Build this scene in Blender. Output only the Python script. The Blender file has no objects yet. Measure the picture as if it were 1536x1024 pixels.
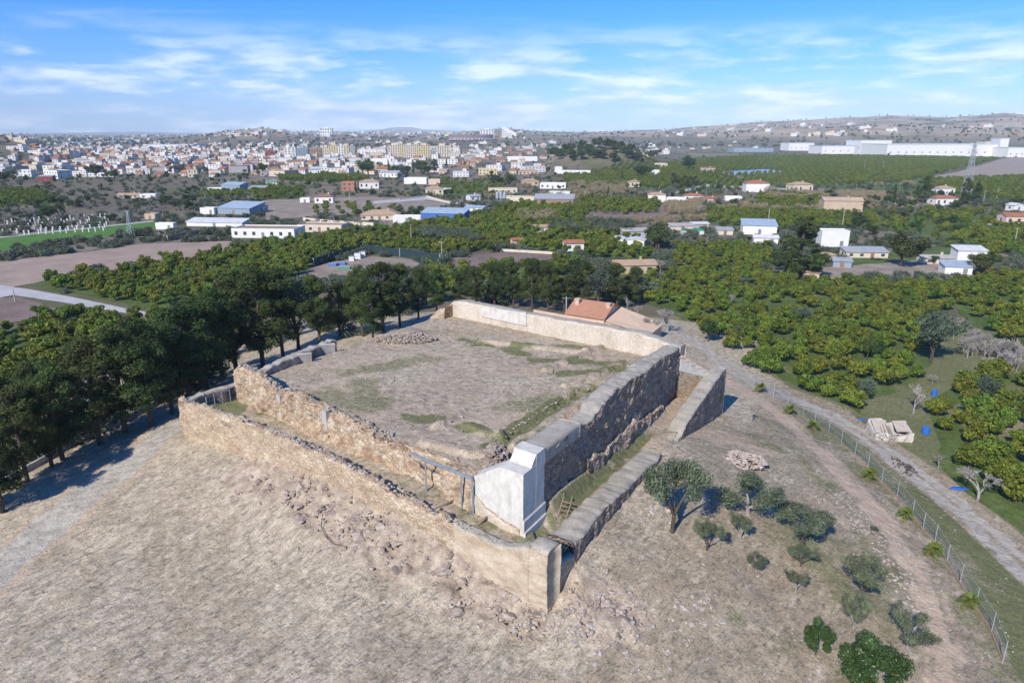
import bpy, math, random, time
T00 = time.time()
def TT(s): print("TT", s, round(time.time() - T00, 1))
import numpy as np
from math import radians as R, sin, cos, pi
S = bpy.context.scene
col = S.collection
random.seed(7)
RNG = np.random.default_rng(11)

# ------------------------------------------------------------------ camera
F = 1024.0; HZ = 200.0; CZ = 40.0
PT = math.atan((512 - HZ) / F)
cam = bpy.data.cameras.new('camera'); cam_o = bpy.data.objects.new('camera', cam); col.objects.link(cam_o)
cam.sensor_width = 36; cam.lens = 24; cam.clip_end = 60000; cam.clip_start = 0.5
cam_o.location = (0, 0, CZ); cam_o.rotation_euler = (pi / 2 - PT, 0, 0)
S.camera = cam_o
S.view_settings.view_transform = 'Standard'; S.view_settings.look = 'None'
S.view_settings.gamma = 1; S.view_settings.exposure = 0.65
S.render.resolution_x = 1024; S.render.resolution_y = 682
HAZE = 8e-5
S.cycles.max_bounces = 6; S.cycles.transparent_max_bounces = 12; S.cycles.volume_bounces = 0

# ------------------------------------------------------------------ light
SUN_EL = R(37); SH = R(59.6)                       # shadows run along this heading from +X
sd = bpy.data.lights.new('sun', 'SUN'); sd.energy = 4.0; sd.angle = R(0.53); sd.color = (1, 0.93, 0.82)
so = bpy.data.objects.new('sun', sd); col.objects.link(so)
dx, dy, dz = cos(SH) * cos(SUN_EL), sin(SH) * cos(SUN_EL), -sin(SUN_EL)
from mathutils import Vector, Matrix
so.rotation_euler = Vector((dx, dy, dz)).to_track_quat('-Z', 'Y').to_euler()
w = bpy.data.worlds.new('World'); S.world = w; w.use_nodes = True
nt = w.node_tree; nt.nodes.clear()
def N(t, typ, **k):
    n = t.nodes.new(typ)
    for a, v in k.items():
        if a == 'i':
            for kk, vv in v.items(): n.inputs[kk].default_value = vv
        else: setattr(n, a, v)
    return n
def ramp(t, src, stops, interp='LINEAR'):
    r = t.nodes.new('ShaderNodeValToRGB'); r.color_ramp.interpolation = interp
    e = r.color_ramp.elements
    while len(e) < len(stops): e.new(0.5)
    for k, (p, c) in zip(e, stops):
        k.position = p; k.color = (c, c, c, 1) if not hasattr(c, '__len__') else (*c, 1)
    t.links.new(src, r.inputs[0]); return r.outputs[0]
sky = N(nt, 'ShaderNodeTexSky', sky_type='NISHITA', sun_disc=False, sun_elevation=SUN_EL, altitude=100, air_density=1.0, dust_density=0.2, ozone_density=3.5)
sky.sun_rotation = R(90) - (SH + pi)              # sun azimuth measured clockwise from +Y
L = nt.links.new
tc = N(nt, 'ShaderNodeTexCoord'); sp = N(nt, 'ShaderNodeSeparateXYZ'); L(tc.outputs['Generated'], sp.inputs[0])
zz = N(nt, 'ShaderNodeMath', operation='ADD', i={1: 0.06}); L(sp.outputs[2], zz.inputs[0])
zm = N(nt, 'ShaderNodeMath', operation='MAXIMUM', i={1: 0.03}); L(zz.outputs[0], zm.inputs[0])
dxn = N(nt, 'ShaderNodeMath', operation='DIVIDE'); L(sp.outputs[0], dxn.inputs[0]); L(zm.outputs[0], dxn.inputs[1])
dyn = N(nt, 'ShaderNodeMath', operation='DIVIDE'); L(sp.outputs[1], dyn.inputs[0]); L(zm.outputs[0], dyn.inputs[1])
cb = N(nt, 'ShaderNodeCombineXYZ'); L(dxn.outputs[0], cb.inputs[0]); L(dyn.outputs[0], cb.inputs[1])
mp = N(nt, 'ShaderNodeMapping'); mp.inputs['Rotation'].default_value = (0, 0, R(28)); mp.inputs['Scale'].default_value = (0.22, 0.62, 1); mp.inputs['Location'].default_value = (3.1, 1.4, 0)
L(cb.outputs[0], mp.inputs[0])
n1 = N(nt, 'ShaderNodeTexNoise', i={'Scale': 1.1, 'Detail': 9, 'Roughness': 0.55, 'Distortion': 0.7}); L(mp.outputs[0], n1.inputs['Vector'])
c1 = ramp(nt, n1.outputs[0], [(0.57, 0.0), (0.84, 0.65)])
# low cumulus bank close to the horizon
mp2 = N(nt, 'ShaderNodeMapping'); mp2.inputs['Scale'].default_value = (5.0, 5.0, 26.0); L(tc.outputs['Generated'], mp2.inputs[0])
n2 = N(nt, 'ShaderNodeTexNoise', i={'Scale': 1.3, 'Detail': 8, 'Roughness': 0.6}); L(mp2.outputs[0], n2.inputs['Vector'])
c2 = ramp(nt, n2.outputs[0], [(0.43, 0.0), (0.60, 0.85)])
band = ramp(nt, sp.outputs[2], [(0.0, 0.9), (0.035, 1.0), (0.085, 0.75), (0.14, 0.0)])
c2m = N(nt, 'ShaderNodeMath', operation='MULTIPLY'); L(c2, c2m.inputs[0]); L(band, c2m.inputs[1])
n3 = N(nt, 'ShaderNodeTexNoise', i={'Scale': 2.6, 'Detail': 6}); L(mp2.outputs[0], n3.inputs['Vector'])
ccol = ramp(nt, n3.outputs[0], [(0.35, (3.4, 4.4, 6.6)), (0.62, (8.0, 8.4, 9.2))])
hs = N(nt, 'ShaderNodeHueSaturation', i={'Saturation': 1.35, 'Value': 1.15}); tint = N(nt, 'ShaderNodeMix', data_type='RGBA', blend_type='MULTIPLY'); tint.inputs['Factor'].default_value = 1; tint.inputs[7].default_value = (.69, .79, 1.05, 1); L(sky.outputs[0], tint.inputs[6]); L(tint.outputs[2], hs.inputs['Color'])
# blend horizon towards pale blue veil
mA = N(nt, 'ShaderNodeMix', data_type='RGBA'); fade = ramp(nt, sp.outputs[2], [(0.03, 0.0), (0.16, 1.0)]); c1m = N(nt, 'ShaderNodeMath', operation='MULTIPLY'); L(c1, c1m.inputs[0]); L(fade, c1m.inputs[1]); hzt = ramp(nt, sp.outputs[2], [(0.0, (.62, .74, .93)), (.25, (.86, .92, 1.0)), (.5, (.95, .97, 1.0))]); hzm = N(nt, 'ShaderNodeMix', data_type='RGBA', blend_type='MULTIPLY'); hzm.inputs['Factor'].default_value = 1; L(hs.outputs[0], hzm.inputs[6]); L(hzt, hzm.inputs[7])
L(c1m.outputs[0], mA.inputs['Factor']); L(hzm.outputs[2], mA.inputs[6]); mA.inputs[7].default_value = (6.2, 7.3, 8.6, 1)
mB = N(nt, 'ShaderNodeMix', data_type='RGBA'); L(c2m.outputs[0], mB.inputs['Factor']); L(mA.outputs[2], mB.inputs[6]); L(ccol, mB.inputs[7])
bg = N(nt, 'ShaderNodeBackground', i={'Strength': 0.1}); L(mB.outputs[2], bg.inputs[0])
wo = N(nt, 'ShaderNodeOutputWorld'); L(bg.outputs[0], wo.inputs[0])

# ------------------------------------------------------------------ helpers
def ray(px, py):
    u = (px - 768) / F; v = (512 - py) / F
    return (u, cos(PT) + v * sin(PT), -sin(PT) + v * cos(PT))
def at(px, py, z=0.0):
    d = ray(px, py); t = (z - CZ) / d[2]; return (d[0] * t, d[1] * t, z)
def topz(y, py):
    d = ray(768, py); return CZ + d[2] * y / d[1]
def on_line(a, b, px, py):                         # point of the vertical plane through a-b seen in a direction
    d = ray(px, py); n = (-(b[1] - a[1]), b[0] - a[0])
    t = (a[0] * n[0] + a[1] * n[1]) / (d[0] * n[0] + d[1] * n[1])
    return (d[0] * t, d[1] * t, CZ + d[2] * t)
def dep(y, z=0): return y * cos(PT) - (z - CZ) * sin(PT)
def hsh(ix, iy, iz, seed):
    h = (ix.astype(np.int64) * 374761393 + iy.astype(np.int64) * 668265263 + iz.astype(np.int64) * 2147483647 + seed * 1274126177) & 0xffffffff
    h = ((h ^ (h >> 13)) * 1274126177) & 0xffffffff
    h = ((h ^ (h >> 16)) * 2246822519) & 0xffffffff
    return ((h ^ (h >> 15)) & 0xffffff) / float(0xffffff)
def vn(x, y, z=0.0, seed=0):
    x = np.asarray(x, float); y = np.asarray(y, float); z = np.asarray(z, float) + 0 * x
    fx, fy, fz = np.floor(x), np.floor(y), np.floor(z)
    tx, ty, tz = x - fx, y - fy, z - fz
    tx, ty, tz = [t * t * (3 - 2 * t) for t in (tx, ty, tz)]
    r = 0
    for i in (0, 1):
        for j in (0, 1):
            for k in (0, 1):
                r = r + hsh(fx + i, fy + j, fz + k, seed) * (tx if i else 1 - tx) * (ty if j else 1 - ty) * (tz if k else 1 - tz)
    return r * 2 - 1
def fbm(x, y, z=0.0, o=4, seed=0, g=0.5):
    a = 1.0; r = 0; s = 0
    for i in range(o):
        r = r + a * vn(np.asarray(x) * 2 ** i, np.asarray(y) * 2 ** i, np.asarray(z) * 2 ** i, seed + i * 17); s += a; a *= g
    return r / s
def tag(o, label=None, cat=None, group=None, kind=None):
    if label: o['label'] = label
    if cat: o['category'] = cat
    if group: o['group'] = group
    if kind: o['kind'] = kind
    return o
def empty(name, loc=(0, 0, 0), rz=0):
    o = bpy.data.objects.new(name, None); col.objects.link(o); o.location = loc; o.rotation_euler = (0, 0, rz); o.empty_display_size = 0.3
    return o
def mk(name, V, Fs, m=None, parent=None, smooth=False, attrs=None, mats=None, fm=None):
    me = bpy.data.meshes.new(name)
    V = np.asarray(V, np.float32)
    if isinstance(Fs, np.ndarray):
        k = Fs.shape[1]; n = len(Fs)
        me.vertices.add(len(V)); me.vertices.foreach_set('co', V.ravel())
        me.loops.add(n * k); me.loops.foreach_set('vertex_index', Fs.astype(np.int32).ravel())
        me.polygons.add(n); me.polygons.foreach_set('loop_start', np.arange(0, n * k, k, dtype=np.int32))
        me.polygons.foreach_set('loop_total', np.full(n, k, np.int32))
        me.update(calc_edges=True)
    else:
        me.from_pydata([tuple(map(float, v)) for v in V], [], Fs)
    for mm in (mats or ([m] if m else [])): me.materials.append(mm)
    if fm is not None: me.polygons.foreach_set('material_index', np.asarray(fm, np.int32))
    me.polygons.foreach_set('use_smooth', np.full(len(me.polygons), bool(smooth)))
    for an, av in (attrs or {}).items():
        a = me.attributes.new(an, 'FLOAT', 'POINT'); a.data.foreach_set('value', np.asarray(av, np.float32))
    me.update()
    o = bpy.data.objects.new(name, me); col.objects.link(o)
    if parent: o.parent = parent
    return o
class MB:
    def __init__(s): s.v = []; s.f = []; s.m = []
    def add(s, V, Fs, m=0):
        n = len(s.v); s.v += [tuple(v) for v in V]; s.f += [tuple(i + n for i in f) for f in Fs]; s.m += [m] * len(Fs)
    def box(s, x0, x1, y0, y1, z0, z1, m=0):
        s.add([(x0, y0, z0), (x1, y0, z0), (x1, y1, z0), (x0, y1, z0), (x0, y0, z1), (x1, y0, z1), (x1, y1, z1), (x0, y1, z1)],
              [(3, 2, 1, 0), (4, 5, 6, 7), (0, 1, 5, 4), (1, 2, 6, 5), (2, 3, 7, 6), (3, 0, 4, 7)], m)
    def bar(s, a, b, wd, ht, m=0):
        a = Vector(a); b = Vector(b); d = (b - a).normalized(); u = Vector((0, 0, 1)) if abs(d.z) < .9 else Vector((1, 0, 0))
        p = d.cross(u).normalized() * wd / 2; q = d.cross(p).normalized() * ht / 2
        s.add([a - p - q, a + p - q, a + p + q, a - p + q, b - p - q, b + p - q, b + p + q, b - p + q],
              [(0, 1, 2, 3), (7, 6, 5, 4), (0, 4, 5, 1), (1, 5, 6, 2), (2, 6, 7, 3), (3, 7, 4, 0)], m)
    def tube(s, pts, rad, n=6, m=0):
        pts = [Vector(p) for p in pts]; rings = []; base = len(s.v)
        for i, p in enumerate(pts):
            d = (pts[min(i + 1, len(pts) - 1)] - pts[max(i - 1, 0)])
            d = d.normalized() if d.length > 1e-6 else Vector((0, 0, 1))
            u = Vector((0, 0, 1)) if abs(d.z) < .9 else Vector((1, 0, 0))
            a = d.cross(u).normalized(); b = d.cross(a)
            r = rad[i] if hasattr(rad, '__len__') else rad
            for k in range(n): s.v.append(tuple(p + (a * cos(2 * pi * k / n) + b * sin(2 * pi * k / n)) * r))
        for i in range(len(pts) - 1):
            for k in range(n):
                A = base + i * n + k; B = base + i * n + (k + 1) % n
                s.f.append((A, B, B + n, A + n)); s.m.append(m)
        s.f.append(tuple(base + k for k in range(n))[::-1]); s.m.append(m)
        s.f.append(tuple(base + (len(pts) - 1) * n + k for k in range(n))); s.m.append(m)
    def build(s, name, m, parent=None, smooth=False):
        return mk(name, s.v, s.f, None, parent, smooth, mats=m if isinstance(m, list) else [m], fm=s.m)
def copy_tree(o, parent=None):
    c = o.copy(); col.objects.link(c)
    if parent: c.parent = parent
    for ch in o.children: copy_tree(ch, c)
    return c
def pts_in(poly, x, y):
    ins = np.zeros(len(x), bool); n = len(poly)
    for i in range(n):
        x1, y1 = poly[i][:2]; x2, y2 = poly[(i + 1) % n][:2]
        c = ((y1 > y) != (y2 > y)) & (x < (x2 - x1) * (y - y1) / (y2 - y1 + 1e-12) + x1); ins ^= c
    return ins
def dist_line(x, y, pl):
    d = np.full(np.shape(x), 1e9)
    for a, b in zip(pl[:-1], pl[1:]):
        ex, ey = b[0] - a[0], b[1] - a[1]; l2 = ex * ex + ey * ey + 1e-9
        t = np.clip(((x - a[0]) * ex + (y - a[1]) * ey) / l2, 0, 1)
        d = np.minimum(d, np.hypot(x - a[0] - t * ex, y - a[1] - t * ey))
    return d
def ss(a, b, x): t = np.clip((x - a) / (b - a), 0, 1); return t * t * (3 - 2 * t)

# ------------------------------------------------------------------ materials
MATS = {}
def mat(name, stops, scale=1.0, detail=6, rough=0.9, bump=0.0, bscale=None, stretch=(1, 1, 1), fine=None, spec=0.2, coord='obj', vor=None, cells=None, attr=None, rnd=0.0, transl=0.0, rand_isl=False):
    m = bpy.data.materials.new(name); m.use_nodes = True; t = m.node_tree; LK = t.links.new
    b = t.nodes['Principled BSDF']; b.inputs['Roughness'].default_value = rough; b.inputs['Specular IOR Level'].default_value = spec
    if coord == 'obj': src = N(t, 'ShaderNodeTexCoord').outputs['Object']
    else: src = N(t, 'ShaderNodeNewGeometry').outputs['Position']
    mp = N(t, 'ShaderNodeMapping'); mp.inputs['Scale'].default_value = stretch; LK(src, mp.inputs[0]); vec = mp.outputs[0]
    if len(stops) == 1: stops = [(0.3, tuple(c * 0.85 for c in stops[0])), (0.7, stops[0])]
    elif not hasattr(stops[0][1], '__len__'): stops = [(0.3 + 0.4 * i / (len(stops) - 1), c) for i, c in enumerate(stops)]
    n = N(t, 'ShaderNodeTexNoise', i={'Scale': scale, 'Detail': detail, 'Roughness': 0.62}); LK(vec, n.inputs['Vector'])
    c = ramp(t, n.outputs[0], stops)
    if fine:                                        # (scale, low multiplier, high multiplier)
        n2 = N(t, 'ShaderNodeTexNoise', i={'Scale': fine[0], 'Detail': 4, 'Roughness': 0.7}); LK(vec, n2.inputs['Vector'])
        f = ramp(t, n2.outputs[0], [(0.35, fine[1]), (0.65, fine[2])])
        mx = N(t, 'ShaderNodeMix', data_type='RGBA', blend_type='MULTIPLY'); mx.inputs['Factor'].default_value = 1
        LK(c, mx.inputs[6]); LK(f, mx.inputs[7]); c = mx.outputs[2]
    if cells:                                       # stones of different tone
        v = N(t, 'ShaderNodeTexVoronoi', feature='F1', i={'Scale': cells}); LK(vec, v.inputs['Vector']); s_ = N(t, 'ShaderNodeSeparateColor'); LK(v.outputs['Color'], s_.inputs[0])
        f = ramp(t, s_.outputs[0], [(0.0, .62), (.5, 1.0), (1.0, 1.35)]); mx = N(t, 'ShaderNodeMix', data_type='RGBA', blend_type='MULTIPLY'); mx.inputs['Factor'].default_value = .55
        LK(c, mx.inputs[6]); LK(f, mx.inputs[7]); c = mx.outputs[2]
        f = ramp(t, v.outputs['Distance'], [(.40, 1.0), (.65, .6)]); mx = N(t, 'ShaderNodeMix', data_type='RGBA', blend_type='MULTIPLY'); mx.inputs['Factor'].default_value = .5
        LK(c, mx.inputs[6]); LK(f, mx.inputs[7]); c = mx.outputs[2]
    if attr:                                        # per leaf shade
        a = N(t, 'ShaderNodeAttribute', attribute_name=attr)
        f = ramp(t, a.outputs['Fac'], [(0.0, 0.55), (1.0, 1.45)])
        mx = N(t, 'ShaderNodeMix', data_type='RGBA', blend_type='MULTIPLY'); mx.inputs['Factor'].default_value = 1
        LK(c, mx.inputs[6]); LK(f, mx.inputs[7]); c = mx.outputs[2]
    if rnd:
        oi = N(t, 'ShaderNodeObjectInfo')
        hv = N(t, 'ShaderNodeHueSaturation')
        mr = N(t, 'ShaderNodeMapRange', i={'To Min': 0.5 - rnd * 0.06, 'To Max': 0.5 + rnd * 0.045}); LK(oi.outputs['Random'], mr.inputs[0]); LK(mr.outputs[0], hv.inputs['Hue'])
        mul = N(t, 'ShaderNodeMath', operation='MULTIPLY', i={1: 7.31}); LK(oi.outputs['Random'], mul.inputs[0])
        fr = N(t, 'ShaderNodeMath', operation='FRACT'); LK(mul.outputs[0], fr.inputs[0])
        mr2 = N(t, 'ShaderNodeMapRange', i={'To Min': 1 - rnd * 0.3, 'To Max': 1 + rnd * 0.3}); LK(fr.outputs[0], mr2.inputs[0]); LK(mr2.outputs[0], hv.inputs['Value'])
        LK(c, hv.inputs['Color']); c = hv.outputs[0]
    LK(c, b.inputs['Base Color'])
    if bump:
        nb = N(t, 'ShaderNodeTexNoise', i={'Scale': bscale or scale * 4, 'Detail': 7, 'Roughness': 0.65}); LK(vec, nb.inputs['Vector'])
        h = nb.outputs[0]
        if vor:
            v = N(t, 'ShaderNodeTexVoronoi', feature='F1', i={'Scale': vor}); LK(vec, v.inputs['Vector'])
            ad = N(t, 'ShaderNodeMath', operation='SUBTRACT'); LK(h, ad.inputs[0]); LK(v.outputs['Distance'], ad.inputs[1]); h = ad.outputs[0]
        bp = N(t, 'ShaderNodeBump', i={'Strength': 1.0, 'Distance': bump}); LK(h, bp.inputs['Height']); LK(bp.outputs[0], b.inputs['Normal'])
    if transl:
        tr = N(t, 'ShaderNodeBsdfTranslucent'); LK(c, tr.inputs[0]); ms = N(t, 'ShaderNodeMixShader', i={0: transl})
        LK(b.outputs[0], ms.inputs[1]); LK(tr.outputs[0], ms.inputs[2]); LK(ms.outputs[0], t.nodes['Material Output'].inputs[0])
    MATS[name] = m; return m
M_TAN = mat('rammed_earth_tan', [(0.3, (.34, .245, .165)), (0.5, (.48, .375, .26)), (0.7, (.56, .465, .35))], 0.5, 8, bump=.12, bscale=3.2, stretch=(1, 1, 1.8), fine=(6, .62, 1.2), cells=3.6, coord='pos')
M_TANS = mat('rammed_earth_smooth', [(0.3, (.36, .275, .19)), (0.5, (.48, .39, .285)), (0.7, (.55, .47, .365))], 0.5, 8, bump=.05, bscale=3.2, stretch=(1, 1, 3.0), fine=(6, .72, 1.12), coord='pos')
M_RUB = mat('rubble_masonry', [(0.3, (.27, .185, .135)), (0.44, (.42, .30, .20)), (0.58, (.51, .41, .29)), (0.72, (.58, .52, .43))], .8, 8, bump=.10, bscale=4.0, fine=(9, .6, 1.2), vor=3.2, cells=3.2, coord='pos')
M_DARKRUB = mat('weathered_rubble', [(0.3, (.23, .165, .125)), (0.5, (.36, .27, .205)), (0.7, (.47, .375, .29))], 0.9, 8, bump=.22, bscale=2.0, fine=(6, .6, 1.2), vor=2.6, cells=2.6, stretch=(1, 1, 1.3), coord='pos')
M_CAP = mat('weathered_wall_top', [(0.3, (.28, .25, .205)), (0.5, (.38, .345, .285)), (0.7, (.46, .42, .35))], 0.7, 8, bump=.07, bscale=3, fine=(8, .75, 1.12), coord='pos')
M_REAR = mat('pale_plastered_masonry', [(0.3, (.42, .355, .28)), (0.5, (.53, .46, .37)), (0.7, (.6, .54, .455))], 0.5, 8, bump=.06, bscale=3, stretch=(1, 1, .45), fine=(6, .75, 1.1), coord='pos')
M_WHITE = mat('restored_white_render', [(0.3, (.47, .44, .385)), (0.5, (.57, .545, .49)), (0.7, (.61, .59, .54))], 1.3, 8, bump=.035, bscale=4, stretch=(1, 1, .55), fine=(2.2, .84, 1.04), coord='pos')
M_LEAFC = mat('citrus_leaves', [(0.3, (.066, .108, .014)), (0.5, (.118, .165, .018)), (0.72, (.20, .215, .022))], 1.3, 3, rough=.6, spec=.3, attr='v', rnd=.6, transl=.18)
M_LEAFP = mat('pine_needles', [(0.3, (.026, .046, .012)), (0.7, (.062, .092, .024))], .5, 3, rough=.7, attr='v', rnd=.6, transl=.08)
M_LEAFO = mat('olive_leaves', [(0.3, (.085, .11, .06)), (0.7, (.15, .175, .105))], 1.0, 3, rough=.55, spec=.4, attr='v', rnd=.4, transl=.12)
M_LEAFD = mat('dark_broad_leaves', [(0.3, (.026, .05, .014)), (0.7, (.06, .095, .026))], .8, 3, rough=.55, attr='v', rnd=.8, transl=.12)
M_LEAFG = mat('grey_green_leaves', [(0.3, (.07, .095, .06)), (0.7, (.115, .14, .095))], .8, 3, rough=.7, attr='v', rnd=.6, transl=.1)
M_CAROB = mat('carob_leaves', [(0.3, (.026, .055, .012)), (0.7, (.055, .10, .022))], 1.2, 3, rough=.45, spec=.45, attr='v', transl=.12)
M_PALM = mat('palm_fronds', [(0.3, (.10, .14, .02)), (0.7, (.20, .22, .04))], 2, 3, rough=.55, attr='v', transl=.15)
M_PALMG = mat('tall_palm_fronds', [(0.3, (.07, .10, .04)), (0.7, (.14, .16, .07))], 2, 3, rough=.55, attr='v', transl=.15)
M_REED = mat('dry_reeds', [(0.3, (.20, .165, .10)), (0.7, (.32, .27, .17))], 1, 3, attr='v', transl=.1)
M_BARE = mat('pale_bare_bark', [(0.3, (.20, .18, .165)), (0.7, (.35, .325, .305))], 3, 4, coord='obj')
M_TWIG = mat('bare_twigs', [(0.3, (.17, .14, .135)), (0.7, (.27, .235, .23))], 3, 4, attr='v')
M_BARK = mat('brown_bark', [(0.3, (.05, .037, .028)), (0.7, (.12, .092, .07))], 4, 5, bump=.02)
M_METAL = mat('grey_painted_metal', [(.16, .19, .22), (.24, .27, .30)], 3, 3, rough=.5)
M_GALV = mat('galvanised_steel', [(.26, .29, .32), (.36, .39, .42)], 3, 3, rough=.45, spec=.5)
M_WOOD = mat('weathered_wood', [(.17, .12, .08), (.3, .23, .16)], 4, 4)
M_STONE = mat('loose_stone', [(0.3, (.27, .23, .185)), (0.7, (.48, .43, .37))], 2, 4, rnd=.0, coord='pos')
M_CONC = mat('concrete', [(.34, .32, .29), (.46, .44, .40)], .8, 6, bump=.01, coord='pos')
M_ROCK = mat('purple_brown_rock', [(0.3, (.23, .175, .145)), (0.5, (.36, .29, .24)), (0.7, (.48, .42, .35))], .9, 8, bump=.16, bscale=2.5, fine=(6, .7, 1.15), coord='pos')
def plain(name, c, rough=.8, sc=.6, var=.82, spec=.2, bump=0):
    if name in MATS: return MATS[name]
    return mat(name, [(0.3, tuple(x * var for x in c)), (0.7, c)], sc, 5, rough=rough, spec=spec, bump=bump)
WC = {'white': (.70, .69, .66), 'cream': (.60, .53, .42), 'tan': (.48, .38, .27), 'pink': (.58, .43, .35), 'yellow': (.60, .49, .29), 'grey': (.38, .38, .38),
      'bluegrey': (.25, .31, .37), 'blue': (.06, .15, .42), 'terracotta': (.38, .19, .13), 'darkred': (.22, .05, .05), 'brown': (.28, .2, .14), 'green': (.03, .28, .15), 'netting': (.02, .045, .05)}
RC = {'tile': (.36, .155, .085), 'tantile': (.44, .31, .20), 'browntile': (.28, .16, .10), 'whiteroof': (.62, .63, .63), 'greyroof': (.36, .38, .40), 'blueroof': (.34, .43, .52), 'dirtroof': (.36, .26, .18), 'concrete': (.42, .40, .37), 'greenroof': (.16, .33, .27), 'pinktile': (.50, .36, .26)}
def W_(c): return plain(c + '_wall', WC[c], .85, .35, .86)
def R_(c): return plain(c + '_roofing', RC[c], .8, .5, .72)
M_PANE = mat('dark_glass', [(.03, .035, .04), (.06, .07, .08)], 2, 2, rough=.2, spec=.6)

# ------------------------------------------------------------------ castle plan
P0 = np.array(at(820, 922, 5.0)[:2]); PB = np.array(at(275, 655, 6.5)[:2])
K = np.array(at(785, 714, 14)[:2]); RR = np.array(at(1021, 522, 14)[:2]); FF = np.array(at(672, 455, 14)[:2]); LL = np.array(at(340, 552, 14.3)[:2])
DA = (RR - K) / np.linalg.norm(RR - K)             # along the right side, away from the camera
DB = (PB - P0) / np.linalg.norm(PB - P0)           # along the front, to the left
NA = np.array([DA[1], -DA[0]])                     # out of the right side
NB = np.array([-DB[1], DB[0]]);  NB = NB if NB[1] < 0 else -NB
BC = P0 + DA * 50.6                                # far corner of the bastion
# ------------------------------------------------------------------ terrain
CP = [(270, 668, 5.9), (380, 740, 6.3), (480, 800, 6.1), (600, 860, 5.4), (540, 790, 6.9), (430, 745, 6.6), (700, 890, 5.2), (820, 950, 4.8),
      (600, 1010, 4.6), (300, 1010, 4.2), (0, 1010, 3.6), (-300, 1010, 2), (900, 1010, 3.9), (1100, 1010, 3.2), (1300, 1010, 2.2), (1470, 1010, 1.3), (1600, 1010, 0.3),
      (0, 860, 3.2), (-200, 800, 1.5), (100, 750, 4.0), (200, 685, 4.8), (258, 645, 5.4), (300, 592, 5.2), (360, 560, 4.6), (30, 715, 3.4), (150, 655, 3.6), (250, 605, 4.0),
      (200, 850, 4.2), (400, 850, 5.0), (300, 760, 5.6), (500, 900, 5.2),
      (851, 860, 6.6), (898, 797, 7.2), (959, 733, 7.2), (990, 690, 7.3), (1018, 664, 7.0), (1058, 637, 4.6), (1080, 621, 3.2), (900, 900, 5.6), (950, 820, 6.4),
      (1000, 900, 5.0), (1100, 850, 4.6), (1200, 900, 3.0), (1050, 740, 6.4), (1120, 720, 5.2), (1200, 760, 3.6), (1100, 660, 4.6), (1160, 660, 3.4), (1150, 620, 2.0),
      (1250, 690, 2.2), (1320, 780, 1.9), (1400, 900, 1.6), (1400, 840, 1.3), (1480, 945, 1.0), (1243, 645, 1.0), (1320, 722, 1.0), (1180, 600, 1.0), (1040, 520, 1.5), (1100, 560, .8),
      (1300, 650, 0.1), (1400, 730, 0), (1536, 850, 0), (1200, 590, 0.2), (1400, 620, 0), (1536, 700, 0), (1140, 540, 0), (1600, 900, 0), (1700, 950, 0),
      (500, 505, 7.5), (560, 495, 8.0), (640, 472, 6.5), (430, 530, 4.2), (560, 470, 3), (480, 470, 1), (660, 448, 2.2), (760, 445, 1.5), (850, 470, 2.5), (960, 480, 2.0), (900, 440, 0.3), (1000, 470, .5),
      (350, 480, 0), (200, 560, .5), (0, 600, 0), (0, 500, 0), (300, 420, 0), (500, 400, 0), (700, 390, 0), (900, 390, 0), (1100, 420, 0), (-200, 600, 0), (-300, 700, .3), (1300, 520, 0), (1536, 520, 0)]
cxy = np.array([at(*c)[:2] for c in CP] + [list((K + RR + FF + LL) / 4), list(K * .7 + FF * .3), list(RR * .75 + LL * .25), list(LL * .75 + RR * .25), list(FF * .8 + K * .2), [0, 20], [-40, 15], [40, 15]])
WB = [on_line(P0, PB, *p) for p in ((275, 655), (345, 679), (400, 692), (450, 702), (500, 722), (560, 750), (610, 777), (650, 806), (700, 842), (760, 886), (820, 922))]
cxy = np.concatenate([[w_[:2] for w_ in WB], cxy])
cz = np.array([w_[2] for w_ in WB] + [c[2] for c in CP] + [7.5, 7.5, 7, 7, 7.0, 3, 2, 1.0])
def tps(r): return np.where(r > 1e-9, r * r * np.log(np.maximum(r, 1e-9)), 0)
sc_ = 50.0
X = cxy / sc_; n_ = len(X)
A_ = np.zeros((n_ + 3, n_ + 3)); A_[:n_, :n_] = tps(np.hypot(X[:, None, 0] - X[None, :, 0], X[:, None, 1] - X[None, :, 1])) + np.eye(n_) * 0.004
A_[:n_, n_] = 1; A_[:n_, n_ + 1:] = X; A_[n_, :n_] = 1; A_[n_ + 1:, :n_] = X.T
wts = np.linalg.solve(A_, np.concatenate([cz, [0, 0, 0]]))
def HILL0(x, y):
    x = np.atleast_1d(np.asarray(x, float)); y = np.atleast_1d(np.asarray(y, float))
    sh = x.shape; x = x.ravel(); y = y.ravel(); out = np.zeros(len(x))
    near = (np.abs(x) < 130) & (y < 190) & (y > -60)
    xi, yi = x[near] / sc_, y[near] / sc_; r = np.full(len(xi), wts[n_]) + wts[n_ + 1] * xi + wts[n_ + 2] * yi
    for k in range(n_): r += wts[k] * tps(np.hypot(xi - X[k, 0], yi - X[k, 1]))
    r = np.clip(r, 0, 9); msk = ss(1, .72, np.hypot(x[near] / 105, (y[near] - 62) / 100))
    out[near] = r * msk
    return out.reshape(sh)
_bx, _by = np.meshgrid(np.arange(-132, 133, 1.0), np.arange(-62, 193, 1.0)); _HB = HILL0(_bx, _by)
def HILL(x, y):
    x = np.atleast_1d(np.asarray(x, float)); y = np.atleast_1d(np.asarray(y, float))
    u = np.clip(x + 132, 0, 263.999); v = np.clip(y + 62, 0, 253.999); i = u.astype(int); j = v.astype(int); a = u - i; b = v - j
    return _HB[j, i] * (1 - a) * (1 - b) + _HB[j, i + 1] * a * (1 - b) + _HB[j + 1, i] * (1 - a) * b + _HB[j + 1, i + 1] * a * b
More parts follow.
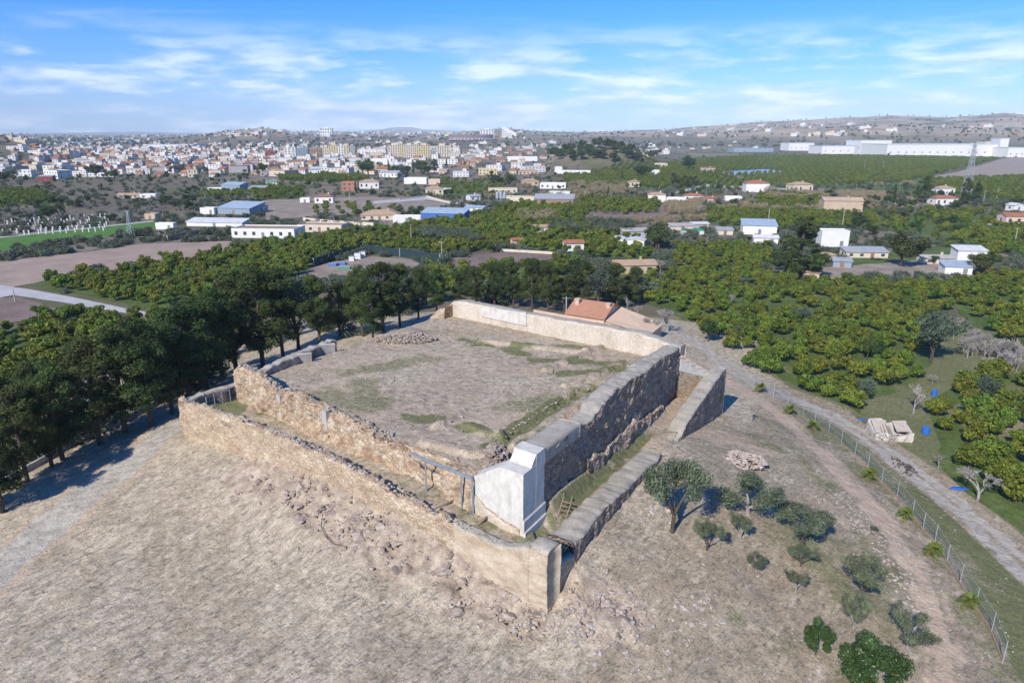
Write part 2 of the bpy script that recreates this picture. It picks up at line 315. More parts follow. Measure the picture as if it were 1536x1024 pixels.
def H(x, y):
    h = HILL(x, y); k = ss(0.2, 2.0, h)
    x = np.atleast_1d(x); y = np.atleast_1d(y)
    return h + k * (0.28 * fbm(x / 6, y / 6, 0, 4, 3) + 0.05 * fbm(x * 1.1, y * 1.1, 0, 3, 9))
def gp(px, py):
    z = 0.0
    for _ in range(14):
        p = at(px, py, z); z = .5 * z + .5 * float(HILL(p[0], p[1])[0])
    p = at(px, py, z); return (p[0], p[1], float(H(p[0], p[1])[0]))
def PX(lst, z=0.0): return [at(a, b, z)[:2] for a, b in lst]
def GP(lst): return [gp(a, b)[:2] for a, b in lst]

TRACK = GP([(1060, 545), (1100, 577), (1171, 622), (1228, 673), (1284, 736), (1341, 800), (1390, 880), (1415, 960), (1420, 1060)])
ROADR = GP([(960, 470), (1010, 495), (1060, 525), (1110, 562), (1170, 592), (1242, 620), (1300, 655), (1355, 696), (1410, 738), (1469, 787), (1540, 852), (1640, 940)])
ROADL = GP([(-120, 960), (0, 852), (60, 800), (130, 740), (200, 690), (250, 645), (285, 600), (350, 568), (430, 530), (480, 512)])
FENCE = GP([(1130, 578), (1160, 594), (1182, 607), (1205, 622), (1222, 634), (1243, 648), (1262, 664), (1282, 684), (1302, 700), (1322, 724), (1345, 746), (1368, 774), (1384, 794), (1402, 813), (1420, 843), (1440, 874), (1463, 910), (1487, 948), (1504, 992), (1530, 1040)])
# near ground ----------------------------------------------------------------
gx = np.arange(-95, 105.1, .38); gy = np.arange(22, 150.1, .38)
GX, GY = np.meshgrid(gx, gy); GZ = H(GX, GY)
castle = [tuple(P0 + DA * 1 + DB * 1), tuple(PB + DA * 1 - DB * .5), tuple(PB + DA * 6), tuple(LL), tuple(FF), tuple(RR), tuple(BC - DA), tuple(P0 + DA * 2)]
# rock outcrop in front of the outer wall
oc = GP([(385, 700), (450, 735), (520, 775), (600, 815), (700, 868), (790, 925)])
dro = dist_line(GX, GY, oc)
rockm = ss(3.6, .8, dro + 1.8 * fbm(GX / 3, GY / 3, 0, 4, 5)) * ss(-48, -30, GX)
oc2 = GP([(880, 890), (930, 930)]); oc3 = GP([(1040, 915), (1060, 900)])
rockm = np.maximum(rockm, .8 * ss(3.2, .8, dist_line(GX, GY, oc2) + 1.4 * fbm(GX / 2, GY / 2, 0, 3, 6)))
rid = 1 - np.abs(fbm(GX * .5 + GY * .3, GY * .5 - GX * .3, 0, 4, 21)) * 2
GZ = GZ + rockm * (.5 * rid * np.clip(1 - dro / 4, .25, 1) + 1.0 * fbm(GX * .7, GY * .7, 0, 4, 31, .7) + .25 * np.abs(fbm(GX * 1.9, GY * 1.2, 0, 3, 33)) - .3)
edge = np.minimum.reduce([GX + 95, 105 - GX, GY - 22, 150 - GY]); GZ -= ss(3, 0, edge) * .3
nx, ny = len(gx), len(gy)
idx = np.arange(nx * ny).reshape(ny, nx)
Q = np.stack([idx[:-1, :-1], idx[:-1, 1:], idx[1:, 1:], idx[1:, :-1]], -1).reshape(-1, 4)
x_, y_ = GX, GY
g1 = fbm(x_ / 7, y_ / 7, 0, 5, 41); g2 = fbm(x_ / 2.2, y_ / 2.2, 0, 4, 43)
right = ss(0, 8, x_ * NA[0] + y_ * NA[1] - (P0 @ NA))
green = np.clip(.10 + .55 * ss(-.05, .45, g1 + .4 * g2) * right, 0, 1)
dF = dist_line(x_, y_, FENCE); dR = dist_line(x_, y_, ROADR); dT = dist_line(x_, y_, TRACK); dL = dist_line(x_, y_, ROADL)
beyond = ss(.5, 2.5, (x_ - y_ * 0) * 0 + dF) * (dR < 9)
green = np.maximum(green, .95 * ss(7.5, 2, dF) * ss(-.25, .2, g2) * ss(0, 1.5, dR - 2.2) * (dist_line(x_, y_, ROADR) < dist_line(x_, y_, TRACK)))
green = np.maximum(green, .7 * ss(2.2, 4, dT) * ss(7, 3, dT) * ss(0, .35, g1 + .3))
HZ0 = HILL(GX, GY)
fx_ = np.interp(y_, [p[1] for p in FENCE][::-1], [p[0] for p in FENCE][::-1])
strip = ss(.2, 1.0, x_ - fx_) * ss(1.6, 2.8, dR) * (dR < 14) * (y_ < FENCE[0][1]) * (x_ < np.interp(y_, [p[1] for p in ROADR][::-1], [p[0] for p in ROADR][::-1]))
green = np.maximum(green, strip * (.62 + .4 * ss(-.4, .4, g1 + .5 * g2)))
green = np.maximum(green, .62 * right * ss(-.1, .5, fbm(x_ / 3.5 + 9, y_ / 5, 0, 5, 63)) * (HILL(x_, y_) > .5))
orch = ss(.25, .02, HZ0) * ss(2.4, 4.0, dR)
green = np.maximum(green, orch * (.72 + .35 * ss(-.2, .2, g1)))
green *= ss(1.0, 2.0, dT) * ss(1.3, 2.6, dR) * ss(1.2, 2.4, dL)
dirt = np.maximum(ss(2.2, .6, dT + .8 * g2), .6 * ss(5, 2.6, dL + 1.5 * g2)) * (1 - .6 * ss(.45, .1, np.abs(dT - .75)) * ss(-.4, .2, g2))
roadm = np.maximum(ss(2.4, .9, dR + 1.2 * g2) * (1 - .7 * ss(.6, .1, dR + .4 * g2)), ss(2.8, 1.8, dL + .5 * g2))
wild = [at(a, b, 4.5)[:2] for a, b in ((1060, 690), (1110, 690))]
dirt = np.maximum(dirt, .9 * ss(4.5, 1.0, dist_line(x_, y_, GP([(1040, 650), (1085, 655), (1130, 668)])) + 1.5 * g2))
front = (1 - right)
pale = front * (.40 + .6 * ss(-.25, .4, fbm(x_ / 4.5, y_ / 9, 0, 5, 51)))
M_G = bpy.data.materials.new('dry_hill_ground'); M_G.use_nodes = True
def ground_mat(m):
    t = m.node_tree; LK = t.links.new; b = t.nodes['Principled BSDF']; b.inputs['Roughness'].default_value = .95; b.inputs['Specular IOR Level'].default_value = .1
    geo = N(t, 'ShaderNodeNewGeometry'); P = geo.outputs['Position']
    def ns(s, d=6, r=.6, st=(1, 1, 1), dist=0):
        mpn = N(t, 'ShaderNodeMapping'); mpn.inputs['Scale'].default_value = st; LK(P, mpn.inputs[0])
        n = N(t, 'ShaderNodeTexNoise', i={'Scale': s, 'Detail': d, 'Roughness': r, 'Distortion': dist}); LK(mpn.outputs[0], n.inputs['Vector']); return n.outputs[0]
    def mix(f, a, c, bt='MIX'):
        mx = N(t, 'ShaderNodeMix', data_type='RGBA', blend_type=bt)
        if isinstance(f, float): mx.inputs['Factor'].default_value = f
        else: LK(f, mx.inputs['Factor'])
        for s_, k in ((a, 6), (c, 7)):
            if isinstance(s_, tuple): mx.inputs[k].default_value = (*s_, 1)
            else: LK(s_, mx.inputs[k])
        return mx.outputs[2]
    def att(nm): return N(t, 'ShaderNodeAttribute', attribute_name=nm).outputs['Fac']
    def soft(a, n, lo, hi):                          # attribute broken up by noise
        s1 = N(t, 'ShaderNodeMath', operation='ADD'); LK(a, s1.inputs[0]); LK(n, s1.inputs[1])
        mr = N(t, 'ShaderNodeMapRange', interpolation_type='SMOOTHSTEP', i={'From Min': lo, 'From Max': hi}); LK(s1.outputs[0], mr.inputs[0]); return mr.outputs[0]
    base = ramp(t, ns(.35, 8), [(.3, (.27, .225, .165)), (.5, (.365, .31, .235)), (.7, (.44, .385, .30))])
    palec = ramp(t, ns(1.4, 8), [(.3, (.41, .36, .285)), (.6, (.53, .475, .385)), (.75, (.60, .545, .455))])
    c = mix(soft(att('pale'), ns(.9, 8, .7, (1, .6, 1), .6), .66, 1.1), base, palec)
    grey = ramp(t, ns(1.1, 8, .72, (1, 1, 1), .8), [(.42, 1.0), (.62, 0.0)])
    gm = N(t, 'ShaderNodeMath', operation='MULTIPLY', i={1: .45}); LK(grey, gm.inputs[0])
    c = mix(gm.outputs[0], c, (.17, .15, .115))
    def streak(rot, s, st, lo, hi, col_, f):
        m1_ = N(t, 'ShaderNodeMapping'); m1_.inputs['Rotation'].default_value = (0, 0, rot); LK(P, m1_.inputs[0]); m2_ = N(t, 'ShaderNodeMapping'); m2_.inputs['Scale'].default_value = st; LK(m1_.outputs[0], m2_.inputs[0])
        n_s = N(t, 'ShaderNodeTexNoise', i={'Scale': s, 'Detail': 9, 'Roughness': .68, 'Distortion': .35}); LK(m2_.outputs[0], n_s.inputs['Vector']); q_ = ramp(t, n_s.outputs[0], [(lo, 0.0), (hi, f)]); return mix(q_, c, col_)
    c = streak(-.95, 1.5, (.30, 1.3, 1), .51, .59, (.21, .19, .155), .55)
    c = streak(-.75, 2.6, (.5, 1.5, 1), .54, .60, (.13, .12, .095), .7)
    c = streak(-.85, .9, (.5, 1.2, 1), .56, .66, (.52, .475, .40), .6)
    c = streak(-.2, 5.0, (1, 1, 1), .56, .66, (.14, .14, .08), .5)
    dc = ramp(t, ns(1.2, 6), [(.3, (.36, .285, .215)), (.7, (.47, .39, .31))])
    c = mix(soft(att('dirt'), ns(2.5, 5), .85, 1.25), c, dc)
    rdc = ramp(t, ns(.9, 8, .7), [(.3, (.23, .22, .19)), (.5, (.36, .34, .305)), (.7, (.47, .45, .41))]); c = mix(soft(att('road'), ns(2.5, 5), .8, 1.2), c, rdc)
    rc = ramp(t, ns(1.0, 8, .65), [(.3, (.19, .155, .13)), (.5, (.33, .28, .23)), (.7, (.47, .415, .345))])
    c = mix(soft(att('rock'), ns(2, 6), .75, 1.15), c, rc)
    gc = ramp(t, ns(1.7, 6), [(.3, (.085, .10, .045)), (.6, (.12, .145, .055)), (.75, (.17, .18, .09))])
    gq = N(t, 'ShaderNodeMath', operation='MULTIPLY', i={1: .85}); LK(soft(att('green'), ns(2.2, 9, .8), .86, 1.3), gq.inputs[0]); c = mix(gq.outputs[0], c, gc)
    fine = ramp(t, ns(7, 5, .65), [(.32, .72), (.5, 1.0), (.68, 1.18)]); c = mix(1.0, c, fine, 'MULTIPLY')
    v = N(t, 'ShaderNodeTexVoronoi', feature='F1', i={'Scale': 3.2, 'Randomness': 1.0}); LK(P, v.inputs['Vector'])
    st = ramp(t, v.outputs['Distance'], [(.06, 1.0), (.13, 0.0)]); vs = N(t, 'ShaderNodeMath', operation='MULTIPLY'); LK(st, vs.inputs[0])
    vr = N(t, 'ShaderNodeSeparateColor'); LK(v.outputs['Color'], vr.inputs[0]); vk = ramp(t, vr.outputs[0], [(.72, 0.0), (.78, .8)]); LK(vk, vs.inputs[1])
    c = mix(vs.outputs[0], c, (.56, .52, .47))
    c = mix(1.0, c, (1.06, 1.01, .93), 'MULTIPLY')
    LK(c, b.inputs['Base Color'])
    a1 = N(t, 'ShaderNodeMath', operation='MULTIPLY_ADD', i={1: .16}); LK(ns(5, 5, .6), a1.inputs[0]); LK(ns(1.0, 7, .6), a1.inputs[2])
    bp = N(t, 'ShaderNodeBump', i={'Strength': 1.0, 'Distance': .26}); LK(a1.outputs[0], bp.inputs['Height']); LK(bp.outputs[0], b.inputs['Normal'])
ground_mat(M_G)
Vn = np.stack([GX, GY, GZ], -1).reshape(-1, 3)
ng = mk('hilltop_ground', Vn, Q, M_G, smooth=True, attrs={'green': green.ravel(), 'dirt': dirt.ravel(), 'pale': pale.ravel(), 'rock': rockm.ravel(), 'road': roadm.ravel()})
tag(ng, kind='structure')

# far ground ------------------------------------------------------------------
def skyline(px, pts): return np.interp(px, [p[0] for p in pts], [p[1] for p in pts])
def far_h(x, y):
    r = np.hypot(x, y); ang = 768 + 1024 * (x / np.maximum(y, 1)) / .956
    ang = np.clip(ang, -1500, 3000)
    def ridge(rc, w_in, w_out, prof, sd, rough):
        # prof: crest height in picture rows above the horizon line
        h = CZ + np.interp(ang, [p[0] for p in prof], [p[1] for p in prof]) / 1024 * rc
        h = np.maximum(h, 0)
        s = np.where(r < rc, ss(rc - w_in, rc, r), ss(rc + w_out, rc, r))
        return h * s * (1 + rough * fbm(x / (w_in * .35), y / (w_in * .35), 0, 5, sd)) * 1.0
    z = ridge(5200, 2600, 1500, [(-1500, 5), (0, -2), (150, -5), (230, -4), (300, -4), (345, 2), (400, 4), (440, 0), (520, 2), (600, 0), (680, 0), (760, 6), (800, 2), (850, 2), (920, 2), (1000, 4), (1080, 9), (1150, 15), (1250, 20), (1330, 22), (1420, 18), (1500, 22), (1536, 20), (3000, 20)], 3, .22)
    z = np.maximum(z, ridge(3100, 900, 900, [(-1500, -12), (250, -9), (330, -1), (400, 3), (450, -6), (600, -9), (700, -3), (760, 2), (810, -2), (850, -3), (900, 1), (960, -2), (1050, -4), (1150, 2), (1300, 6), (1536, 2), (3000, 0)], 9, .3))
    z = np.maximum(z, ridge(1350, 420, 500, [(-1500, 30), (-300, 25), (-100, 12), (0, -3), (40, -9), (90, -22), (140, -38), (3000, -40)], 5, .12))
    z = np.maximum(z, ridge(900, 130, 120, [(-1500, -60), (800, -60), (830, -32), (870, -20), (900, -17), (940, -22), (985, -40), (1020, -60), (3000, -60)], 15, .06))
    z = z + ss(1500, 4000, r) * 14 * (fbm(x / 500, y / 500, 0, 5, 77) + .15)
    z = np.maximum(z, 0) * ss(350, 800, r)
    return z
ang_ = np.radians(np.linspace(-62, 62, 620)); rr_ = np.exp(np.linspace(np.log(18), np.log(15500), 620))
AG, RG = np.meshgrid(ang_, rr_); FX = RG * np.sin(AG); FY = RG * np.cos(AG)
FZ = far_h(FX, FY) + H(FX, FY)
innear = (FX > -94) & (FX < 104) & (FY > 23) & (FY < 149); FZ = np.where(innear, FZ - 2.5, FZ - .12)
ix = np.arange(FX.size).reshape(FX.shape); Q2 = np.stack([ix[:-1, :-1], ix[:-1, 1:], ix[1:, 1:], ix[1:, :-1]], -1).reshape(-1, 4)
M_F = bpy.data.materials.new('valley_ground'); M_F.use_nodes = True
def far_mat(m):
    t = m.node_tree; LK = t.links.new; b = t.nodes['Principled BSDF']; b.inputs['Roughness'].default_value = .95; b.inputs['Specular IOR Level'].default_value = .1
    P = N(t, 'ShaderNodeNewGeometry').outputs['Position']
    def ns(s, d=6, r=.6):
        n = N(t, 'ShaderNodeTexNoise', i={'Scale': s, 'Detail': d, 'Roughness': r}); LK(P, n.inputs['Vector']); return n
    mp = N(t, 'ShaderNodeMapping'); mp.inputs['Rotation'].default_value = (0, 0, .4); mp.inputs['Scale'].default_value = (1, .6, 0); LK(P, mp.inputs[0])
    wn = ns(.01, 3); mv = N(t, 'ShaderNodeVectorMath', operation='MULTIPLY_ADD'); LK(wn.outputs['Color'], mv.inputs[0]); mv.inputs[1].default_value = (50, 50, 0); LK(mp.outputs[0], mv.inputs[2])
    v = N(t, 'ShaderNodeTexVoronoi', feature='F1', distance='CHEBYCHEV', i={'Scale': .012}); LK(mv.outputs[0], v.inputs['Vector'])
    s = N(t, 'ShaderNodeSeparateColor'); LK(v.outputs['Color'], s.inputs[0])
    cells = ramp(t, s.outputs[0], [(0, (.075, .085, .04)), (.25, (.15, .125, .09)), (.45, (.10, .11, .045)), (.6, (.22, .175, .13)), (.75, (.13, .105, .085)), (.9, (.27, .22, .165))], 'CONSTANT')
    nz = ramp(t, ns(.06, 8).outputs[0], [(.3, (.075, .085, .04)), (.5, (.14, .125, .085)), (.7, (.21, .175, .125))])
    mx = N(t, 'ShaderNodeMix', data_type='RGBA'); mx.inputs['Factor'].default_value = .5; LK(cells, mx.inputs[6]); LK(nz, mx.inputs[7])
    # hills: bare tan slopes with dark scrub
    sx = N(t, 'ShaderNodeSeparateXYZ'); LK(P, sx.inputs[0]); mr = N(t, 'ShaderNodeMapRange', i={'From Min': 8, 'From Max': 45}); LK(sx.outputs[2], mr.inputs[0])
    hc = ramp(t, ns(.004, 9, .62).outputs[0], [(.40, (.08, .09, .05)), (.47, (.24, .19, .13)), (.6, (.38, .30, .21)), (.7, (.29, .23, .165))])
    m2 = N(t, 'ShaderNodeMix', data_type='RGBA'); LK(mr.outputs[0], m2.inputs['Factor']); LK(mx.outputs[2], m2.inputs[6]); LK(hc, m2.inputs[7])
    LK(m2.outputs[2], b.inputs['Base Color'])
    bp = N(t, 'ShaderNodeBump', i={'Distance': 12.0}); LK(ns(.012, 8, .65).outputs[0], bp.inputs['Height'])
far_mat(M_F)
fg = mk('ground', np.stack([FX, FY, FZ], -1).reshape(-1, 3), Q2, M_F, smooth=True); tag(fg, kind='structure')
def ridge_at(px, py, r0=1500, r1=6000):             # where the far slopes are seen in a given direction
    x, y = at(px, 230, 0)[:2]; k = math.hypot(x, y); rr = np.linspace(r0, r1, 500); xx, yy = x / k * rr, y / k * rr; zz_ = far_h(xx, yy)
    q = 512 - F * (yy * sin(PT) + (zz_ - CZ) * cos(PT)) / (yy * cos(PT) - (zz_ - CZ) * sin(PT)); i = int(np.argmin(np.where(q <= py, 0, q - py)))
    return (float(xx[i]), float(yy[i]), float(zz_[i]))
# distant blue mountain
def mountain(px0, px1, crest, r, hpx, name, sd):
    n = 70; V = []; Fs = []
    for j, (k, q) in enumerate(((0, -2600), (.55, -1200), (1, 0), (.6, 1200), (0, 2600))):
        for i in range(n):
            u = i / (n - 1); px = px0 + (px1 - px0) * u; y = (r + q); x = (px - 768) / 1024 * r * .956
            e = np.interp(px, [px0, crest - 25, crest, crest + 35, px1], [0, .75, 1, .6, 0])
            hh = CZ * 1 + hpx / 1024 * r * e * (1 + .25 * float(fbm(np.array([u * 9]), np.array([k * 3.]), 0, 4, sd)[0]))
            V.append((x, y, hh * k if k > 0 else -5))
    for j in range(4):
        for i in range(n - 1): Fs.append((j * n + i, j * n + i + 1, (j + 1) * n + i + 1, (j + 1) * n + i))
    o = mk(name, V, Fs, M_F, smooth=True); tag(o, kind='structure')
mountain(520, 740, 605, 13000, 9, 'mountain', 3); mountain(60, 330, 190, 12500, 2, 'mountain', 8); mountain(1180, 2100, 1480, 12500, 22, 'mountain', 12)

# field and road sheets -----------------------------------------------------
ZL = [0.03]
def sheet(name, px, m, z=None, world=False, ragged=.6, step=5):
    poly = [np.array(p) for p in (px if world else PX(px))]
    out = []
    for a, b in zip(poly, poly[1:] + poly[:1]):
        L_ = np.linalg.norm(b - a); k = max(1, int(L_ / step))
        for i in range(k):
            p = a + (b - a) * i / k; out.append(p + (ragged * np.array([random.uniform(-1, 1), random.uniform(-1, 1)]) if i else 0))
    ZL[0] += .005; zz_ = ZL[0] if z is None else z
    import mathutils.geometry as mg
    tri = mg.tessellate_polygon([[Vector((p[0], p[1], 0)) for p in out]])
    o = mk(name, [(p[0], p[1], zz_) for p in out], [tuple(t) for t in tri], m)
    if o.data.polygons[0].normal.z < 0: o.data.flip_normals()
    tag(o, kind='structure'); return o
def row_mat(name, c1, c2, ang, sc, w_=.5):
    m = bpy.data.materials.new(name); m.use_nodes = True; t = m.node_tree; LK = t.links.new; b = t.nodes['Principled BSDF']; b.inputs['Roughness'].default_value = .95
    P = N(t, 'ShaderNodeNewGeometry').outputs['Position']; mp = N(t, 'ShaderNodeMapping'); mp.inputs['Rotation'].default_value = (0, 0, ang); LK(P, mp.inputs[0])
    wv = N(t, 'ShaderNodeTexWave', wave_type='BANDS', bands_direction='X', i={'Scale': sc, 'Distortion': 1.0, 'Detail': 3, 'Detail Scale': .4}); LK(mp.outputs[0], wv.inputs['Vector'])
    n = N(t, 'ShaderNodeTexNoise', i={'Scale': .12, 'Detail': 8}); LK(P, n.inputs['Vector'])
    ad = N(t, 'ShaderNodeMath', operation='MULTIPLY_ADD', i={1: .35}); LK(wv.outputs['Fac'], ad.inputs[0]); LK(n.outputs[0], ad.inputs[2])
    LK(ramp(t, ad.outputs[0], [(.35, c1), (.95, c2)]), b.inputs['Base Color']); return m
M_PLOUGH = row_mat('ploughed_soil', (.23, .165, .12), (.36, .275, .21), .95, .12)
M_CROP = mat('green_crop', [(0.3, (.06, .14, .022)), (0.7, (.10, .20, .035))], .15, 7, coord='pos', bump=.1, bscale=2)
M_SOIL = mat('bare_soil', [(0.3, (.19, .15, .115)), (0.5, (.27, .22, .17)), (0.7, (.34, .28, .22))], .12, 8, coord='pos', fine=(1.2, .8, 1.12))
M_PURP = mat('purple_brown_soil', [(0.3, (.16, .115, .095)), (0.7, (.24, .18, .15))], .15, 8, coord='pos', fine=(1.5, .75, 1.15))
M_SCRUB = mat('grey_brown_fallow', [(0.3, (.11, .10, .07)), (0.5, (.17, .15, .115)), (0.7, (.25, .215, .17))], .08, 8, coord='pos', fine=(.8, .7, 1.2))
M_GRASS = mat('orchard_grass', [(0.3, (.055, .08, .022)), (0.55, (.09, .13, .03)), (0.72, (.17, .15, .09))], .12, 8, coord='pos', fine=(1, .7, 1.2))
M_ROADM = mat('pale_road', [(0.3, (.36, .35, .34)), (0.7, (.47, .46, .45))], .2, 7, coord='pos', fine=(2, .9, 1.05))
sheet('field', [(-200, 395), (0, 392), (110, 380), (210, 366), (350, 361), (352, 372), (300, 384), (200, 400), (120, 412), (0, 434), (-150, 450)], M_PLOUGH)
sheet('field', [(-200, 372), (0, 357), (236, 332), (238, 343), (185, 352), (60, 368), (0, 376), (-200, 400)], M_CROP)
sheet('field', [(-200, 400), (0, 376), (185, 352), (300, 350), (345, 360), (210, 366), (110, 380), (0, 392), (-200, 396)], M_SCRUB)
sheet('field', [(-150, 470), (-20, 447), (30, 446), (95, 466), (60, 478), (0, 486), (-150, 510)], M_PURP)
sheet('field', [(-100, 345), (0, 333), (150, 322), (240, 322), (235, 331), (0, 355), (-150, 368)], M_SCRUB)
sheet('road', [(-200, 425), (0, 428), (45, 434), (110, 446), (185, 462), (240, 472), (230, 476), (170, 467), (90, 453), (20, 443), (-20, 450), (-200, 470)], M_ROADM, ragged=.15)
sheet('path', [(0, 355), (236, 330.5), (236, 332), (0, 357)], M_ROADM, ragged=.1)
sheet('field', [(395, 300), (560, 295), (620, 298), (670, 305), (660, 318), (600, 318), (520, 322), (400, 330)], M_SOIL)
sheet('field', [(480, 398), (545, 384), (620, 390), (640, 400), (560, 412), (470, 425), (430, 420)], M_SOIL)
sheet('field', [(670, 392), (740, 378), (800, 380), (850, 382), (800, 395), (720, 402), (672, 400)], M_PURP)
sheet('field', [(870, 318), (990, 306), (1060, 312), (1055, 326), (930, 334), (870, 328)], M_PURP)
sheet('field', [(1200, 405), (1440, 385), (1470, 398), (1460, 416), (1330, 416), (1240, 420)], M_SOIL)
sheet('field', [(760, 275), (840, 262), (900, 240), (800, 240), (740, 248), (640, 262), (700, 275)], M_SCRUB)
sheet('field', [(1385, 268), (1440, 257), (1505, 238), (1560, 234), (1650, 262), (1536, 264)], row_mat('young_vineyard_rows', (.20, .155, .12), (.33, .27, .20), .3, .045))
sheet('field', [(845, 262), (1040, 240), (1120, 233), (1300, 233), (1500, 237), (1440, 252), (1380, 268), (1560, 264), (1640, 310), (1480, 298), (1380, 290), (1200, 280), (1100, 285), (1000, 284), (940, 284), (850, 276)], M_GRASS)
sheet('road', [(1180, 283), (1060, 277), (1010, 288), (960, 300), (962, 302), (1015, 290), (1062, 279.5), (1180, 285)], M_ROADM, ragged=.1)
sheet('road', [(560, 302), (640, 296), (760, 316), (765, 319), (640, 300), (560, 306)], M_ROADM, ragged=.1)
sheet('road', [(1454, 332), (1600, 335), (1600, 342), (1450, 338)], M_ROADM, ragged=.1)
sheet('reservoir', [(1075, 258), (1150, 254), (1180, 258), (1100, 263)], plain('reservoir_cover', (.30, .38, .50), .3), ragged=0)

# ------------------------------------------------------------------ walls
def wall(name, A, B, thick, inn, base, top, mats, ds=.28, jag=.18, rough=.10, batter=0.0, parent=None, seed=1, capz=0.0, nt=6, undercut=0):
    """rough masonry wall; A-B is the outer face line, inn points to its inner side; base/top are (distance, height) lists"""
    A = np.array(A, float); B = np.array(B, float); Lw = np.linalg.norm(B - A); d = (B - A) / Lw; inn = np.array(inn, float)
    ns_ = max(3, int(Lw / ds)); s = np.linspace(0, Lw, ns_ + 1)
    bz = np.interp(s, [p[0] for p in base], [p[1] for p in base]); tz = np.interp(s, [p[0] for p in top], [p[1] for p in top])
    px, py = A[0] + d[0] * s, A[1] + d[1] * s
    tz = tz + jag * (1.2 * fbm(px * .45, py * .45, 0, 3, seed) + .5 * fbm(px * 2.3, py * 2.3, 0, 2, seed + 5))
    nz = max(3, int((np.max(tz - bz)) / ds))
    rows = []
    for j in range(nz + 1): rows.append((0.0, j / nz))
    for j in range(1, nt): rows.append((j / nt, 1.0))
    for j in range(nz + 1): rows.append((1.0, 1 - j / nz))
    V = []; 
    for (u, h) in rows:
        z = bz + (tz - bz) * h; off = thick * u
        bt = batter * (1 - h) * (-1 if u == 0 else (1 if u == 1 else 0))
        x = px + inn[0] * (off + bt); y = py + inn[1] * (off + bt)
        a = rough * (.9 if 0 < u < 1 else 1)
        nrm = -1 if u == 0 else (1 if u == 1 else 0)
        big = fbm(x * .55, y * .55, z * .55, 2, seed + 11); sm = fbm(x * 2.1, y * 2.1, z * 2.1, 3, seed + 2)
        dsp = a * (1.3 * big + 1.0 * sm)
        x = x + inn[0] * dsp * nrm; y = y + inn[1] * dsp * nrm
        z = z + (a * .9 * fbm(x * 1.4, y * 1.4, 5, 3, seed + 7) + capz * (1 - (2 * u - 1) ** 2) if 0 < u < 1 else 0)
        if h == 1.0 and u in (0.0, 1.0): z = z - .06 - .3 * rough
        V.append(np.stack([x, y, z], -1))
    V = np.array(V); nr = len(rows); V = V.reshape(-1, 3)
    id_ = np.arange(nr * (ns_ + 1)).reshape(nr, ns_ + 1)
    Qw = np.stack([id_[:-1, :-1], id_[:-1, 1:], id_[1:, 1:], id_[1:, :-1]], -1).reshape(-1, 4)
    fm = []
    for j in range(nr - 1):
        k = 0 if rows[j + 1][0] == 0 else (2 if rows[j][0] == 1 else 1)
        fm += [k] * ns_
    Fs = [tuple(q) for q in Qw.tolist()]
    Fs.append(tuple(id_[:, 0].tolist()[::-1])); Fs.append(tuple(id_[:, -1].tolist())); fm += [0, 0]
    if len(mats) == 2: mats = [mats[0], mats[1], mats[0]]
    o = mk(name, V, Fs, None, parent, False, mats=mats, fm=fm)
    if (inn[0] * d[1] - inn[1] * d[0]) < 0: o.data.flip_normals()
    o.data.polygons.foreach_set('use_smooth', [True] * len(Fs)); 
    return o
def prof(A, B, pix):                                # heights read along the wall line
    A = np.array(A); B = np.array(B); d = (B - A) / np.linalg.norm(B - A); r = []
    for p in pix:
        q = on_line(A, B, *p); r.append((float((np.array(q[:2]) - A) @ d), q[2]))
    return sorted(r)
def thing(name, label, cat, p, group=None): o = empty(name, p); return tag(o, label, cat, group)
# outer front curtain, from the near corner to the rounded left end
oc_t = thing('outer_curtain_wall', 'long low tan rubble outer wall facing the camera with ragged top and sheer near corner', 'castle wall', (P0[0], P0[1], 5))
def ch(o, par):                                     # parent while world coordinates stay
    o.parent = par; o.matrix_parent_inverse = Matrix.Translation(par.location).inverted(); return o
topf = prof(P0, PB, [(268, 601), (345, 626), (430, 658), (500, 690), (560, 722), (640, 765), (700, 797), (740, 816), (775, 832)])
Lf = float(np.linalg.norm(PB - P0))
ow = wall('curtain_wall', P0 + DB * 1.6, P0 + DB * 9.15, 1.0, -NB, [(0, 3.2), (9, 3.5)], [(0, 10.15), (.7, 9.95), (1.7, 9.45)] + [(s - 1.6, z) for s, z in topf if s > 4], [M_TANS, M_CAP, M_RUB], jag=.30, rough=.17, seed=3, ds=.2); ch(ow, oc_t)
ow = wall('curtain_wall', P0 + DB * 9.02, PB, .85, -NB, [(0, 3.2), (25, 4.0), (Lf, 4.0)], [(s - 9.02, z) for s, z in topf if s > 4], [M_TAN, M_RUB, M_RUB], jag=.5, rough=.21, seed=3, ds=.22); ch(ow, oc_t)
pier = wall('corner_pier', P0, P0 + DB * 1.8, 1.9, -NB, [(0, 3.2), (3, 3.2)], [(0, 10.3), (1.2, 10.3), (1.8, 10.1)], [M_TANS, M_CAP, M_TANS], ds=.14, jag=.16, rough=.15, seed=3, capz=.15); ch(pier, oc_t)
# rounded return at the left end
PB2 = PB + DA * 3 + DB * .6; PB3 = PB + DA * 8.5 + DB * .2
q = wall('return_wall', PB, PB2, 1.2, -DB, [(0, 4), (3, 4)], [(0, topf[-1][1]), (3, topf[-1][1] - .1)], [M_TAN, M_CAP, M_TAN], jag=.12, rough=.1, seed=13); ch(q, oc_t)
q = wall('return_wall', PB2, PB3, 1.0, -DB, [(0, 4), (3, 4)], [(0, topf[-1][1] - .1), (6, topf[-1][1] - .3)], [M_TAN, M_CAP, M_TAN], jag=.15, rough=.1, seed=14); ch(q, oc_t)
